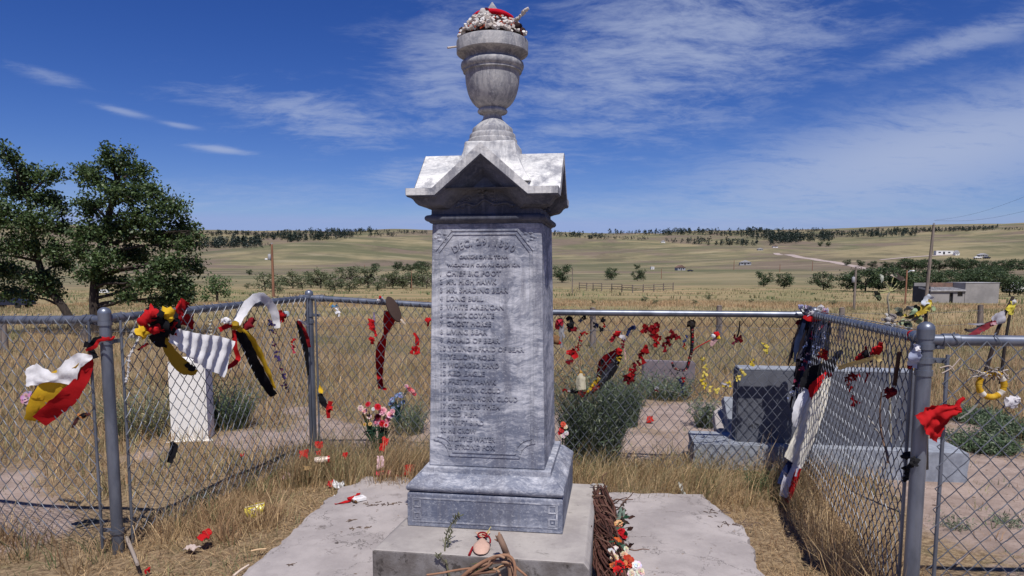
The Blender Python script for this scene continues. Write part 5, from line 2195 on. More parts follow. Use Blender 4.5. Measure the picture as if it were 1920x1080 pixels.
mb = MB(); p = PL_LF.p(52, 746, .03); flower(mb, p, .036, (.42, .25, .36), (.5, .32, .42)); mb.tube([p, p + Vector((.005, .01, -.03))], .004, 5, tint=(.05, .1, .04)); finish(mb, 'artificial_flower', 'dusty purple artificial flower stuck in the mesh at the far left', 'flower')
mb = MB(); rib(mb, PL_LF, [(170, 776), (155, 778), (142, 790), (136, 802)], [3, 6, 6, 3], (.08, .03, .03)); rib(mb, PL_LF, [(145, 776), (156, 782), (168, 774)], [3, 6, 3], (.4, .16, .05)); knot(mb, PL_LF, 157, 779, 4, BLACK); finish(mb, 'ribbon_scrap', 'small black and orange ribbon tangle on the mesh below the yellow cloth', 'ribbon')

# ---- left side: the big bundle over the rail
t = thing('prayer_cloth', 'big bundle of black, red, yellow and striped white cloths over the left rail', 'prayer cloth', PL_L.p(330, 700, .04))
mb = MB()
for (px, py, r_) in ((290, 596, 17), (300, 608, 19), (318, 610, 17), (285, 585, 10), (306, 622, 14), (322, 596, 12)):
    knot(mb, PL_L, px, py, r_, BLACK, .055, .5)
rib(mb, PL_L, [(288, 625), (300, 640), (318, 648)], [22, 24, 8], BLACK, .05)
mb.build('black_cloth', 'cloth', t, 60)
mb = MB()
rib(mb, PL_L, [(290, 577, .10), (279, 590, .11), (268, 606, .10), (274, 614, .10), (286, 617, .10), (299, 611, .10)], [12, 18, 16, 10, 15, 9], RED, .1, .016, 30, fold=.5)
rib(mb, PL_L, [(292, 580, .07), (284, 594, .075), (276, 604, .07)], [10, 16, 10], RED, .1, .014, 16, fold=.4)
pat(mb, PL_L, [[(334, 564, .02), (344, 560, .03), (356, 572, .01)], [(326, 590, .05), (346, 584, .02), (360, 588, -.03)], [(326, 612, .06), (346, 610, .0), (366, 619, -.05)]], RED, nu=16, nv=14, wr=.012)
for (px, py, r_) in ((322, 612, 9), (330, 620, 9), (328, 630, 7), (305, 617, 6)):
    knot(mb, PL_L, px, py, r_, RED, .075, .7)
mb.build('red_cloth', 'cloth', t, 60)
for q in (((315, 588, 12), (316, 592, 9)), ((264, 620, 10), (270, 626, 8))):
    mb = MB()
    for (px, py, r_) in q:
        knot(mb, PL_L, px, py, r_, YEL, .10, .6)
    mb.build('yellow_knot', 'cloth', t, 60)
mb = MB(); rib(mb, PL_L, [(306, 624), (314, 650), (330, 674), (350, 692), (368, 698)], [10, 16, 24, 26, 8], GOLD, .052, .006); rib(mb, PL_L, [(348, 682), (358, 690), (366, 692)], [8, 12, 10], BLACK, .062); mb.build('gold_cloth', 'cloth', t, 60)
mb = MB()
for (px, py, r_) in ((252, 622, 5), (247, 630, 4), (256, 628, 4)):
    knot(mb, PL_L, px, py, r_, (.45, .43, .42), .07, .8)
mb.build('white_fringe', 'cloth', t, 60)
mb = MB(); pat(mb, PL_L, [[(322, 614), (352, 621), (382, 627), (412, 631), (441, 640)], [(318, 636), (346, 644), (374, 652), (404, 658), (432, 664)], [(318, 640), (344, 662), (368, 680), (394, 694), (420, 708)]], WHITE, .085, nu=46, nv=14, wr=.004, fold=.011, nf=6.5); mb.build('white_cloth', 'cloth', t, 60)
recentre(t)
mb = MB(); path = P(PL_L, [(262, 632), (252, 650), (242, 672), (240, 700), (236, 716)], .04)
mb.tube(path, .004, 5, 14, tint=(.5, .48, .47))
for q in catmull(path, 12):
    mb.blob(q, .008, rnd.uniform(0, 50), .6, 1, tint=(.52, .5, .5))
rib(mb, PL_L, [(258, 656), (270, 648), (278, 644)], [4, 5, 4], DRED); finish(mb, 'cord', 'frayed whitish cord hanging in a loop below the black bundle', 'cord')
mb = MB()
for i in range(5):
    mb.blob(PL_L.p(394, 602 + i * 6.4, .02), .011, i, .2, 2, (1.2, 1, .7), CREAM)
finish(mb, 'bone_beads', 'short column of cream beads on the mesh right of the red cloth', 'beads')
mb = MB(); pts = [(322, 828), (326, 840), (318, 868)]; rib(mb, PL_L, pts, [6, 15, 10], BLACK, .035, .004); finish(mb, 'black_cloth', 'black cloth strip hanging low on the left fence by the white pillar foot', 'cloth')

# ---- white band over the rail with a black and yellow streamer
t = thing('prayer_cloth', 'white band arched over the left rail with a twisted black and yellow streamer', 'prayer cloth', PL_L.p(480, 740, .03))
mb = MB(); rib(mb, PL_L, [(441, 612, .05), (455, 585, .045), (472, 564, .045), (490, 557, .04), (506, 570, .045), (516, 592, .05), (520, 615, .055)], [12, 17, 18, 17, 17, 16, 11], WHITE, .04, .006, 26); mb.build('white_band', 'cloth', t, 60)
mb = MB(); rib(mb, PL_L, [(446, 618), (462, 648), (482, 690), (500, 722), (514, 742)], [14, 20, 20, 18, 14], BLACK, .045, .008); mb.build('black_cloth', 'cloth', t, 60)
mb = MB(); rib(mb, PL_L, [(446, 614), (470, 634), (490, 668), (504, 700), (516, 728)], [9, 12, 11, 9, 3], YEL, .055, .006, fold=.3); mb.build('yellow_cloth', 'cloth', t, 60)
mb = MB(); rib(mb, PL_L, [(438, 618), (441, 650), (446, 672), (436, 684), (426, 690)], [7, 8, 9, 9, 5], RED, .05, .004); rib(mb, PL_L, [(448, 606), (430, 610), (412, 618)], [9, 8, 9], RED, .05); rib(mb, PL_L, [(456, 622), (466, 610), (474, 598)], [8, 18, 12], DRED, .065, .014, fold=.4)
knot(mb, PL_L, 440, 610, 8, GOLD, .06); mb.build('red_cloth', 'cloth', t, 60)
mb = MB()
for (px, py, r_) in ((418, 602, 4), (424, 600, 5), (430, 603, 4)):
    knot(mb, PL_L, px, py, r_, WHITE, .06, .8)
mb.build('white_fringe', 'cloth', t, 60)
recentre(t)
mb = MB(); ties(mb, PL_L, [(506, 596), (512, 630), (520, 670), (532, 712), (545, 738)], 15, 5.0, [(.05, .035, .12), (.03, .03, .09), (.12, .03, .09)]); finish(mb, 'string_of_ties', 'long string of tiny purple ties hanging right of the black and yellow streamer', 'string of ties')
mb = MB(); rib(mb, PL_L, [(524, 582), (526, 592), (530, 604)], [10, 12, 8], RED); knot(mb, PL_L, 537, 588, 6, (.5, .58, .62), .04, .8); knot(mb, PL_L, 532, 592, 5, DRED); finish(mb, 'ribbon_bow', 'red and silver bow just under the left rail', 'bow')
mb = MB(); ties(mb, PL_L, [(552, 632), (549, 648), (546, 656)], 3, 6, [RED, RED, (.4, .05, .08)]); finish(mb, 'string_of_ties', 'tiny pair of red ties just left of the rear left post', 'string of ties')
t = thing('prayer_cloth', 'narrow red, black and white ribbons hanging beside the rear left post', 'prayer cloth', PL_L.p(572, 700, .03))
mb = MB(); rib(mb, PL_L, [(558, 602), (566, 630), (574, 660), (578, 704)], [5, 10, 10, 3], BLACK, .04); mb.build('black_ribbon', 'cloth', t, 60)
mb = MB(); rib(mb, PL_L, [(560, 602), (572, 626), (580, 652)], [5, 10, 7], (.38, .02, .025), .05); mb.build('red_ribbon', 'cloth', t, 60)
mb = MB(); rib(mb, PL_L, [(561, 600), (570, 606), (578, 611)], [3, 5, 2], WHITE, .055); mb.build('white_ribbon', 'cloth', t, 60)
recentre(t)

# ---- back fence, left of the monument
t = thing('prayer_cloth', 'long red cloth hanging from a brown hide disc on the back rail', 'prayer cloth', PL_B.p(720, 730, .04))
mb = MB(); rib(mb, PL_B, [(734, 586, -.01), (728, 606, -.08), (722, 628, -.16), (714, 655, -.26), (712, 685, -.36), (712, 706, -.36), (714, 728, -.35)], [28, 20, 7, 20, 17, 12, 10], (.46, .012, .018), .05, .006, 26); rib(mb, PL_B, [(711, 722, -.35), (718, 728, -.34), (725, 730, -.33)], [9, 7, 4], RED, .06); mb.build('red_cloth', 'cloth', t, 60)
c = PL_B.p(738, 580, .075)
mb = MB()
ax = Vector((.42, -.35, .20)).normalized()
e1 = Vector((.36, 0, -.85)).normalized(); e1 = (e1 - ax * e1.dot(ax)).normalized(); e2 = ax.cross(e1)
for s_ in (0, 1):
    pass
vs, fs = [], []
for j in range(5):
    rr = (1, 1.04, 1.0, .6, .02)[j]; hh = (0, .006, .012, .016, .017)[j]
    for k_ in range(22):
        an = 6.283 * k_ / 22
        vs.append(c + e1 * math.cos(an) * .098 * rr + e2 * math.sin(an) * .052 * rr + ax * (hh - .006))
for j in range(4):
    for k_ in range(22):
        fs.append((j * 22 + k_, j * 22 + (k_ + 1) % 22, (j + 1) * 22 + (k_ + 1) % 22, (j + 1) * 22 + k_))
fs.append(tuple(range(22))[::-1])
mb.add(vs, fs, (.055, .035, .028))
hd = mb.build('hide_disc', 'tinted', t, 40)
mb = MB(); rib(mb, PL_B, [(752, 598), (756, 604), (760, 608)], [3, 4, 2], (.6, .5, .4), .09); mb.build('fringe', 'cloth', t, 60)
recentre(t)
mb = MB(); ties(mb, PL_B, [(690, 600), (700, 604), (704, 614)], 4, 9, [RED]); ties(mb, PL_B, [(702, 620), (700, 634), (697, 644)], 3, 8, [RED]); rib(mb, PL_B, [(701, 585), (702, 600), (702, 622)], [3, 4, 3], (.25, .2, .3)); finish(mb, 'string_of_ties', 'bright red cluster of ties left of the hide disc', 'string of ties')
mb = MB(); rib(mb, PL_B, [(776, 624), (782, 634), (782, 648)], [4, 8, 8], RED); ties(mb, PL_B, [(772, 652), (780, 655), (786, 656)], 4, 8, [RED]); finish(mb, 'string_of_ties', 'red ties nearest the left edge of the monument', 'string of ties')
mb = MB(); ties(mb, PL_B, [(622, 570), (630, 578), (636, 592)], 5, 5, [WHITE, RED, YEL, BLACK, (.1, .3, .5)]); finish(mb, 'string_of_ties', 'tiny four coloured ties near the top of the rear left post', 'string of ties')
mb = MB(); knot(mb, PL_B, 711, 563, 4, WHITE, .04, .8); knot(mb, PL_B, 716, 561, 4, (.4, .4, .45), .04, .8); knot(mb, PL_B, 713, 558, 3, RED, .045, .8); finish(mb, 'ribbon_bow', 'small white and red knot on the back rail left of the hide disc', 'bow')
mb = MB(); knot(mb, PL_B, 803, 600, 5, RED); rib(mb, PL_B, [(802, 598), (803, 606), (801, 612)], [4, 5, 3], RED); finish(mb, 'ribbon_scrap', 'small red knot half hidden by the left edge of the monument', 'ribbon')
t = thing('prayer_cloth', 'yellow, black and red cloth scraps at the foot of the rear left post', 'prayer cloth', PL_B.p(612, 790, .03))
mb = MB(); pat(mb, PL_B, [[(598, 722), (605, 730)], [(597, 736), (606, 738)]], YEL, .05, nu=5, nv=5); mb.build('yellow_cloth', 'cloth', t, 60)
mb = MB(); rib(mb, PL_B, [(600, 738), (606, 754), (614, 764)], [8, 12, 7], BLACK, .05); mb.build('black_cloth', 'cloth', t, 60)
mb = MB(); rib(mb, PL_B, [(620, 752), (616, 768), (616, 784)], [8, 9, 6], RED, .05); knot(mb, PL_B, 618, 766, 5, RED, .05, .8); mb.build('red_cloth', 'cloth', t, 60)
recentre(t)
# flowers below
t = thing('flower_bouquet', 'bouquet of pink, white and red artificial flowers at the foot of the back fence', 'bouquet', PL_B.p(706, 850, .10))
mb = MB()
for (px, py, r_, c1, c2) in ((718, 771, 9, (.74, .48, .52), (.72, .3, .38)), (709, 782, 7, (.40, .05, .10), DRED), (706, 790, 8, (.72, .42, .48), (.6, .2, .28)), (717, 794, 7, (.55, .04, .09), RED), (732, 778, 8, (.74, .50, .52), (.7, .3, .35)), (727, 787, 7, (.72, .36, .36), (.6, .2, .2)), (708, 763, 7, (.55, .03, .06), RED),
                             (690, 758, 6, (.5, .05, .09), RED), (676, 765, 6, (.74, .58, .56), (.7, .45, .45)), (684, 771, 6, (.72, .56, .52), (.6, .3, .3)), (700, 767, 4, WHITE, WHITE), (692, 781, 5, (.7, .62, .58), (.5, .3, .2)), (694, 795, 4, (.6, .42, .2), (.5, .3, .1)), (684, 796, 4, (.6, .42, .2), GOLD), (724, 797, 5, PINK, RED), (736, 771, 5, PINK, PINK)):
    p = PL_B.p(px, py, .12 + rnd.uniform(-.03, .03))
    mb = MB()
    flower(mb, p, r_ * p.y / FPX * .98, c1, c2, Vector((rnd.uniform(-.5, .5), -1, rnd.uniform(.1, .9))))
    mb.build('bloom', 'cloth', t, 60)
mb = MB()
p0 = PL_B.p(708, 848, .08)
for i in range(26):
    q = PL_B.p(rnd.uniform(676, 736), rnd.uniform(768, 805), .10)
    mb.tube([p0 + Vector((rnd.uniform(-.02, .02), 0, 0)), p0.lerp(q, .5) + Vector((0, 0, -.02)), q], .0028, 4, 7, tint=(.03, .06, .03))
    mb.ribbon([p0.lerp(q, .35), p0.lerp(q, .6) + Vector((rnd.uniform(-.03, .03), 0, 0)), p0.lerp(q, .7) + Vector((rnd.uniform(-.05, .05), -.01, -.03))], [.006, .018, .004], n=6, nu=3, tint=(.03, .07, .045))
mb.build('stems', 'cloth', t, 60)
recentre(t)
mb = MB()
for (px, py, r_) in ((744, 742, 5), (752, 741, 6), (736, 750, 6), (731, 757, 4), (756, 754, 5), (738, 764, 5), (748, 760, 4)):
    p = PL_B.p(px, py, -.05)
    flower(mb, p, r_ * p.y / FPX, (.22, .30, .50), (.35, .42, .6), Vector((rnd.uniform(-.5, .5), -1, .6)))
for i in range(14):
    a = PL_B.p(746 + rnd.uniform(-3, 3), 792, -.05); b2 = PL_B.p(rnd.uniform(728, 760), rnd.uniform(742, 768), -.05)
    mb.ribbon([a, a.lerp(b2, .6), b2], [.004, .014, .003], n=6, nu=3, tint=(.03, .07, .06))
finish(mb, 'flower_bouquet', 'small dusty blue artificial flowers behind the mesh left of the monument', 'bouquet')
mb = MB()
for (px, py, r_, c1) in ((762, 724, 4, PINK), (768, 730, 5, (.6, .08, .1)), (773, 734, 5, (.7, .25, .25)), (777, 739, 4, (.55, .04, .07)), (757, 740, 4, (.55, .52, .38))):
    p = PL_B.p(px, py, -.02)
    flower(mb, p, r_ * p.y / FPX, c1, None, Vector((.3, -1, .5)))
mb.tube(P(PL_B, [(758, 770), (756, 745), (764, 726)], -.02), .003, 4, 8, tint=(.06, .1, .05)); mb.tube(P(PL_B, [(757, 742), (768, 730), (778, 740)], -.02), .003, 4, 8, tint=(.06, .1, .05))
finish(mb, 'blossom_spray', 'arched stem of red and pink blossoms beside the monument left edge', 'flower')

# ---- back fence, right of the monument: strings of ties
GT = 'strings of cloth ties on the back fence'
def strings(label, runs, name='string_of_ties', cat='string of ties', group=GT, pl=PL_B, off=-.005):
    mb = MB()
    prev = None
    for r_ in runs:
        here = (r_[1][0][0], r_[1][0][1]) if r_[0] != 'k' else (r_[1], r_[2])
        if prev and math.hypot(here[0] - prev[0], here[1] - prev[1]) > 3:
            mb.tube(P(pl, [prev, here], off), .0013, 4, tint=(.25, .22, .2))
        prev = (r_[1][-1][0], r_[1][-1][1]) if r_[0] != 'k' else here
        if r_[0] == 't':
            ties(mb, pl, r_[1], r_[2], r_[3] * .72, [tuple(c * (.5 if q[0] > 3 * q[1] else .85) for c in q) for q in r_[4]], off)
        elif r_[0] == 'r':
            rib(mb, pl, r_[1], r_[2], r_[3], off)
        else:
            knot(mb, pl, r_[1], r_[2], r_[3], r_[4], off, .7)
    return finish(mb, name, label, cat, group)


strings('long chain of red ties slanting down beside the right edge of the monument', [('t', [(1096, 620), (1088, 636), (1082, 652), (1072, 664)], 6, 9, [RED, RED, (.4, .02, .03)]), ('r', [(1062, 660), (1074, 662), (1080, 672)], [6, 14, 10], RED), ('r', [(1062, 676), (1068, 680), (1074, 674)], [8, 9, 6], DRED)])
strings('tangle of dull red, grey and brown cloths touching the right edge of the monument', [('k', 1050, 603, 6, (.4, .03, .05)), ('k', 1045, 610, 6, DRED), ('r', [(1047, 600), (1050, 618), (1053, 652)], [5, 7, 4], (.3, .29, .31)), ('k', 1044, 636, 8, (.28, .16, .08)), ('k', 1047, 642, 4, RED), ('r', [(1056, 608), (1055, 622), (1058, 634)], [4, 5, 2], (.3, .3, .32))])
strings('black ribbon knot with dark red tail under the back rail', [('r', [(1062, 600), (1070, 596), (1072, 612), (1066, 622)], [7, 8, 9, 7], BLACK), ('k', 1070, 610, 6, BLACK), ('r', [(1064, 618), (1072, 616), (1082, 618)], [8, 10, 8], DRED)])
strings('two small navy ties under the back rail', [('t', [(1088, 604), (1096, 600), (1102, 597)], 3, 8, [NAVY, BLACK])])
strings('pale scrap and black knot right of the navy ties on the back rail', [('r', [(1108, 594), (1112, 598)], [4, 5], CREAM), ('k', 1131, 600, 4, BLACK), ('t', [(1117, 606), (1122, 612), (1127, 616)], 3, 9, [BLACK, NAVY]), ('t', [(1131, 610), (1133, 615)], 2, 5, [RED])])
strings('red tied pouch with grey fringe, high on the back fence', [('k', 1157, 626, 6, RED), ('r', [(1153, 628), (1148, 636), (1143, 640)], [7, 8, 7], (.3, .02, .03)), ('r', [(1160, 629), (1168, 632), (1173, 638)], [5, 9, 5], (.5, .48, .5)), ('t', [(1168, 640), (1170, 650)], 2, 7, [(.3, .03, .05)]), ('r', [(1170, 652), (1172, 664), (1173, 674)], [2, 2, 2], (.55, .35, .32))])
strings('single navy cloth knot on the mesh between red clusters', [('r', [(1175, 630), (1181, 618), (1187, 613)], [6, 7, 4], NAVY), ('k', 1188, 614, 4, NAVY), ('r', [(1186, 612), (1192, 616)], [4, 5], NAVY)])
strings('dense cluster of bright red ties in the middle of the back fence', [('t', [(1206, 612), (1214, 620), (1224, 616), (1236, 612)], 7, 12, [RED, RED, (.45, .02, .03)]), ('t', [(1222, 622), (1230, 628), (1236, 636), (1232, 648)], 5, 10, [DRED, RED]), ('t', [(1206, 612), (1212, 625)], 2, 9, [DRED])])
strings('slanting chain of dark red ties with a navy tip', [('t', [(1266, 626), (1258, 634), (1250, 644), (1244, 655)], 5, 11, [DRED, (.35, .02, .03)]), ('t', [(1262, 632), (1276, 628)], 2, 8, [RED])])
strings('thick chain of red and dark red bundles above the bare earth', [('t', [(1214, 648), (1206, 658), (1196, 676), (1190, 692)], 6, 13, [DRED, (.3, .02, .03), RED]), ('t', [(1190, 696), (1184, 706), (1172, 716)], 5, 12, [RED, RED, DRED])])
strings('small blue bead with red and yellow ties', [('t', [(1288, 630), (1286, 645), (1284, 660)], 4, 6, [RED, GOLD, (.03, .06, .2)])])
# dark beaded rope with a red loop
mb = MB()
path = P(PL_B, [(1297, 605), (1298, 630), (1297, 655), (1292, 678), (1286, 692), (1276, 694), (1264, 690), (1260, 680)], -.01)
mb.tube(path, [.014, .007], 7, 30, tint=(.03, .022, .02))
for i, q in enumerate(catmull(path, 40)):
    mb.blob(q + Vector((0, -.012, 0)), .008, i, .6, 1, tint=rnd.choice([(.04, .03, .06), (.2, .05, .05), (.25, .2, .16), (.03, .03, .04), (.4, .02, .03)]))
knot(mb, PL_B, 1296, 608, 8, (.03, .025, .022), -.01, .6)
mb.tube(P(PL_B, [(1290, 672), (1302, 655), (1318, 645), (1332, 638)], -.01), .0035, 5, 12, tint=RED)
finish(mb, 'beaded_rope', 'dark beaded rope hanging in a hook with a thin red cord, right of centre', 'rope')
strings('red bow with white and yellow end at the tip of the red cord', [('k', 1344, 626, 5, RED), ('r', [(1346, 628), (1340, 638), (1332, 648)], [7, 10, 6], (.5, .3, .3)), ('k', 1347, 632, 4, YEL), ('k', 1338, 630, 4, WHITE)])
strings('dark red pouch on a black string, high right on the back fence', [('r', [(1387, 602), (1386, 618), (1382, 632)], [2, 3, 3], BLACK), ('t', [(1376, 634), (1384, 640)], 3, 10, [DRED, (.2, .03, .06)])])
strings('string of small yellow cloth flowers along the right part of the back fence', [('t', [(1315, 672), (1322, 690), (1318, 712), (1326, 722), (1340, 732), (1358, 728), (1374, 714), (1388, 704), (1396, 692)], 13, 8, [(.72, .55, .06), (.74, .6, .14)]), ('r', [(1352, 718), (1364, 722), (1372, 730)], [3, 4, 2], (.5, .48, .5))])
strings('yellow cloth blossoms nearest the right rear corner post', [('t', [(1430, 646), (1436, 650), (1434, 658)], 4, 8, [(.72, .58, .10)]), ('t', [(1408, 678), (1414, 684)], 2, 8, [(.72, .55, .06)])])
strings('silver and red hanging ties above the weeds by the mauve gravestone', [('t', [(1277, 706), (1276, 720), (1278, 738)], 5, 6, [GREY, RED, NAVY]), ('t', [(1230, 728), (1236, 734)], 2, 7, [DRED, GREY])])
t = thing('prayer_cloth', 'curved bundle of red, gold, grey and black ribbons low on the back fence', 'prayer cloth', PL_B.p(1130, 740, .0))
mb = MB(); rib(mb, PL_B, [(1160, 657, -.02), (1148, 668, -.07), (1132, 680, -.12), (1126, 700, -.2), (1122, 720, -.22), (1108, 734, -.2), (1094, 740, -.18), (1085, 734, -.17)], [12, 18, 20, 16, 12, 12, 12, 9], (.36, .014, .02), -.012, .006, 28); knot(mb, PL_B, 1160, 658, 6, RED, -.005); mb.build('red_cloth', 'cloth', t, 60)
mb = MB(); rib(mb, PL_B, [(1158, 666, -.03), (1144, 690, -.11), (1130, 712, -.2), (1122, 730, -.24)], [6, 14, 16, 9], (.30, .28, .33), -.006, .005); mb.build('grey_cloth', 'cloth', t, 60)
mb = MB(); rib(mb, PL_B, [(1164, 664), (1156, 684), (1146, 702), (1136, 714)], [8, 10, 9, 5], BLACK, -.010, .005); rib(mb, PL_B, [(1130, 674), (1128, 684)], [7, 5], BLACK, -.02); mb.build('black_cloth', 'cloth', t, 60)
mb = MB(); rib(mb, PL_B, [(1124, 708), (1112, 722), (1100, 738)], [6, 8, 3], YEL, -.16, .004); mb.build('yellow_cloth', 'cloth', t, 60); mb = MB(); rib(mb, PL_B, [(1156, 682), (1152, 694)], [8, 8], YEL, -.02, .003); rib(mb, PL_B, [(1162, 668), (1158, 676)], [9, 10], GOLD, -.004, .003); mb.build('yellow_cloth', 'cloth', t, 60)
recentre(t)
t = thing('tobacco_pouch', 'small cream cloth pouch hanging upright on the back fence', 'pouch', PL_B.p(1089, 730, .0))
mb = MB(); pat(mb, PL_B, [[(1083, 704, .0), (1089, 700, .012), (1096, 704, .0)], [(1081, 712, .0), (1089, 712, .022), (1098, 712, .0)], [(1081, 730, .0), (1089, 731, .024), (1098, 730, .0)]], CREAM, .0, nu=10, nv=10, wr=.004); pat(mb, PL_B, [[(1083, 704, -.004), (1096, 704, -.004)], [(1081, 730, -.004), (1098, 730, -.004)]], CREAM, .0, nu=6, nv=6, wr=.002); mb.build('bag', 'cloth', t, 60)
mb = MB(); mb.tube(P(PL_B, [(1083, 704), (1089, 700), (1096, 704)], .006), .004, 5, 6, tint=(.45, .25, .06)); knot(mb, PL_B, 1089, 698, 3, (.5, .27, .06), .0); mb.build('drawstring', 'cloth', t, 60)
recentre(t)
strings('black and white knot with a red tie left of the cream pouch', [('k', 1073, 734, 4, BLACK), ('k', 1080, 734, 4, BLACK), ('t', [(1056, 730), (1062, 733)], 2, 6, [RED]), ('r', [(1062, 733), (1074, 734)], [2, 3], GREY)])

# ---- the corner post bundle
t = thing('prayer_cloth', 'dark mass of hanging strings and ribbons on the right rear corner post', 'prayer cloth', PL_B.p(1515, 760, .02))
mb = MB()
for i in range(34):
    x0 = rnd.uniform(1506, 1556); y0 = rnd.uniform(590, 606)
    x1 = 1484 + (x0 - 1506) * 1.15 + rnd.uniform(-9, 9); y1 = rnd.uniform(660, 772) if x0 < 1532 else rnd.uniform(630, 720)
    c1 = rnd.choice([(.02, .02, .03), (.03, .03, .06), (.02, .03, .07), (.05, .05, .07), (.025, .02, .025), (.09, .10, .15), (.025, .025, .03)])
    rib(mb, PL_B, [(x0, y0), ((x0 + x1) / 2 + rnd.uniform(-4, 4), (y0 + y1) / 2), (x1, y1)], [rnd.uniform(3, 9), rnd.uniform(5, 11), rnd.uniform(2, 6)], c1, rnd.uniform(.01, .08), .01, 12)
mb.build('dark_strings', 'cloth', t, 60)
mb = MB()
for i in range(46):
    u = rnd.uniform(0, 1); px = 1536 - u * 46 + rnd.uniform(-16, 16); py = 606 + u * 150 + rnd.uniform(-8, 8)
    tie(mb, PL_B.p(px, py, .09), rnd.uniform(.008, .016), rnd.choice([(.4, .42, .5), (.2, .24, .4), (.5, .3, .34), (.3, .3, .34), (.35, .05, .1), (.08, .12, .28)]))
mb.build('small_ties', 'cloth', t, 60)['kind'] = 'stuff'
mb = MB(); rib(mb, PL_B, [(1506, 594), (1520, 598), (1536, 594), (1544, 590), (1552, 597)], [5, 11, 14, 15, 9], RED, .085, .006); rib(mb, PL_B, [(1548, 594), (1556, 600), (1562, 604)], [10, 7, 3], (.4, .02, .02), .07); mb.build('red_ribbon', 'cloth', t, 60)
mb = MB()
for i in range(20):
    knot(mb, PL_B, rnd.uniform(1502, 1548), rnd.uniform(576, 590), rnd.uniform(4, 7), rnd.choice([(.4, .38, .5), (.5, .47, .5), (.3, .3, .45), (.45, .3, .4), (.1, .1, .14), (.5, .5, .48)]), .07, .8)
mb.build('pale_knot', 'cloth', t, 60)
recentre(t)
strings('dark red knot hanging under the back rail beside the corner bundle', [('k', 1497, 606, 5, DRED), ('r', [(1497, 600), (1500, 614)], [8, 8], (.1, .02, .03))], pl=PL_B)
mb = MB()
mb.tube(P(PL_R, [(1540, 654), (1546, 660), (1541, 666), (1548, 674)], .05), .006, 5, 10, tint=RED)
for i in range(12):
    tie(mb, PL_R.p(rnd.uniform(1538, 1549), rnd.uniform(656, 672), .05), .018, rnd.choice([RED, (.5, .04, .03), RED, (.5, .2, .08)]))
finish(mb, 'string_of_ties', 'small tight red cluster of ties right of the corner post', 'string of ties')

# ---- right side fence
DW = AtY(4.36)
t = thing('prayer_cloth', 'long white, red and black cloths hanging low from the right side fence', 'prayer cloth', DW.p(1510, 900, .10))
mb = MB(); pat(mb, DW, [[(1548, 698, .07), (1552, 699, .075), (1556, 700, .07)], [(1522, 730, .10), (1534, 736, .12), (1554, 738, .10)], [(1494, 800, .14), (1512, 806, .16), (1536, 800, .14)], [(1470, 856, .17), (1484, 866, .19), (1502, 880, .18)]], (.66, .63, .56), nu=22, nv=24, wr=.006, fold=.009, nf=3.5); mb.build('cream_cloth', 'cloth', t, 60)
mb = MB(); rib(mb, DW, [(1536, 716), (1510, 745), (1496, 775), (1492, 800)], [16, 24, 22, 10], (.70, .70, .74), .09, .006); mb.build('white_cloth', 'cloth', t, 60); mb = MB(); rib(mb, DW, [(1492, 868), (1478, 900), (1468, 932)], [20, 20, 15], (.68, .66, .72), .17, .005); mb.build('white_cloth', 'cloth', t, 60)
mb = MB(); pat(mb, DW, [[(1546, 698, .10), (1551, 698, .105)], [(1526, 714, .12), (1540, 720, .13)], [(1516, 728, .12), (1526, 740, .13)], [(1519, 746, .12), (1521, 751, .13)]], (.50, .014, .018), nu=10, nv=14); mb.build('red_cloth', 'cloth', t, 60); mb = MB(); rib(mb, DW, [(1498, 878), (1488, 908), (1475, 942)], [10, 11, 9], (.40, .012, .016), .185, .004); rib(mb, DW, [(1546, 698), (1552, 700), (1558, 706)], [6, 12, 9], DRED, .10); mb.build('red_cloth', 'cloth', t, 60)
mb = MB(); rib(mb, DW, [(1558, 684), (1540, 694), (1520, 706), (1508, 728)], [14, 26, 30, 18], BLACK, .08, .012); rib(mb, DW, [(1558, 684), (1568, 668), (1580, 658)], [14, 12, 8], BLACK, .08, .008); knot(mb, DW, 1556, 686, 11, BLACK, .09, .6); mb.build('black_cloth', 'cloth', t, 60); mb = MB(); rib(mb, DW, [(1482, 866), (1472, 884), (1462, 908)], [10, 12, 10], NAVY, .16, .004); mb.build('navy_cloth', 'cloth', t, 60)
recentre(t)
strings('fuzzy black and dark red knots strung along the right side fence', [('k', 1616, 668, 7, DRED), ('k', 1626, 664, 7, BLACK), ('k', 1608, 672, 5, RED), ('k', 1632, 672, 6, (.05, .02, .05)), ('r', [(1626, 650), (1618, 666), (1606, 680)], [5, 8, 5], DRED)], pl=PL_R, off=.05, group=None)
mb = MB()
for k_ in range(4):
    rib(mb, PL_R, [(1572, 688 + k_ * 1.5), (1600, 680 + k_), (1624, 674 + k_), (1640, 670 + k_ * .5)], [3, 4, 4, 3], (.62, .50, .24), .07 + k_ * .004, .003)
rib(mb, PL_R, [(1634, 668), (1644, 670), (1650, 676)], [4, 9, 7], (.5, .38, .16), .07)
finish(mb, 'raffia_strip', 'pale yellow raffia strip stretched slanting across the right side fence', 'strip')
strings('bright red knotted cloth high on the right side fence', [('k', 1644, 656, 8, (.42, .015, .02)), ('k', 1640, 664, 7, DRED), ('r', [(1652, 642), (1648, 656), (1640, 668)], [7, 12, 8], RED), ('k', 1650, 650, 5, RED)], pl=PL_R, off=.05, group=None)
strings('long string of dark red ties hanging down the right side fence', [('t', [(1596, 694), (1604, 708), (1592, 704), (1590, 722), (1598, 740), (1604, 758)], 10, 9, [DRED, (.3, .02, .03), RED])], pl=PL_R, off=.04, group=None)
strings('thin red tie beside the long dark red string on the right side fence', [('t', [(1629, 700), (1626, 706)], 1, 8, [RED]), ('r', [(1628, 702), (1624, 712), (1622, 718)], [3, 3, 2], DRED)], pl=PL_R, off=.04, group=None)
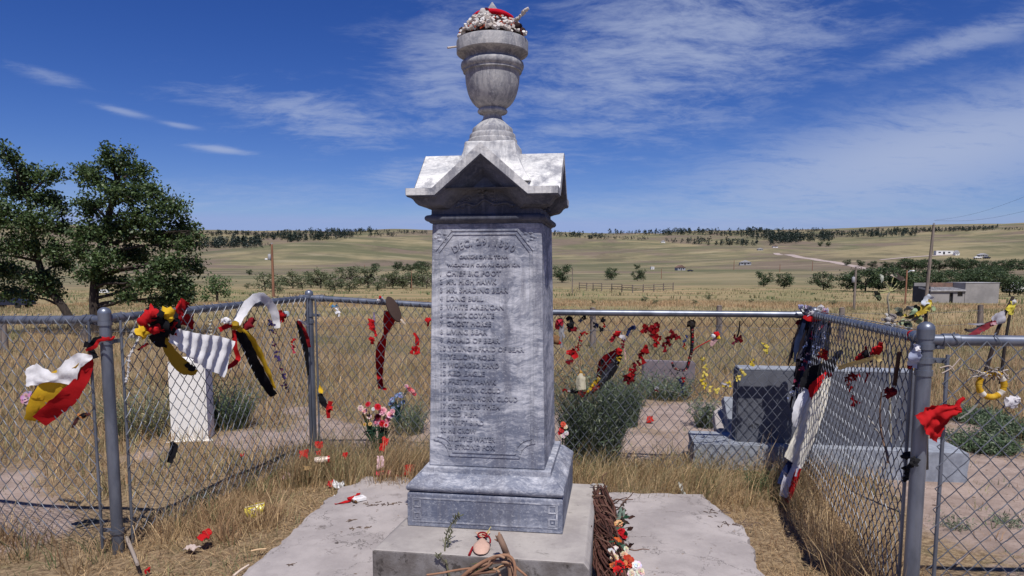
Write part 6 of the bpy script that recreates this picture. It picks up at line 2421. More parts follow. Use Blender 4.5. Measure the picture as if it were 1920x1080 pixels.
mb = MB(); mb.tube(P(PL_R, [(1686, 660), (1682, 690), (1677, 722)], .04), .008, 6, 8, tint=(.08, .045, .035))
for k_ in range(4):
    knot(mb, PL_R, 1672 + rnd.uniform(-9, 8), 735 + rnd.uniform(-6, 6), 6, DRED, .045, .8)
rib(mb, PL_R, [(1676, 734), (1664, 740), (1656, 744)], [5, 5, 2], (.06, .03, .03), .04); finish(mb, 'wrapped_stick', 'dark stick with a dark red rag end hanging on the right side fence', 'stick')
mb = MB(); mb.tube(P(PL_R, [(1653, 735), (1650, 770), (1652, 810), (1662, 848), (1665, 868)], .035), [.003, .005], 6, 16, tint=(.25, .16, .11)); mb.tube(P(PL_R, [(1628, 780), (1640, 800), (1648, 815)], .035), .003, 5, 6, tint=(.4, .36, .3)); finish(mb, 'dry_twig', 'thin bent brown twig caught upright in the right side fence', 'twig')
mb = MB(); rib(mb, PL_R, [(1718, 648), (1715, 668), (1710, 690)], [10, 20, 14], (.42, .46, .60), .045, .01); knot(mb, PL_R, 1720, 655, 4, WHITE, .06, .7); knot(mb, PL_R, 1706, 688, 5, DRED, .05, .7); finish(mb, 'prayer_cloth', 'pale blue rag with dark red edge tucked behind the front right post', 'prayer cloth', None)
mb = MB()
for k_ in range(9):
    knot(mb, PL_R, 1706 + rnd.uniform(-9, 10), 880 + rnd.uniform(-28, 20), rnd.uniform(4, 8), (.02, .02, .022), .03, .9)
finish(mb, 'black_rag', 'fuzzy black rag low on the fence beside the front right post', 'rag')
mb = MB(); p = Vector((FR[0], FR[1], ZFR)); d = (Vector((BR[0], BR[1], ZBR)) - p).normalized()
mb.tube([p + d * .128, p + d * .150], .0235, 16, tint=RED); finish(mb, 'red_tape', 'ring of red tape round the end of the right side rail', 'tape')

# ---- right front panel
t = thing('prayer_cloth', 'bright red knotted bandana fluttering across the front right post', 'prayer cloth', PL_RF.p(1756, 828, .06))
mb = MB(); pat(mb, PL_RF, [[(1796, 764, .06), (1797, 767, .065), (1796, 770, .06)], [(1772, 758, .07), (1776, 772, .09), (1784, 786, .06)], [(1742, 764, .08), (1752, 786, .07), (1768, 806, .07)], [(1716, 780, .07), (1730, 800, .10), (1740, 816, .08), (1757, 830, .06)]], RED, nu=26, nv=28, wr=.010, freq=24, fold=.006, nf=2.5); mb.build('cloth', 'cloth', t, 60)
mb = MB(); knot(mb, PL_RF, 1795, 766, 7, RED, .065); mb.tube(P(PL_RF, [(1794, 764), (1798, 754), (1808, 746)], .06), [.010, .007], 7, 8, tint=RED); mb.build('knot', 'cloth', t, 60)
recentre(t)
t = thing('wrapped_ring', 'ring wrapped in yellow and white cloth hanging by grey string on the right panel', 'ring', PL_RF.p(1858, 750, .04))
c = PL_RF.p(1859, 722, .04); k_ = c.y / FPX
mb = MB()
n = 60
for i in range(n):
    pass
pts = [c + PL_RF.e * math.cos(6.283 * i / n) * 22 * k_ + Vector((0, 0, math.sin(6.283 * i / n) * 23 * k_)) for i in range(n + 1)]
for i in range(n):
    ww = (i // 4) % 2 == 0
    mb.tube([pts[i], pts[i + 1]], (5.6 + rnd.uniform(-.5, .5)) * k_, 10, cap=False, tint=(.60, .36, .03) if ww else (.70, .66, .58) if (i // 4) % 4 == 1 else (.66, .42, .05))
mb.build('ring', 'cloth', t, 60)
mb = MB()
for i in range(36):
    a = PL_RF.p(rnd.uniform(1828, 1886), rnd.uniform(692, 704), rnd.uniform(.02, .06)); b2 = a + Vector((rnd.uniform(-.04, .04), rnd.uniform(-.02, .02), rnd.uniform(-.02, .015)))
    mb.tube([a, a.lerp(b2, .5) + Vector((0, -.01, rnd.uniform(-.015, .015))), b2], .0028, 4, 6, tint=rnd.choice([(.36, .31, .27), (.45, .4, .36), (.25, .22, .2)]))
mb.build('string', 'cloth', t, 60)
recentre(t)
mb = MB()
for k_ in range(7):
    knot(mb, PL_RF, 1897 + rnd.uniform(-8, 9), 754 + rnd.uniform(-7, 9), rnd.uniform(5, 8), (.66, .64, .66), .03, .8)
finish(mb, 'white_wad', 'crumpled white cloth wad on the mesh right of the yellow ring', 'cloth')
mb = MB()
for a, b2, c2 in (((1766, 700), (1784, 690), (1800, 672)), ((1762, 690), (1780, 686), (1788, 694))):
    mb.tube(P(PL_RF, [a, b2, c2], .03), .003, 5, 8, tint=(.5, .42, .36))
finish(mb, 'cord', 'short frayed cord tied beside the top band of the front right post', 'cord')
mb = MB()
mb.tube(P(PL_RF, [(1840, 745), (1820, 770), (1800, 785)], .025), .003, 5, 9, tint=(.3, .3, .28)); mb.tube(P(PL_RF, [(1836, 752), (1828, 764), (1812, 778)], .03), .0025, 5, 9, tint=(.3, .3, .28))
finish(mb, 'cord', 'grey cord trailing down left from the yellow ring', 'cord')

# ---- sticks with cloth planted behind the right fence
def planted(px_base, pts, Y, r, tint, mb):
    mb.tube([at_depth(a, b2, Y) for a, b2 in pts], [r, r * .7], 7, 12, tint=tint)


t = thing('flag_stick', 'dark stick with yellow and silver rag and big dried leaves, behind the front right post', 'stick', gpt(1738, 800))
Y = 3.9
mb = MB(); planted(0, [(1737, 880), (1736, 700), (1736, 600), (1738, 560)], Y, .012, (.03, .025, .022), mb); mb.build('stick', 'tinted', t, 60)
DP = AtY(Y)
mb = MB(); rib(mb, DP, [(1746, 554), (1738, 562), (1730, 572)], [10, 16, 8], (.52, .55, .60), .02, .01); mb.build('silver_rag', 'cloth', t, 60)
mb = MB(); rib(mb, DP, [(1744, 562), (1738, 574), (1724, 584), (1712, 592)], [6, 14, 16, 6], (.5, .36, .05), .015, .008); rib(mb, DP, [(1742, 566), (1740, 576), (1739, 584)], [10, 12, 6], (.68, .56, .10), .025, .006); rib(mb, DP, [(1700, 590), (1692, 592)], [6, 4], (.68, .56, .10), .02); mb.build('yellow_rag', 'cloth', t, 60)
mb = MB()
LV = (.34, .40, .27)
def big_leaf(cx_, cy_, dx_, dy_, w_, dark=False):
    a = at_depth(cx_ - dx_, cy_ - dy_, Y - rnd.uniform(-.06, .08)); b2 = at_depth(cx_ + dx_, cy_ + dy_, Y - rnd.uniform(-.06, .08))
    kk_ = Y / FPX
    mb.ribbon([a, a.lerp(b2, .35) + Vector((0, -.01, .006)), a.lerp(b2, .7) + Vector((0, -.01, .0)), b2], [w_ * .3 * kk_, w_ * kk_, w_ * .9 * kk_, w_ * .15 * kk_], n=10, nu=5, wr=.006, seed=rnd.uniform(0, 50), tint=(.05, .06, .035) if dark else tuple(x * rnd.uniform(.75, 1.1) for x in LV))
for q in ((1684, 582, -7, -5, 9), (1704, 578, 9, -4, 8), (1716, 596, 7, 8, 17), (1722, 600, 3, -6, 12), (1700, 608, 11, 5, 14), (1712, 584, -8, 5, 8), (1748, 579, 4, 3, 5), (1690, 604, -6, 3, 9)):
    big_leaf(*q)
for q in ((1686, 590, 8, 1, 8), (1716, 578, 8, -3, 11), (1700, 612, 6, 6, 10), (1706, 594, -8, 2, 6)):
    big_leaf(*q, dark=True)
mb.tube([at_depth(a, b2, Y) for a, b2 in ((1736, 592), (1712, 600), (1690, 602), (1672, 604))], [.006, .004], 6, 10, tint=(.28, .24, .2))
mb.build('dried_leaves', 'leaf', t, 60)
mb = MB()
for i in range(16):
    mb.blob(at_depth(1664 + rnd.uniform(-6, 14), 604 + rnd.uniform(-16, 8), Y + rnd.uniform(-.03, .03)), .013, i, .9, 1, tint=rnd.choice([(.35, .31, .29), (.25, .22, .21), (.42, .4, .38)]))
mb.build('grey_seedhead', 'cloth', t, 60)
recentre(t)
t = thing('dried_sunflower', 'dried sunflower-like stalk with drooping grey green leaves, above the right side rail', 'plant', gpt(1666, 830))
Y = 3.95
mb = MB()
tn = (.30, .27, .2)
mb.tube([at_depth(a, b2, Y) for a, b2 in ((1670, 830), (1668, 700), (1667, 590), (1664, 560), (1668, 548))], [.006, .004], 6, 18, tint=tn)
hd_ = (1669, 546)
for (a, b2, c2, d2) in ((1668, 536, 1662, 530), (1676, 538, 1682, 530), (1672, 530, 1676, 518), (1662, 546, 1648, 544), (1680, 542, 1686, 534), (1664, 534, 1660, 528), (1650, 550, 1646, 543)):
    mb.tube([at_depth(hd_[0], hd_[1], Y), at_depth(a, b2, Y), at_depth(c2, d2, Y)], [.0035, .002], 5, 8, tint=(.36, .34, .16))
mb.build('stalk', 'tinted', t, 60)
mb = MB()
big_leaf(1684, 521, 13, 5, 9)
big_leaf(1676, 518, 7, -3, 6)
big_leaf(1644, 556, 5, 9, 10, True)
big_leaf(1652, 522, 1, 8, 5)
big_leaf(1648, 559, 4, 3, 6)
mb.build('leaves', 'leaf', t, 60)
recentre(t)
t = thing('flag_stick', 'pair of dark crooked sticks with yellow rag and streaming white and maroon cloth, far right', 'stick', gpt(1880, 720))
Y = 5.6
mb = MB(); planted(0, [(1842, 720), (1862, 650), (1874, 610), (1900, 556)], Y, .017, (.035, .026, .024), mb); planted(0, [(1876, 720), (1884, 650), (1892, 600), (1897, 572)], Y + .1, .014, (.03, .024, .022), mb); mb.build('sticks', 'tinted', t, 60)
DP = AtY(Y)
mb = MB(); rib(mb, DP, [(1900, 565), (1897, 578), (1893, 590)], [8, 12, 8], (.62, .54, .09), .03, .01); rib(mb, DP, [(1896, 572), (1888, 582)], [7, 8], (.66, .56, .08), .04); knot(mb, DP, 1902, 566, 4, (.6, .6, .58), .03); mb.build('yellow_rag', 'cloth', t, 60)
mb = MB(); pat(mb, DP, [[(1886, 582), (1887, 592), (1885, 606)], [(1868, 588), (1872, 598), (1872, 608)], [(1858, 598), (1862, 604), (1866, 610)]], (.42, .41, .45), .03, nu=10, nv=10, wr=.012); mb.build('white_cloth', 'cloth', t, 60)
mb = MB(); rib(mb, DP, [(1868, 604), (1850, 612), (1832, 622), (1812, 632)], [8, 10, 10, 5], (.22, .035, .045), .04, .008); rib(mb, DP, [(1862, 602), (1840, 614), (1820, 620), (1808, 617)], [6, 8, 6, 4], (.06, .05, .06), .02, .008); rib(mb, DP, [(1868, 606), (1858, 608)], [6, 4], (.6, .35, .38), .05); rib(mb, DP, [(1846, 607), (1830, 608), (1816, 607)], [3, 3, 2], (.3, .29, .33), .02); mb.build('streamers', 'cloth', t, 60)
recentre(t)

# ------------------------------------------------------------------ on the urn
ux, uz = UX - .006, 0
def on_axis(r_, a, z):
    return m2w(ux + r_ * math.cos(a), r_ * math.sin(a), z)


t = thing('tie_wreath', 'heaped wreath of white and red prayer ties round the top of the urn', 'wreath', m2w(ux, 0, 2.53))
mb = MB()
for i in range(330):
    a = rnd.uniform(0, 6.283); u = rnd.random()
    rr = .148 - .055 * u ** 1.3 + rnd.uniform(-.010, .008)
    p = on_axis(rr, a, 2.545 + .072 * u + .008 * math.sin(3 * a + 1))
    d = Vector((rnd.uniform(-1, 1), rnd.uniform(-1, 1), rnd.uniform(-.6, .6))).normalized()
    s_ = rnd.uniform(.008, .016)
    c1 = rnd.choice([(.66, .62, .58), (.72, .70, .68), (.52, .46, .42), (.66, .64, .62), (.58, .52, .47)])
    e2_ = p + d * s_ + Vector((rnd.uniform(-.006, .006), 0, rnd.uniform(-.006, .006)))
    mb.tube([p - d * s_, p, e2_], rnd.uniform(.0065, .0105), 6, 6, tint=c1)
mb.build('white_ties', 'cloth', t, 60)['kind'] = 'stuff'
mb = MB()
for i in range(90):
    a = rnd.uniform(0, 6.283); u = rnd.random()
    p = on_axis(.150 - .056 * u, a, 2.547 + .070 * u)
    d = Vector((rnd.uniform(-1, 1), rnd.uniform(-1, 1), rnd.uniform(-.6, .6))).normalized()
    mb.tube([p - d * .014, p, p + d * .014], .0036, 5, 6, tint=(.50, .09, .04))
mb.build('red_ties', 'cloth', t, 60)['kind'] = 'stuff'
mb = MB()
for k_ in range(4):
    pts = [on_axis(.124 - .012 * k_, 6.283 * i / 28, 2.548 + .017 * k_) for i in range(29)]
    mb.tube(pts, .021, 8, tint=(.05, .03, .03), cap=False)
for i in range(14):
    mb.blob(on_axis(.146, rnd.choice([rnd.uniform(5.6, 6.3), rnd.uniform(2.9, 3.6)]), 2.545 + rnd.uniform(-.008, .03)), .017, i, .6, 1, tint=rnd.choice([(.05, .03, .03), (.18, .02, .02), (.04, .035, .03)]))
mb.build('dark_core', 'cloth', t, 60)
mb = MB()
a0 = on_axis(.13, -.45, 2.595); b0_ = m2w(ux + .176, -.10, 2.630)
for i in range(9):
    p = a0.lerp(b0_, i / 8); d = Vector((rnd.uniform(-1, 1), -.2, rnd.uniform(-.3, 1))).normalized()
    mb.tube([p - d * .010, p, p + d * .010], .0065, 6, 5, tint=(.62, .58, .55))
mb.tube([a0, b0_], .004, 5, tint=(.5, .45, .4))
mb.build('loose_end', 'cloth', t, 60)
recentre(t)
t = thing('red_cloth_ring', 'stuffed bright red cloth ring round the tip of the urn', 'ring', m2w(ux, 0, 2.64))
mb = MB()
pts = [on_axis(.088 * (1 + .02 * math.sin(5 * a)), a, 2.632 + .003 * math.sin(3 * a)) for a in [6.283 * i / 48 - 1.9 for i in range(49)]]
mb.tube(pts, .0125, 10, tint=(.58, .012, .03), cap=False)
mb.build('ring', 'cloth', t, 60)
mb = MB(); mb.blob(on_axis(.092, -1.72, 2.636), .015, 3, .6, 2, (1, 1, .8), (.10, .012, .02)); mb.blob(on_axis(.102, -1.86, 2.626), .016, 8, .5, 2, (1, 1, 1.3), (.55, .52, .50)); mb.build('knot', 'cloth', t, 60)
recentre(t)
mb = MB(); a0 = on_axis(.165, 3.4, 2.50); mb.tube([a0, a0 + Vector((-.045, -.02, -.012))], [.004, .005], 6, tint=(.6, .52, .46)); finish(mb, 'cord', 'short pale cord end sticking out left of the urn rim', 'cord')

# flowers tucked on the right back of the base moulding
mb = MB()
for (px, py, r_, c1) in ((1056, 796, 5, (.6, .1, .06)), (1060, 800, 4, (.7, .6, .42)), (1053, 806, 5, (.55, .04, .04)), (1056, 816, 5, (.62, .56, .55)), (1062, 812, 4, (.6, .55, .52)), (1050, 812, 4, (.45, .02, .03))):
    p = at_depth(px, py, 3.98)
    flower(mb, p, r_ * p.y / FPX * 1.2, c1, None, Vector((.4, -1, .5)))
mb.tube([at_depth(1056, 798, 3.99), at_depth(1055, 830, 3.99), at_depth(1056, 892, 3.98)], .004, 5, 8, tint=(.05, .08, .04))
finish(mb, 'artificial_flower', 'red and cream artificial flowers behind the right back corner of the plinth', 'flower')
# ------------------------------------------------------------------ things lying about
def on_pad(px, py, z=PADZ):
    d = ray(px, py)
    t_ = (z - CAMH) / d.z
    return Vector((d.x * t_, d.y * t_, z))


def on_ground(px, py, up=.012):
    p = on_pad(px, py, 0.0)
    p = on_pad(px, py, hz(p.x, p.y) + up)
    return p


def rag(label, px, py, wpx, hpx, tint, name='cloth_scrap', cat='cloth scrap', up=.02, group=None, wr=.012, flat=False, mat='cloth'):
    """a crumpled scrap lying on the ground"""
    p = on_ground(px, py, up)
    k_ = p.y / FPX
    a = rnd.uniform(-.4, .4)
    ex_, ey_ = Vector((math.cos(a), math.sin(a), 0)), Vector((-math.sin(a), math.cos(a), .25 if flat else .8))
    W_, H_ = wpx * k_ / 2, hpx * k_ / 2 / (.45 if flat else .85)
    rows = [[p + ex_ * (W_ * i) * rnd.uniform(.7, 1.1) + ey_ * (H_ * j) * rnd.uniform(.7, 1.1) + Vector((0, 0, H_ * .5 + rnd.uniform(-.004, .012))) for i in (-1, 0, 1)] for j in (-1, 0, 1)]
    mb = MB()
    mb.patch(rows, 12, 12, wr, 30, rnd.uniform(0, 90), tint)
    return finish(mb, name, label, cat, group, mat)


GR = 'red cloth scraps lying in the grass'
rag('flat red cloth square on the straw near the front left post', 385, 1013, 22, 16, RED, up=.05, flat=True, group=GR)
rag('tiny red scrap at the bottom edge near the left post', 277, 1072, 9, 6, RED, group=GR)
rag('small red scrap on the bare earth beyond the left fence', 455, 857, 9, 7, (.5, .03, .04), group=GR)
rag('red scrap low in the straw right of the rear left post, leftmost of a group', 570, 855, 20, 12, RED, up=.15, group=GR)
rag('red scrap high in the straw under the rear left post', 598, 838, 16, 12, RED, up=.16, group=GR)
rag('red scrap just above the torn red and white can', 598, 852, 11, 8, RED, up=.15, group=GR)
rag('lone small red scrap in the middle of the straw', 646, 857, 9, 11, RED, up=.18, group=GR)
rag('red rag under the dark stems of the bouquet, upper one', 722, 832, 14, 12, RED, up=.20, group=GR)
rag('red rag under the dark stems of the bouquet, lower one', 716, 844, 12, 12, RED, up=.19, group=GR)
rag('large red cloth scrap against the left corner of the plinth', 766, 890, 24, 22, RED, up=.07, group=GR)
rag('red cloth scrap with crumpled edge left of the plinth corner', 748, 898, 24, 10, RED, up=.05, group=GR)
rag('dark red strip at the rear edge of the concrete pad', 752, 909, 26, 7, (.40, .012, .015), group=GR, flat=True)
rag('red scrap on the bare earth behind the back fence right of the shrub', 1219, 789, 14, 9, (.45, .03, .02), group=GR)
rag('red and clear wrapper scrap left of the clear plastic', 620, 911, 12, 9, (.55, .05, .05), name='wrapper', cat='wrapper')
rag('crumpled clear plastic wrapper at the edge of the pad', 634, 912, 22, 12, (.55, .55, .55), name='wrapper', cat='wrapper', mat='glossy')
rag('crumpled pink and white paper in the straw left of the monument', 714, 872, 16, 20, (.66, .46, .48), name='crumpled_paper', cat='paper', up=.15)
rag('faded pink paper in the grass left of the pad', 538, 897, 18, 14, (.42, .28, .26), name='crumpled_paper', cat='paper')
rag('dry tan leaf lying left of the red and white can', 576, 880, 15, 8, (.42, .28, .13), name='dry_leaf', cat='leaf', wr=.004, up=.10)
rag('dry tan leaf lying lower left of the clear wrapper', 575, 898, 13, 6, (.44, .30, .15), name='dry_leaf', cat='leaf', wr=.004)
rag('whitish paper strip in the straw under the red square', 360, 1032, 26, 8, (.55, .45, .40), name='crumpled_paper', cat='paper', flat=True)
rag('grey bent weed stick scrap at the rear of the right grass', 1279, 925, 8, 22, (.42, .42, .38), name='paper_scrap', cat='paper')

# crushed red and white can and flat red can
for (px, py, c1, c2, lb, rot) in ((604, 862, (.60, .50, .42), RED, 'crushed pale can with a red end in the straw', .2), (720, 888, (.50, .05, .06), (.58, .30, .30), 'crushed faded red can lying in the straw left of the monument', .0)):
    p = on_ground(px, py, .14 if px < 650 else .10)
    t = thing('crushed_can', lb, 'can', p, rot)
    mb = MB()
    vs, fs = [], []
    for i in range(9):
        x = -.05 + .1 * i / 8
        for j in range(14):
            an = 6.283 * j / 14
            rr = .027 * (1 if 0 < i < 8 else .86) * (1 + .25 * mnoise.noise(Vector((x * 40, an, px))))
            vs.append(Vector((x, rr * math.cos(an), rr * .8 * math.sin(an))))
    for i in range(8):
        for j in range(14):
            fs.append((i * 14 + j, i * 14 + (j + 1) % 14, (i + 1) * 14 + (j + 1) % 14, (i + 1) * 14 + j))
    mb.add(vs, fs, c1)
    mb.build('body', 'glossy', t, 40)
    mb = MB(); mb.tube([(.038, 0, 0), (.051, 0, 0)], .0265, 14, tint=c2); mb.build('end', 'glossy', t, 40)

# torn yellow bag: stands open in the straw
p = on_ground(478, 968, .0)
k_ = p.y / FPX
t = thing('snack_bag', 'torn yellow snack bag with a small triangular emblem standing in the straw', 'snack bag', p, .15)
mb = MB()
rows = [[(-18 * k_, 0, 18 * k_), (0, -.01, 22 * k_), (18 * k_, 0, 25 * k_)], [(-17 * k_, -.02, 10 * k_), (0, -.035, 12 * k_), (18 * k_, -.02, 13 * k_)], [(-11 * k_, -.015, -1 * k_), (3 * k_, -.03, -2 * k_), (17 * k_, -.015, 1 * k_)]]
mb.patch([[Vector(q) for q in r_] for r_ in rows], 16, 14, .003, 40, 3, (.72, .60, .06))
rows = [[(-18 * k_, .015, 17 * k_), (0, .03, 23 * k_), (18 * k_, .015, 26 * k_)], [(-14 * k_, .02, 6 * k_), (0, .03, 7 * k_), (17 * k_, .02, 8 * k_)], [(-11 * k_, -.012, -1 * k_), (3 * k_, -.026, -2 * k_), (17 * k_, -.012, 1 * k_)]]
mb.patch([[Vector(q) for q in r_] for r_ in rows], 14, 12, .003, 40, 4, (.62, .48, .05))
bag = mb.build('bag', 'glossy', t, 50)
mb = MB()
def bagp(x, z, out=.004):
    u = (z + 2) / 24
    return Vector((x * k_, -.012 - .024 * math.sin(min(1, max(0, u)) * 3.0) * (1 - (x / 20) ** 2) - out, z * k_))
mb.add([bagp(-6, 18), bagp(6, 19.5), bagp(2, 8)], [(0, 1, 2)], (.75, .75, .78))
for i in range(4):
    x = -3.2 + i * 2.2
    mb.add([bagp(x - .7, 16.5, .006), bagp(x + .7, 16.7, .006), bagp(x + .5, 13.2, .006), bagp(x - .3, 13.2, .006)], [(0, 1, 2, 3)], (.08, .07, .30))
mb.add([bagp(.4, 12.2, .006), bagp(3.2, 12.6, .006), bagp(2.2, 10.4, .006)], [(0, 1, 2)], (.5, .05, .12))
mb.build('emblem', 'glossy', bag, 0)
mb = MB(); mb.tube([Vector((-18 * k_, -.004, 18.6 * k_)), Vector((0, -.014, 22.6 * k_)), Vector((18 * k_, -.004, 25.6 * k_))], .0035, 6, 10, tint=(.6, .55, .4)); mb.build('rim', 'glossy', bag, 50)

# cigarette pack with red ribbons on the pad
p = on_pad(668, 940)
t = thing('cigarette_pack', 'white cigarette pack with red ribbons on the left edge of the concrete pad', 'cigarette pack', p, R(38))
mb = MB(); mb.box((.015, .0, .013), (.085, .055, .022), bev=.003, tint=(.70, .68, .68)); mb.build('box', 'tinted', t, 30)
mb = MB(); mb.box((-.028, -.029, .014), (.010, .002, .010), tint=(.1, .1, .11)); mb.box((.012, -.0285, .013), (.03, .0015, .012), tint=(.75, .75, .75)); mb.box((.02, .0, .0246), (.05, .004, .0006), tint=(.3, .3, .34)); mb.box((.02, .012, .0246), (.04, .003, .0006), tint=(.4, .38, .42)); mb.build('print', 'tinted', t, 0)
g_ = on_pad(660, 939) - p
r9 = Matrix.Rotation(-R(38), 3, 'Z')
def loc_(px, py, z=.004): return r9 @ (on_pad(px, py) - p) + Vector((0, 0, z))
mb = MB()
mb.ribbon([loc_(628, 946), loc_(642, 944, .006), loc_(657, 942, .010)], .022, side=(0, 0, 1), n=12, wr=.002, tint=RED)
mb.ribbon([loc_(673, 925), loc_(670, 931, .01), loc_(665, 936, .02)], .020, side=(0, 0, 1), n=12, wr=.002, tint=RED)
mb.blob(loc_(659, 940, .016), .018, 4, .4, 2, (1.4, 1, .8), RED)
mb.tube([loc_(663, 942, .012), loc_(669, 945, .010)], [.012, .006], 7, tint=(.14, .08, .04))
mb.build('red_ribbon', 'cloth', t, 60)

def stick(label, a, b2, r_, tint, name='stick', cat='stick', pad=False, up=.006):
    f_ = on_pad if pad else (lambda x, y: on_ground(x, y, up))
    mb = MB()
    A, B = f_(*a), f_(*b2)
    A.z += r_; B.z += r_
    mb.tube([A, A.lerp(B, .5) + Vector((0, 0, .003)), B], [r_, r_ * .85], 8, 7, tint=tint)
    return finish(mb, name, label, cat, None, 'tinted', 50)


stick('white plastic rod lying at the rear left edge of the pad', (677, 904), (703, 906), .007, (.74, .73, .72), 'plastic_rod', 'rod', up=.02)
stick('white cigarette butt standing aslant in the dirt beside the pad', (625, 940), (627, 930), .0045, (.75, .75, .74), 'cigarette_butt', 'cigarette butt')
stick('white cigarette butt lying flat left of the slanting one', (612, 939), (622, 942), .004, (.72, .72, .70), 'cigarette_butt', 'cigarette butt')
stick('pale wooden splinter on the straw beside the pad', (471, 1035), (499, 1031), .005, (.55, .38, .22), 'splinter', 'splinter', up=.03)
stick('white and brown splinter at the bottom left edge of the pad', (438, 1082), (466, 1062), .006, (.62, .5, .4), 'splinter', 'splinter', up=.03)
stick('weathered stake leaning from the foot of the front left post', (238, 1012), (258, 1062), .010, (.30, .25, .21), 'stake', 'stake', up=.06)
stick('thin grey stick on the bare earth in the lower right corner', (1790, 1062), (1850, 1008), .006, (.26, .2, .17), up=.01)
stick('thin dark root across the earth behind the left front fence', (112, 938), (150, 944), .007, (.06, .05, .045), up=.004)

# leaf litter, crumbs and pebbles on the pad: countless small bits
mb = MB()
for i in range(130):
    px, py = rnd.uniform(480, 1420), rnd.uniform(915, 1079)
    p = on_pad(px, py)
    if not in_poly(np.array([p.x]), np.array([p.y]), pad_poly * .99)[0]:
        continue
    lp = p - MO
    s_ = rnd.uniform(.0015, .0035) if rnd.random() < .94 else rnd.uniform(.004, .008)
    mb.blob(p + Vector((0, 0, s_ * .3)), s_, i, .8, 1, (rnd.uniform(.8, 2.4), rnd.uniform(.5, 1.2), .5), rnd.choice([(.10, .07, .055), (.16, .12, .09), (.24, .18, .13), (.07, .055, .05), (.35, .31, .28)]))
for (cx_, cy_, n_, sx_, sy_) in ((705, 946, 18, 24, 4), (668, 990, 10, 14, 3), (660, 976, 4, 6, 3), (735, 945, 8, 10, 3), (540, 1060, 3, 8, 2), (1345, 962, 14, 12, 6), (1385, 985, 22, 22, 8)):
    for i in range(n_):
        p = on_pad(cx_ + rnd.gauss(0, sx_), cy_ + rnd.gauss(0, sy_ * .6))
        d = Vector((rnd.uniform(-1, 1), rnd.uniform(-1, 1), .1)).normalized() * rnd.uniform(.008, .022)
        mb.tube([p - d, p + Vector((0, 0, .004)), p + d], .0022, 4, 5, tint=rnd.choice([(.09, .06, .05), (.14, .10, .075)]))
o = finish(mb, 'leaf_litter', 'dry crumbs, twigs and grit scattered over the concrete pad', 'litter', None, 'tinted')
o['kind'] = 'stuff'
# pebbles and clods on the bare earth
mb = MB()
for i in range(900):
    r_ = rnd.uniform(2.4, 9.5); a = rnd.uniform(-.72, .72)
    x, y = r_ * math.sin(a), r_ * math.cos(a)
    if bare_mask(np.array([x]), np.array([y]))[0] < .4:
        continue
    s_ = rnd.uniform(.003, .010) if rnd.random() < .93 else rnd.uniform(.01, .02)
    mb.blob((x, y, hz(x, y) + s_ * .2), s_, i, .6, 1, (1.3, 1, .7), rnd.choice([(.33, .26, .22), (.28, .21, .175), (.38, .32, .28), (.2, .15, .12)]))
o = finish(mb, 'pebbles', 'small pebbles and clods on the bare earth', 'pebbles', None, 'tinted')
o['kind'] = 'stuff'

# ------------------------------------------------------------------ on the concrete base of the monument
BZ = T
def on_base(px, py, z=BZ):
    return on_pad(px, py, z)


t = thing('leather_pouch', 'round tan leather pouch with a red tie on the concrete base', 'pouch', on_base(903, 1045))
mb = MB()
c = on_base(903, 1028)
vs, fs = [], []
k_ = c.y / FPX
ring_n = 26
prof = [(0, .0), (8, .4), (15.5, 1.2), (17, 4), (15, 8), (9, 10.5), (0, 11.5)]
# flattened bag on its back, drawn in towards the mouth
for (rr, zz_) in prof:
    for j in range(ring_n):
        an = 6.283 * j / ring_n
        x, y = math.cos(an) * rr, math.sin(an) * rr * 1.35
        if y > 6:
            x *= 1 - min(.62, (y - 6) * .045)
            y += (y - 6) * .45
        vs.append(c + Vector((x * k_, y * k_ * 1.5 - .01, zz_ * k_ + (.003 * mnoise.noise(Vector((x * .3, y * .3, 4)))))))
for i in range(len(prof) - 1):
    for j in range(ring_n):
        fs.append((i * ring_n + j, i * ring_n + (j + 1) % ring_n, (i + 1) * ring_n + (j + 1) % ring_n, (i + 1) * ring_n + j))
mb.add(vs, fs, (.50, .33, .26))
mouth = c + Vector((.0, 29 * k_ * 1.5, 8 * k_))
for j in range(7):
    a = -1.0 + 2.0 * j / 6
    mb.ribbon([mouth + Vector((a * .010, -.012, 0)), mouth + Vector((a * .018, .010, .004)), mouth + Vector((a * .030, .032, .004))], [.010, .012, .012], side=(0, -.5, 1), n=6, nu=3, tint=(.46, .31, .23))
mb.build('bag', 'tinted', t, 60)
mb = MB()
m0 = mouth + Vector((0, -.008, .002))
mb.tube([m0 + Vector((math.cos(a) * .020, math.sin(a) * .006 - .004, .006 + math.sin(a) * .010)) for a in [x * .5 for x in range(14)]], .0036, 6, tint=(.30, .018, .025))
mb.tube([m0 + Vector((.0, -.012, .012)), m0 + Vector((.026, -.035, .012)), m0 + Vector((.036, -.055, .006)), m0 + Vector((.036, -.080, .002))], .0038, 6, 12, tint=(.30, .018, .025))
mb.tube([c + Vector((-17 * k_, -.015, .012)), c + Vector((-20 * k_, -.05, .006)), c + Vector((-22 * k_, -.075, .002))], [.004, .006], 6, 10, tint=(.30, .018, .025))
mb.build('red_tie', 'cloth', t, 60)
mb = MB(); mb.tube([mouth + Vector((.016, .0, .006)), mouth + Vector((.026, .03, .012)), mouth + Vector((.034, .055, .02))], [.003, .0018], 5, 8, tint=(.38, .32, .12)); mb.build('straw', 'tinted', t, 60)
recentre(t)

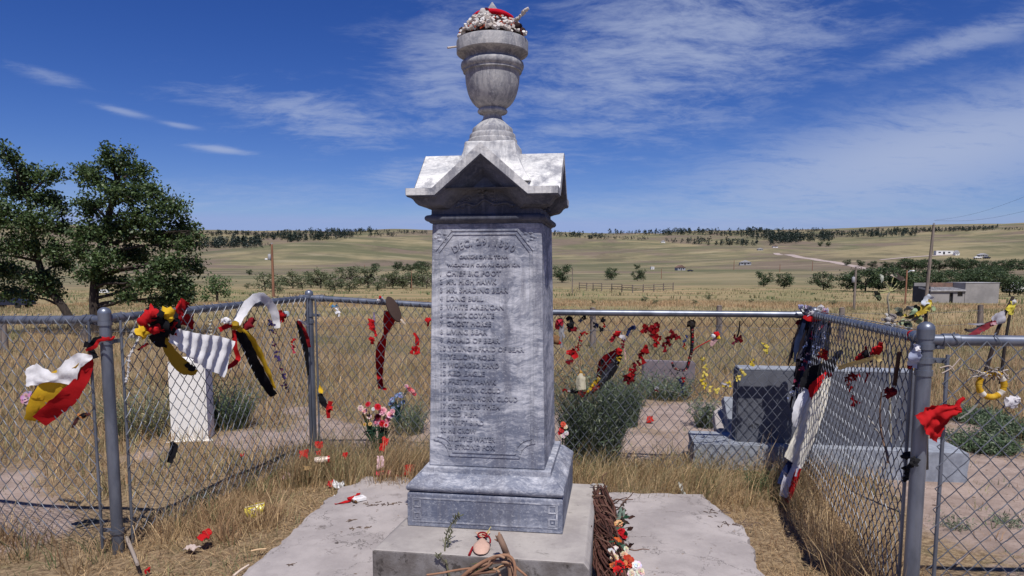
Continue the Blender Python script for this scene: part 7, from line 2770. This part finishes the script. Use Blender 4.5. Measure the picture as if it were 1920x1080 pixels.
# twisted twig wreath at the front edge, only its upper arc in view
t = thing('twig_wreath', 'rough wreath of bent brown twigs leaning on the front of the concrete base', 'wreath', on_base(930, 1076, .2))
mb = MB()
def FB(px, py, y=-.70, dz=0):
    """a point in front of the base's front face"""
    pl_ = Plane(tuple(m2w(-1, y, 0)[:2]), tuple(m2w(1, y, 0)[:2]))
    return pl_.p(px, py)
def arc(pts, r0, r1, y=-.68, tint=(.24, .125, .075)):
    mb.tube([FB(a, b2, y + rnd.uniform(-.015, .015)) for a, b2 in pts], [r0, r1], 7, 22, tint=tint)
TW = [(.26, .14, .085), (.20, .105, .065), (.30, .18, .115), (.16, .085, .055)]
arc([(935, 1004), (944, 1024), (952, 1046), (958, 1068), (962, 1092)], .013, .015, -.66, (.19, .12, .085))
arc([(951, 1036), (956, 1056), (958, 1090)], .009, .012, -.675, (.20, .12, .08))
mb.tube([FB(935, 1012, -.66), FB(929, 1004, -.66)], [.007, .002], 6, tint=TW[1]); mb.tube([FB(938, 1016, -.66), FB(927, 1011, -.66)], [.006, .002], 6, tint=TW[1]); mb.tube([FB(936, 1008, -.66), FB(936, 998, -.66)], [.009, .004], 6, tint=TW[2])
arc([(858, 1090), (880, 1070), (905, 1054), (930, 1044), (950, 1041), (962, 1050), (966, 1070), (962, 1092)], .008, .006, -.70, TW[0])
arc([(862, 1094), (890, 1068), (915, 1056), (940, 1053), (958, 1058), (966, 1080), (968, 1096)], .009, .007, -.69, TW[2])
arc([(868, 1092), (895, 1076), (925, 1068), (950, 1058), (958, 1056)], .008, .006, -.68, TW[1])
arc([(800, 1078), (830, 1074), (850, 1070), (880, 1066), (900, 1068)], .004, .005, -.70, TW[0])
arc([(872, 1080), (900, 1074), (930, 1072)], .007, .006, -.70, TW[3])
arc([(915, 1058), (922, 1046), (935, 1042), (946, 1046)], .005, .005, -.71, TW[2])
arc([(966, 1062), (975, 1070), (985, 1078), (995, 1090)], .006, .004, -.70, TW[0])
arc([(925, 1066), (935, 1072), (940, 1090)], .006, .005, -.70, TW[2])
arc([(930, 1068), (938, 1062), (944, 1060)], .004, .002, -.71, (.4, .24, .13))
arc([(858, 1086), (882, 1078), (912, 1064), (926, 1050), (934, 1041)], .006, .004, -.705, TW[1])
mb.build('twigs', 'tinted', t, 60)
mb = MB()
for i in range(16):
    p = FB(908 + rnd.uniform(-10, 8), 1068 + rnd.uniform(-6, 8), -.70)
    mb.ribbon([p, p + Vector((rnd.uniform(-.02, .02), 0, .012)), p + Vector((rnd.uniform(-.04, .04), -.005, rnd.uniform(-.01, .02)))], [.003, .008, .001], n=5, nu=3, tint=(.10, .11, .05))
mb.build('dry_needles', 'cloth', t, 60)
recentre(t)

# dry sprig standing against the base
t = thing('dry_sprig', 'thin dry green grey sprig standing against the front of the monument', 'plant', m2w(-.10, -.68, .056))
mb = MB()
mb.tube([FB(846, 1094, -.66), FB(838, 1060, -.66), FB(834, 1036, -.62), FB(836, 1010, -.58), FB(842, 990, -.54), FB(856, 970, -.5)], [.0045, .0022], 6, 24, tint=(.11, .105, .06))
mb.tube([FB(840, 1060, -.66), FB(826, 1046, -.665), FB(816, 1036, -.665)], [.0035, .002], 5, 10, tint=(.07, .065, .045))
mb.tube([FB(836, 1014, -.59), FB(843, 1006, -.57), FB(848, 994, -.55)], [.003, .0015], 5, 10, tint=(.09, .09, .05))
mb.build('stem', 'tinted', t, 60)
mb = MB()
for i in range(70):
    u = rnd.random()
    base_ = [(836, 1020), (840, 1005), (850, 978), (822, 1043), (844, 1000), (858, 970)][i % 6]
    p = FB(base_[0] + rnd.uniform(-4, 5), base_[1] + rnd.uniform(-9, 9), -.58 if base_[1] < 1030 else -.665)
    d = Vector((rnd.uniform(-.6, .8), rnd.uniform(-.4, .4), rnd.uniform(.2, 1))).normalized() * .018
    mb.ribbon([p, p + d * .5, p + d], [.002, .005, .001], n=4, nu=3, tint=rnd.choice([(.13, .14, .075), (.20, .20, .12), (.08, .08, .05), (.28, .28, .2)]))
mb.build('leaves', 'cloth', t, 60)
recentre(t)

# grapevine wreath with artificial flowers leaning on the right of the base
t = thing('vine_wreath', 'dark grapevine wreath with orange and red artificial flowers leaning against the right side of the base', 'wreath', on_pad(1150, 1075))
t['label'] = 'dark grapevine wreath with orange and red flowers leaning on the right side of the base'
wc0, wc1 = m2w(.545, -.66, PADZ + .02), m2w(.50, .16, .395)
mb = MB()
# strands run the length of the leaning hoop and turn at its ends
axis_a = Vector(on_pad(1168, 1200, .06)); top_ = at_depth(1124, 926, 3.62)
for i in range(95):
    s0 = rnd.uniform(-1, 1); lay = rnd.uniform(-1, 1)
    n_ = 13
    pts = []
    ph = rnd.uniform(0, 6.28); tw_ = rnd.uniform(1.0, 2.6)
    st_, en_ = rnd.uniform(-.02, .12), rnd.uniform(.8, 1.0)
    for j in range(n_):
        u = st_ + (en_ - st_) * j / (n_ - 1)
        p = top_.lerp(axis_a, u)
        wdt = .034 + .030 * math.sin(min(1, u * 1.15) * 2.6)
        p = p + EX * (math.sin(ph + tw_ * u * 3) * wdt * .9 + .014 * rnd.uniform(-1, 1) + .010 * math.sin(u * 9 + ph * 5)) + Vector((0, 0, 1)) * (math.cos(ph + tw_ * u * 3) * .035 + .012 * math.sin(u * 11 + ph * 3) + .01 * rnd.uniform(-1, 1)) + Vector((0, -1, 0)) * (.02 * rnd.uniform(-1, 1))
        pts.append(p)
    mb.tube(pts, [rnd.uniform(.004, .0065), rnd.uniform(.003, .005)], 6, 26, tint=rnd.choice([(.06, .026, .02), (.09, .04, .03), (.035, .018, .015), (.13, .065, .05), (.075, .032, .025)]))
for i in range(16):
    u = rnd.uniform(.05, .7)
    p = top_.lerp(axis_a, u)
    d = Vector((rnd.choice([-1, -1, 1]) * rnd.uniform(.05, .09), rnd.uniform(-.03, .03), rnd.uniform(-.02, .05)))
    mb.tube([p, p + d * .6 + Vector((0, 0, .015)), p + d], [.003, .0012], 5, 8, tint=(.09, .05, .04))
for i in range(60):
    # short wayward tendrils curling over the bundle
    u = rnd.uniform(.0, .75)
    p = top_.lerp(axis_a, u) + EX * rnd.uniform(-.06, .06) + Vector((0, -.03, rnd.uniform(-.01, .04)))
    pts = [p]
    d = Vector((rnd.uniform(-1, 1), -.5, rnd.uniform(-1, .6))).normalized() * .035
    for j in range(4):
        d = (d + Vector((rnd.uniform(-.03, .03), rnd.uniform(-.012, .012), rnd.uniform(-.03, .03)))).normalized() * .035
        pts.append(pts[-1] + d)
    mb.tube(pts, [.0042, .002], 5, 14, tint=rnd.choice([(.06, .026, .02), (.10, .045, .033), (.035, .018, .015), (.15, .085, .06)]))
# wraps
for u in (.18, .30, .44):
    p = top_.lerp(axis_a, u)
    wdt = .036 + .032 * math.sin(u * 2.6)
    mb.tube([p + EX * math.cos(a) * wdt + Vector((0, -.005, .045 * math.sin(a))) for a in [x * .35 for x in range(19)]], .004, 5, tint=(.13, .07, .05))
mb.build('vines', 'tinted', t, 60)
mb = MB()
for i in range(12):
    knot_p = at_depth(1124 + rnd.uniform(-12, 10), 914 + rnd.uniform(-5, 5), 3.66)
    mb.blob(knot_p, .012, i, .9, 1, (1.4, 1, .6), rnd.choice([(.45, .4, .36), (.35, .33, .3), (.5, .47, .45)]))
mb.build('moss', 'cloth', t, 60)


def fl_y(py):
    """distance of the wreath's near face at a height in the picture"""
    best = None
    for i in range(60):
        q = top_.lerp(axis_a, i / 59)
        d_ = q - Vector((0, 0, CAMH))
        # project to pixel rows
        yc = d_.y * math.cos(PITCH) - d_.z * math.sin(PITCH)
        zc = d_.y * math.sin(PITCH) + d_.z * math.cos(PITCH)
        row = PPY - FPX * zc / yc
        if best is None or abs(row - py) < best[0]:
            best = (abs(row - py), q.y)
    return best[1] - .075


FW = [(1160, 982, 7, (.66, .34, .16), (.66, .40, .22)), (1156, 1016, 8, (.58, .10, .03), (.6, .15, .05)), (1166, 998, 7, (.52, .012, .02), RED), (1170, 1004, 6, (.50, .012, .02), RED), (1162, 1060, 9, (.55, .015, .02), RED), (1158, 1070, 8, (.56, .02, .02), RED), (1178, 1053, 11, (.50, .05, .025), (.5, .08, .04)),
      (1152, 1046, 7, (.70, .55, .36), (.66, .45, .25)), (1146, 1036, 7, (.72, .68, .62), (.7, .66, .6)), (1155, 1030, 6, (.70, .64, .54), WHITE), (1170, 1040, 6, (.68, .50, .36), (.62, .4, .25)), (1171, 1056, 5, (.6, .2, .08), (.6, .22, .1)), (1194, 1060, 8, (.72, .68, .66), WHITE), (1200, 1072, 8, (.70, .62, .56), (.66, .5, .4)), (1184, 1076, 7, (.62, .55, .5), (.6, .5, .4)), (1150, 1060, 6, (.6, .18, .06), (.5, .1, .04)), (1174, 1030, 5, (.70, .62, .5), CREAM)]
for (px, py, r_, c1, c2) in FW:
    mb = MB()
    p = at_depth(px, py, fl_y(py))
    flower(mb, p, r_ * p.y / FPX * 1.25, c1, c2, Vector((rnd.uniform(-.3, .6), -.8, rnd.uniform(.5, 1.2))))
    mb.blob(p + Vector((0, .012, -.006)), r_ * p.y / FPX * .55, px, .5, 1, tint=c2)
    mb.build('flower', 'cloth', t, 60)
mb = MB()
for i in range(34):
    px, py = rnd.uniform(1148, 1178), rnd.uniform(968, 1075)
    p = at_depth(px, py, fl_y(py) + .02)
    d = Vector((rnd.uniform(-1, 1), -.4, rnd.uniform(-.3, 1))).normalized() * .04
    mb.ribbon([p, p + d * .5, p + d], [.006, .020, .003], n=6, nu=3, tint=rnd.choice([(.03, .09, .055), (.05, .12, .07), (.10, .17, .12), (.05, .03, .025), (.07, .035, .028)]))
for (px, py) in ((1158, 966), (1156, 974), (1163, 970)):
    p = at_depth(px, py, fl_y(py))
    mb.ribbon([p, p + Vector((.012, -.01, .02)), p + Vector((.016, -.012, .045))], [.006, .024, .004], n=6, nu=3, tint=(.30, .40, .31))
mb.build('leaves', 'cloth', t, 60)
recentre(t)
mb = MB()
ties(mb, Plane(tuple(on_pad(1160, 1000)[:2]), tuple(on_pad(1190, 1000)[:2])), [(1169, 938), (1166, 952), (1168, 964), (1162, 974)], 8, 6, [(.06, .04, .035), (.09, .06, .05)], .0)
finish(mb, 'seed_string', 'thin dark string of seeds lying up the pad above the wreath flowers', 'string')
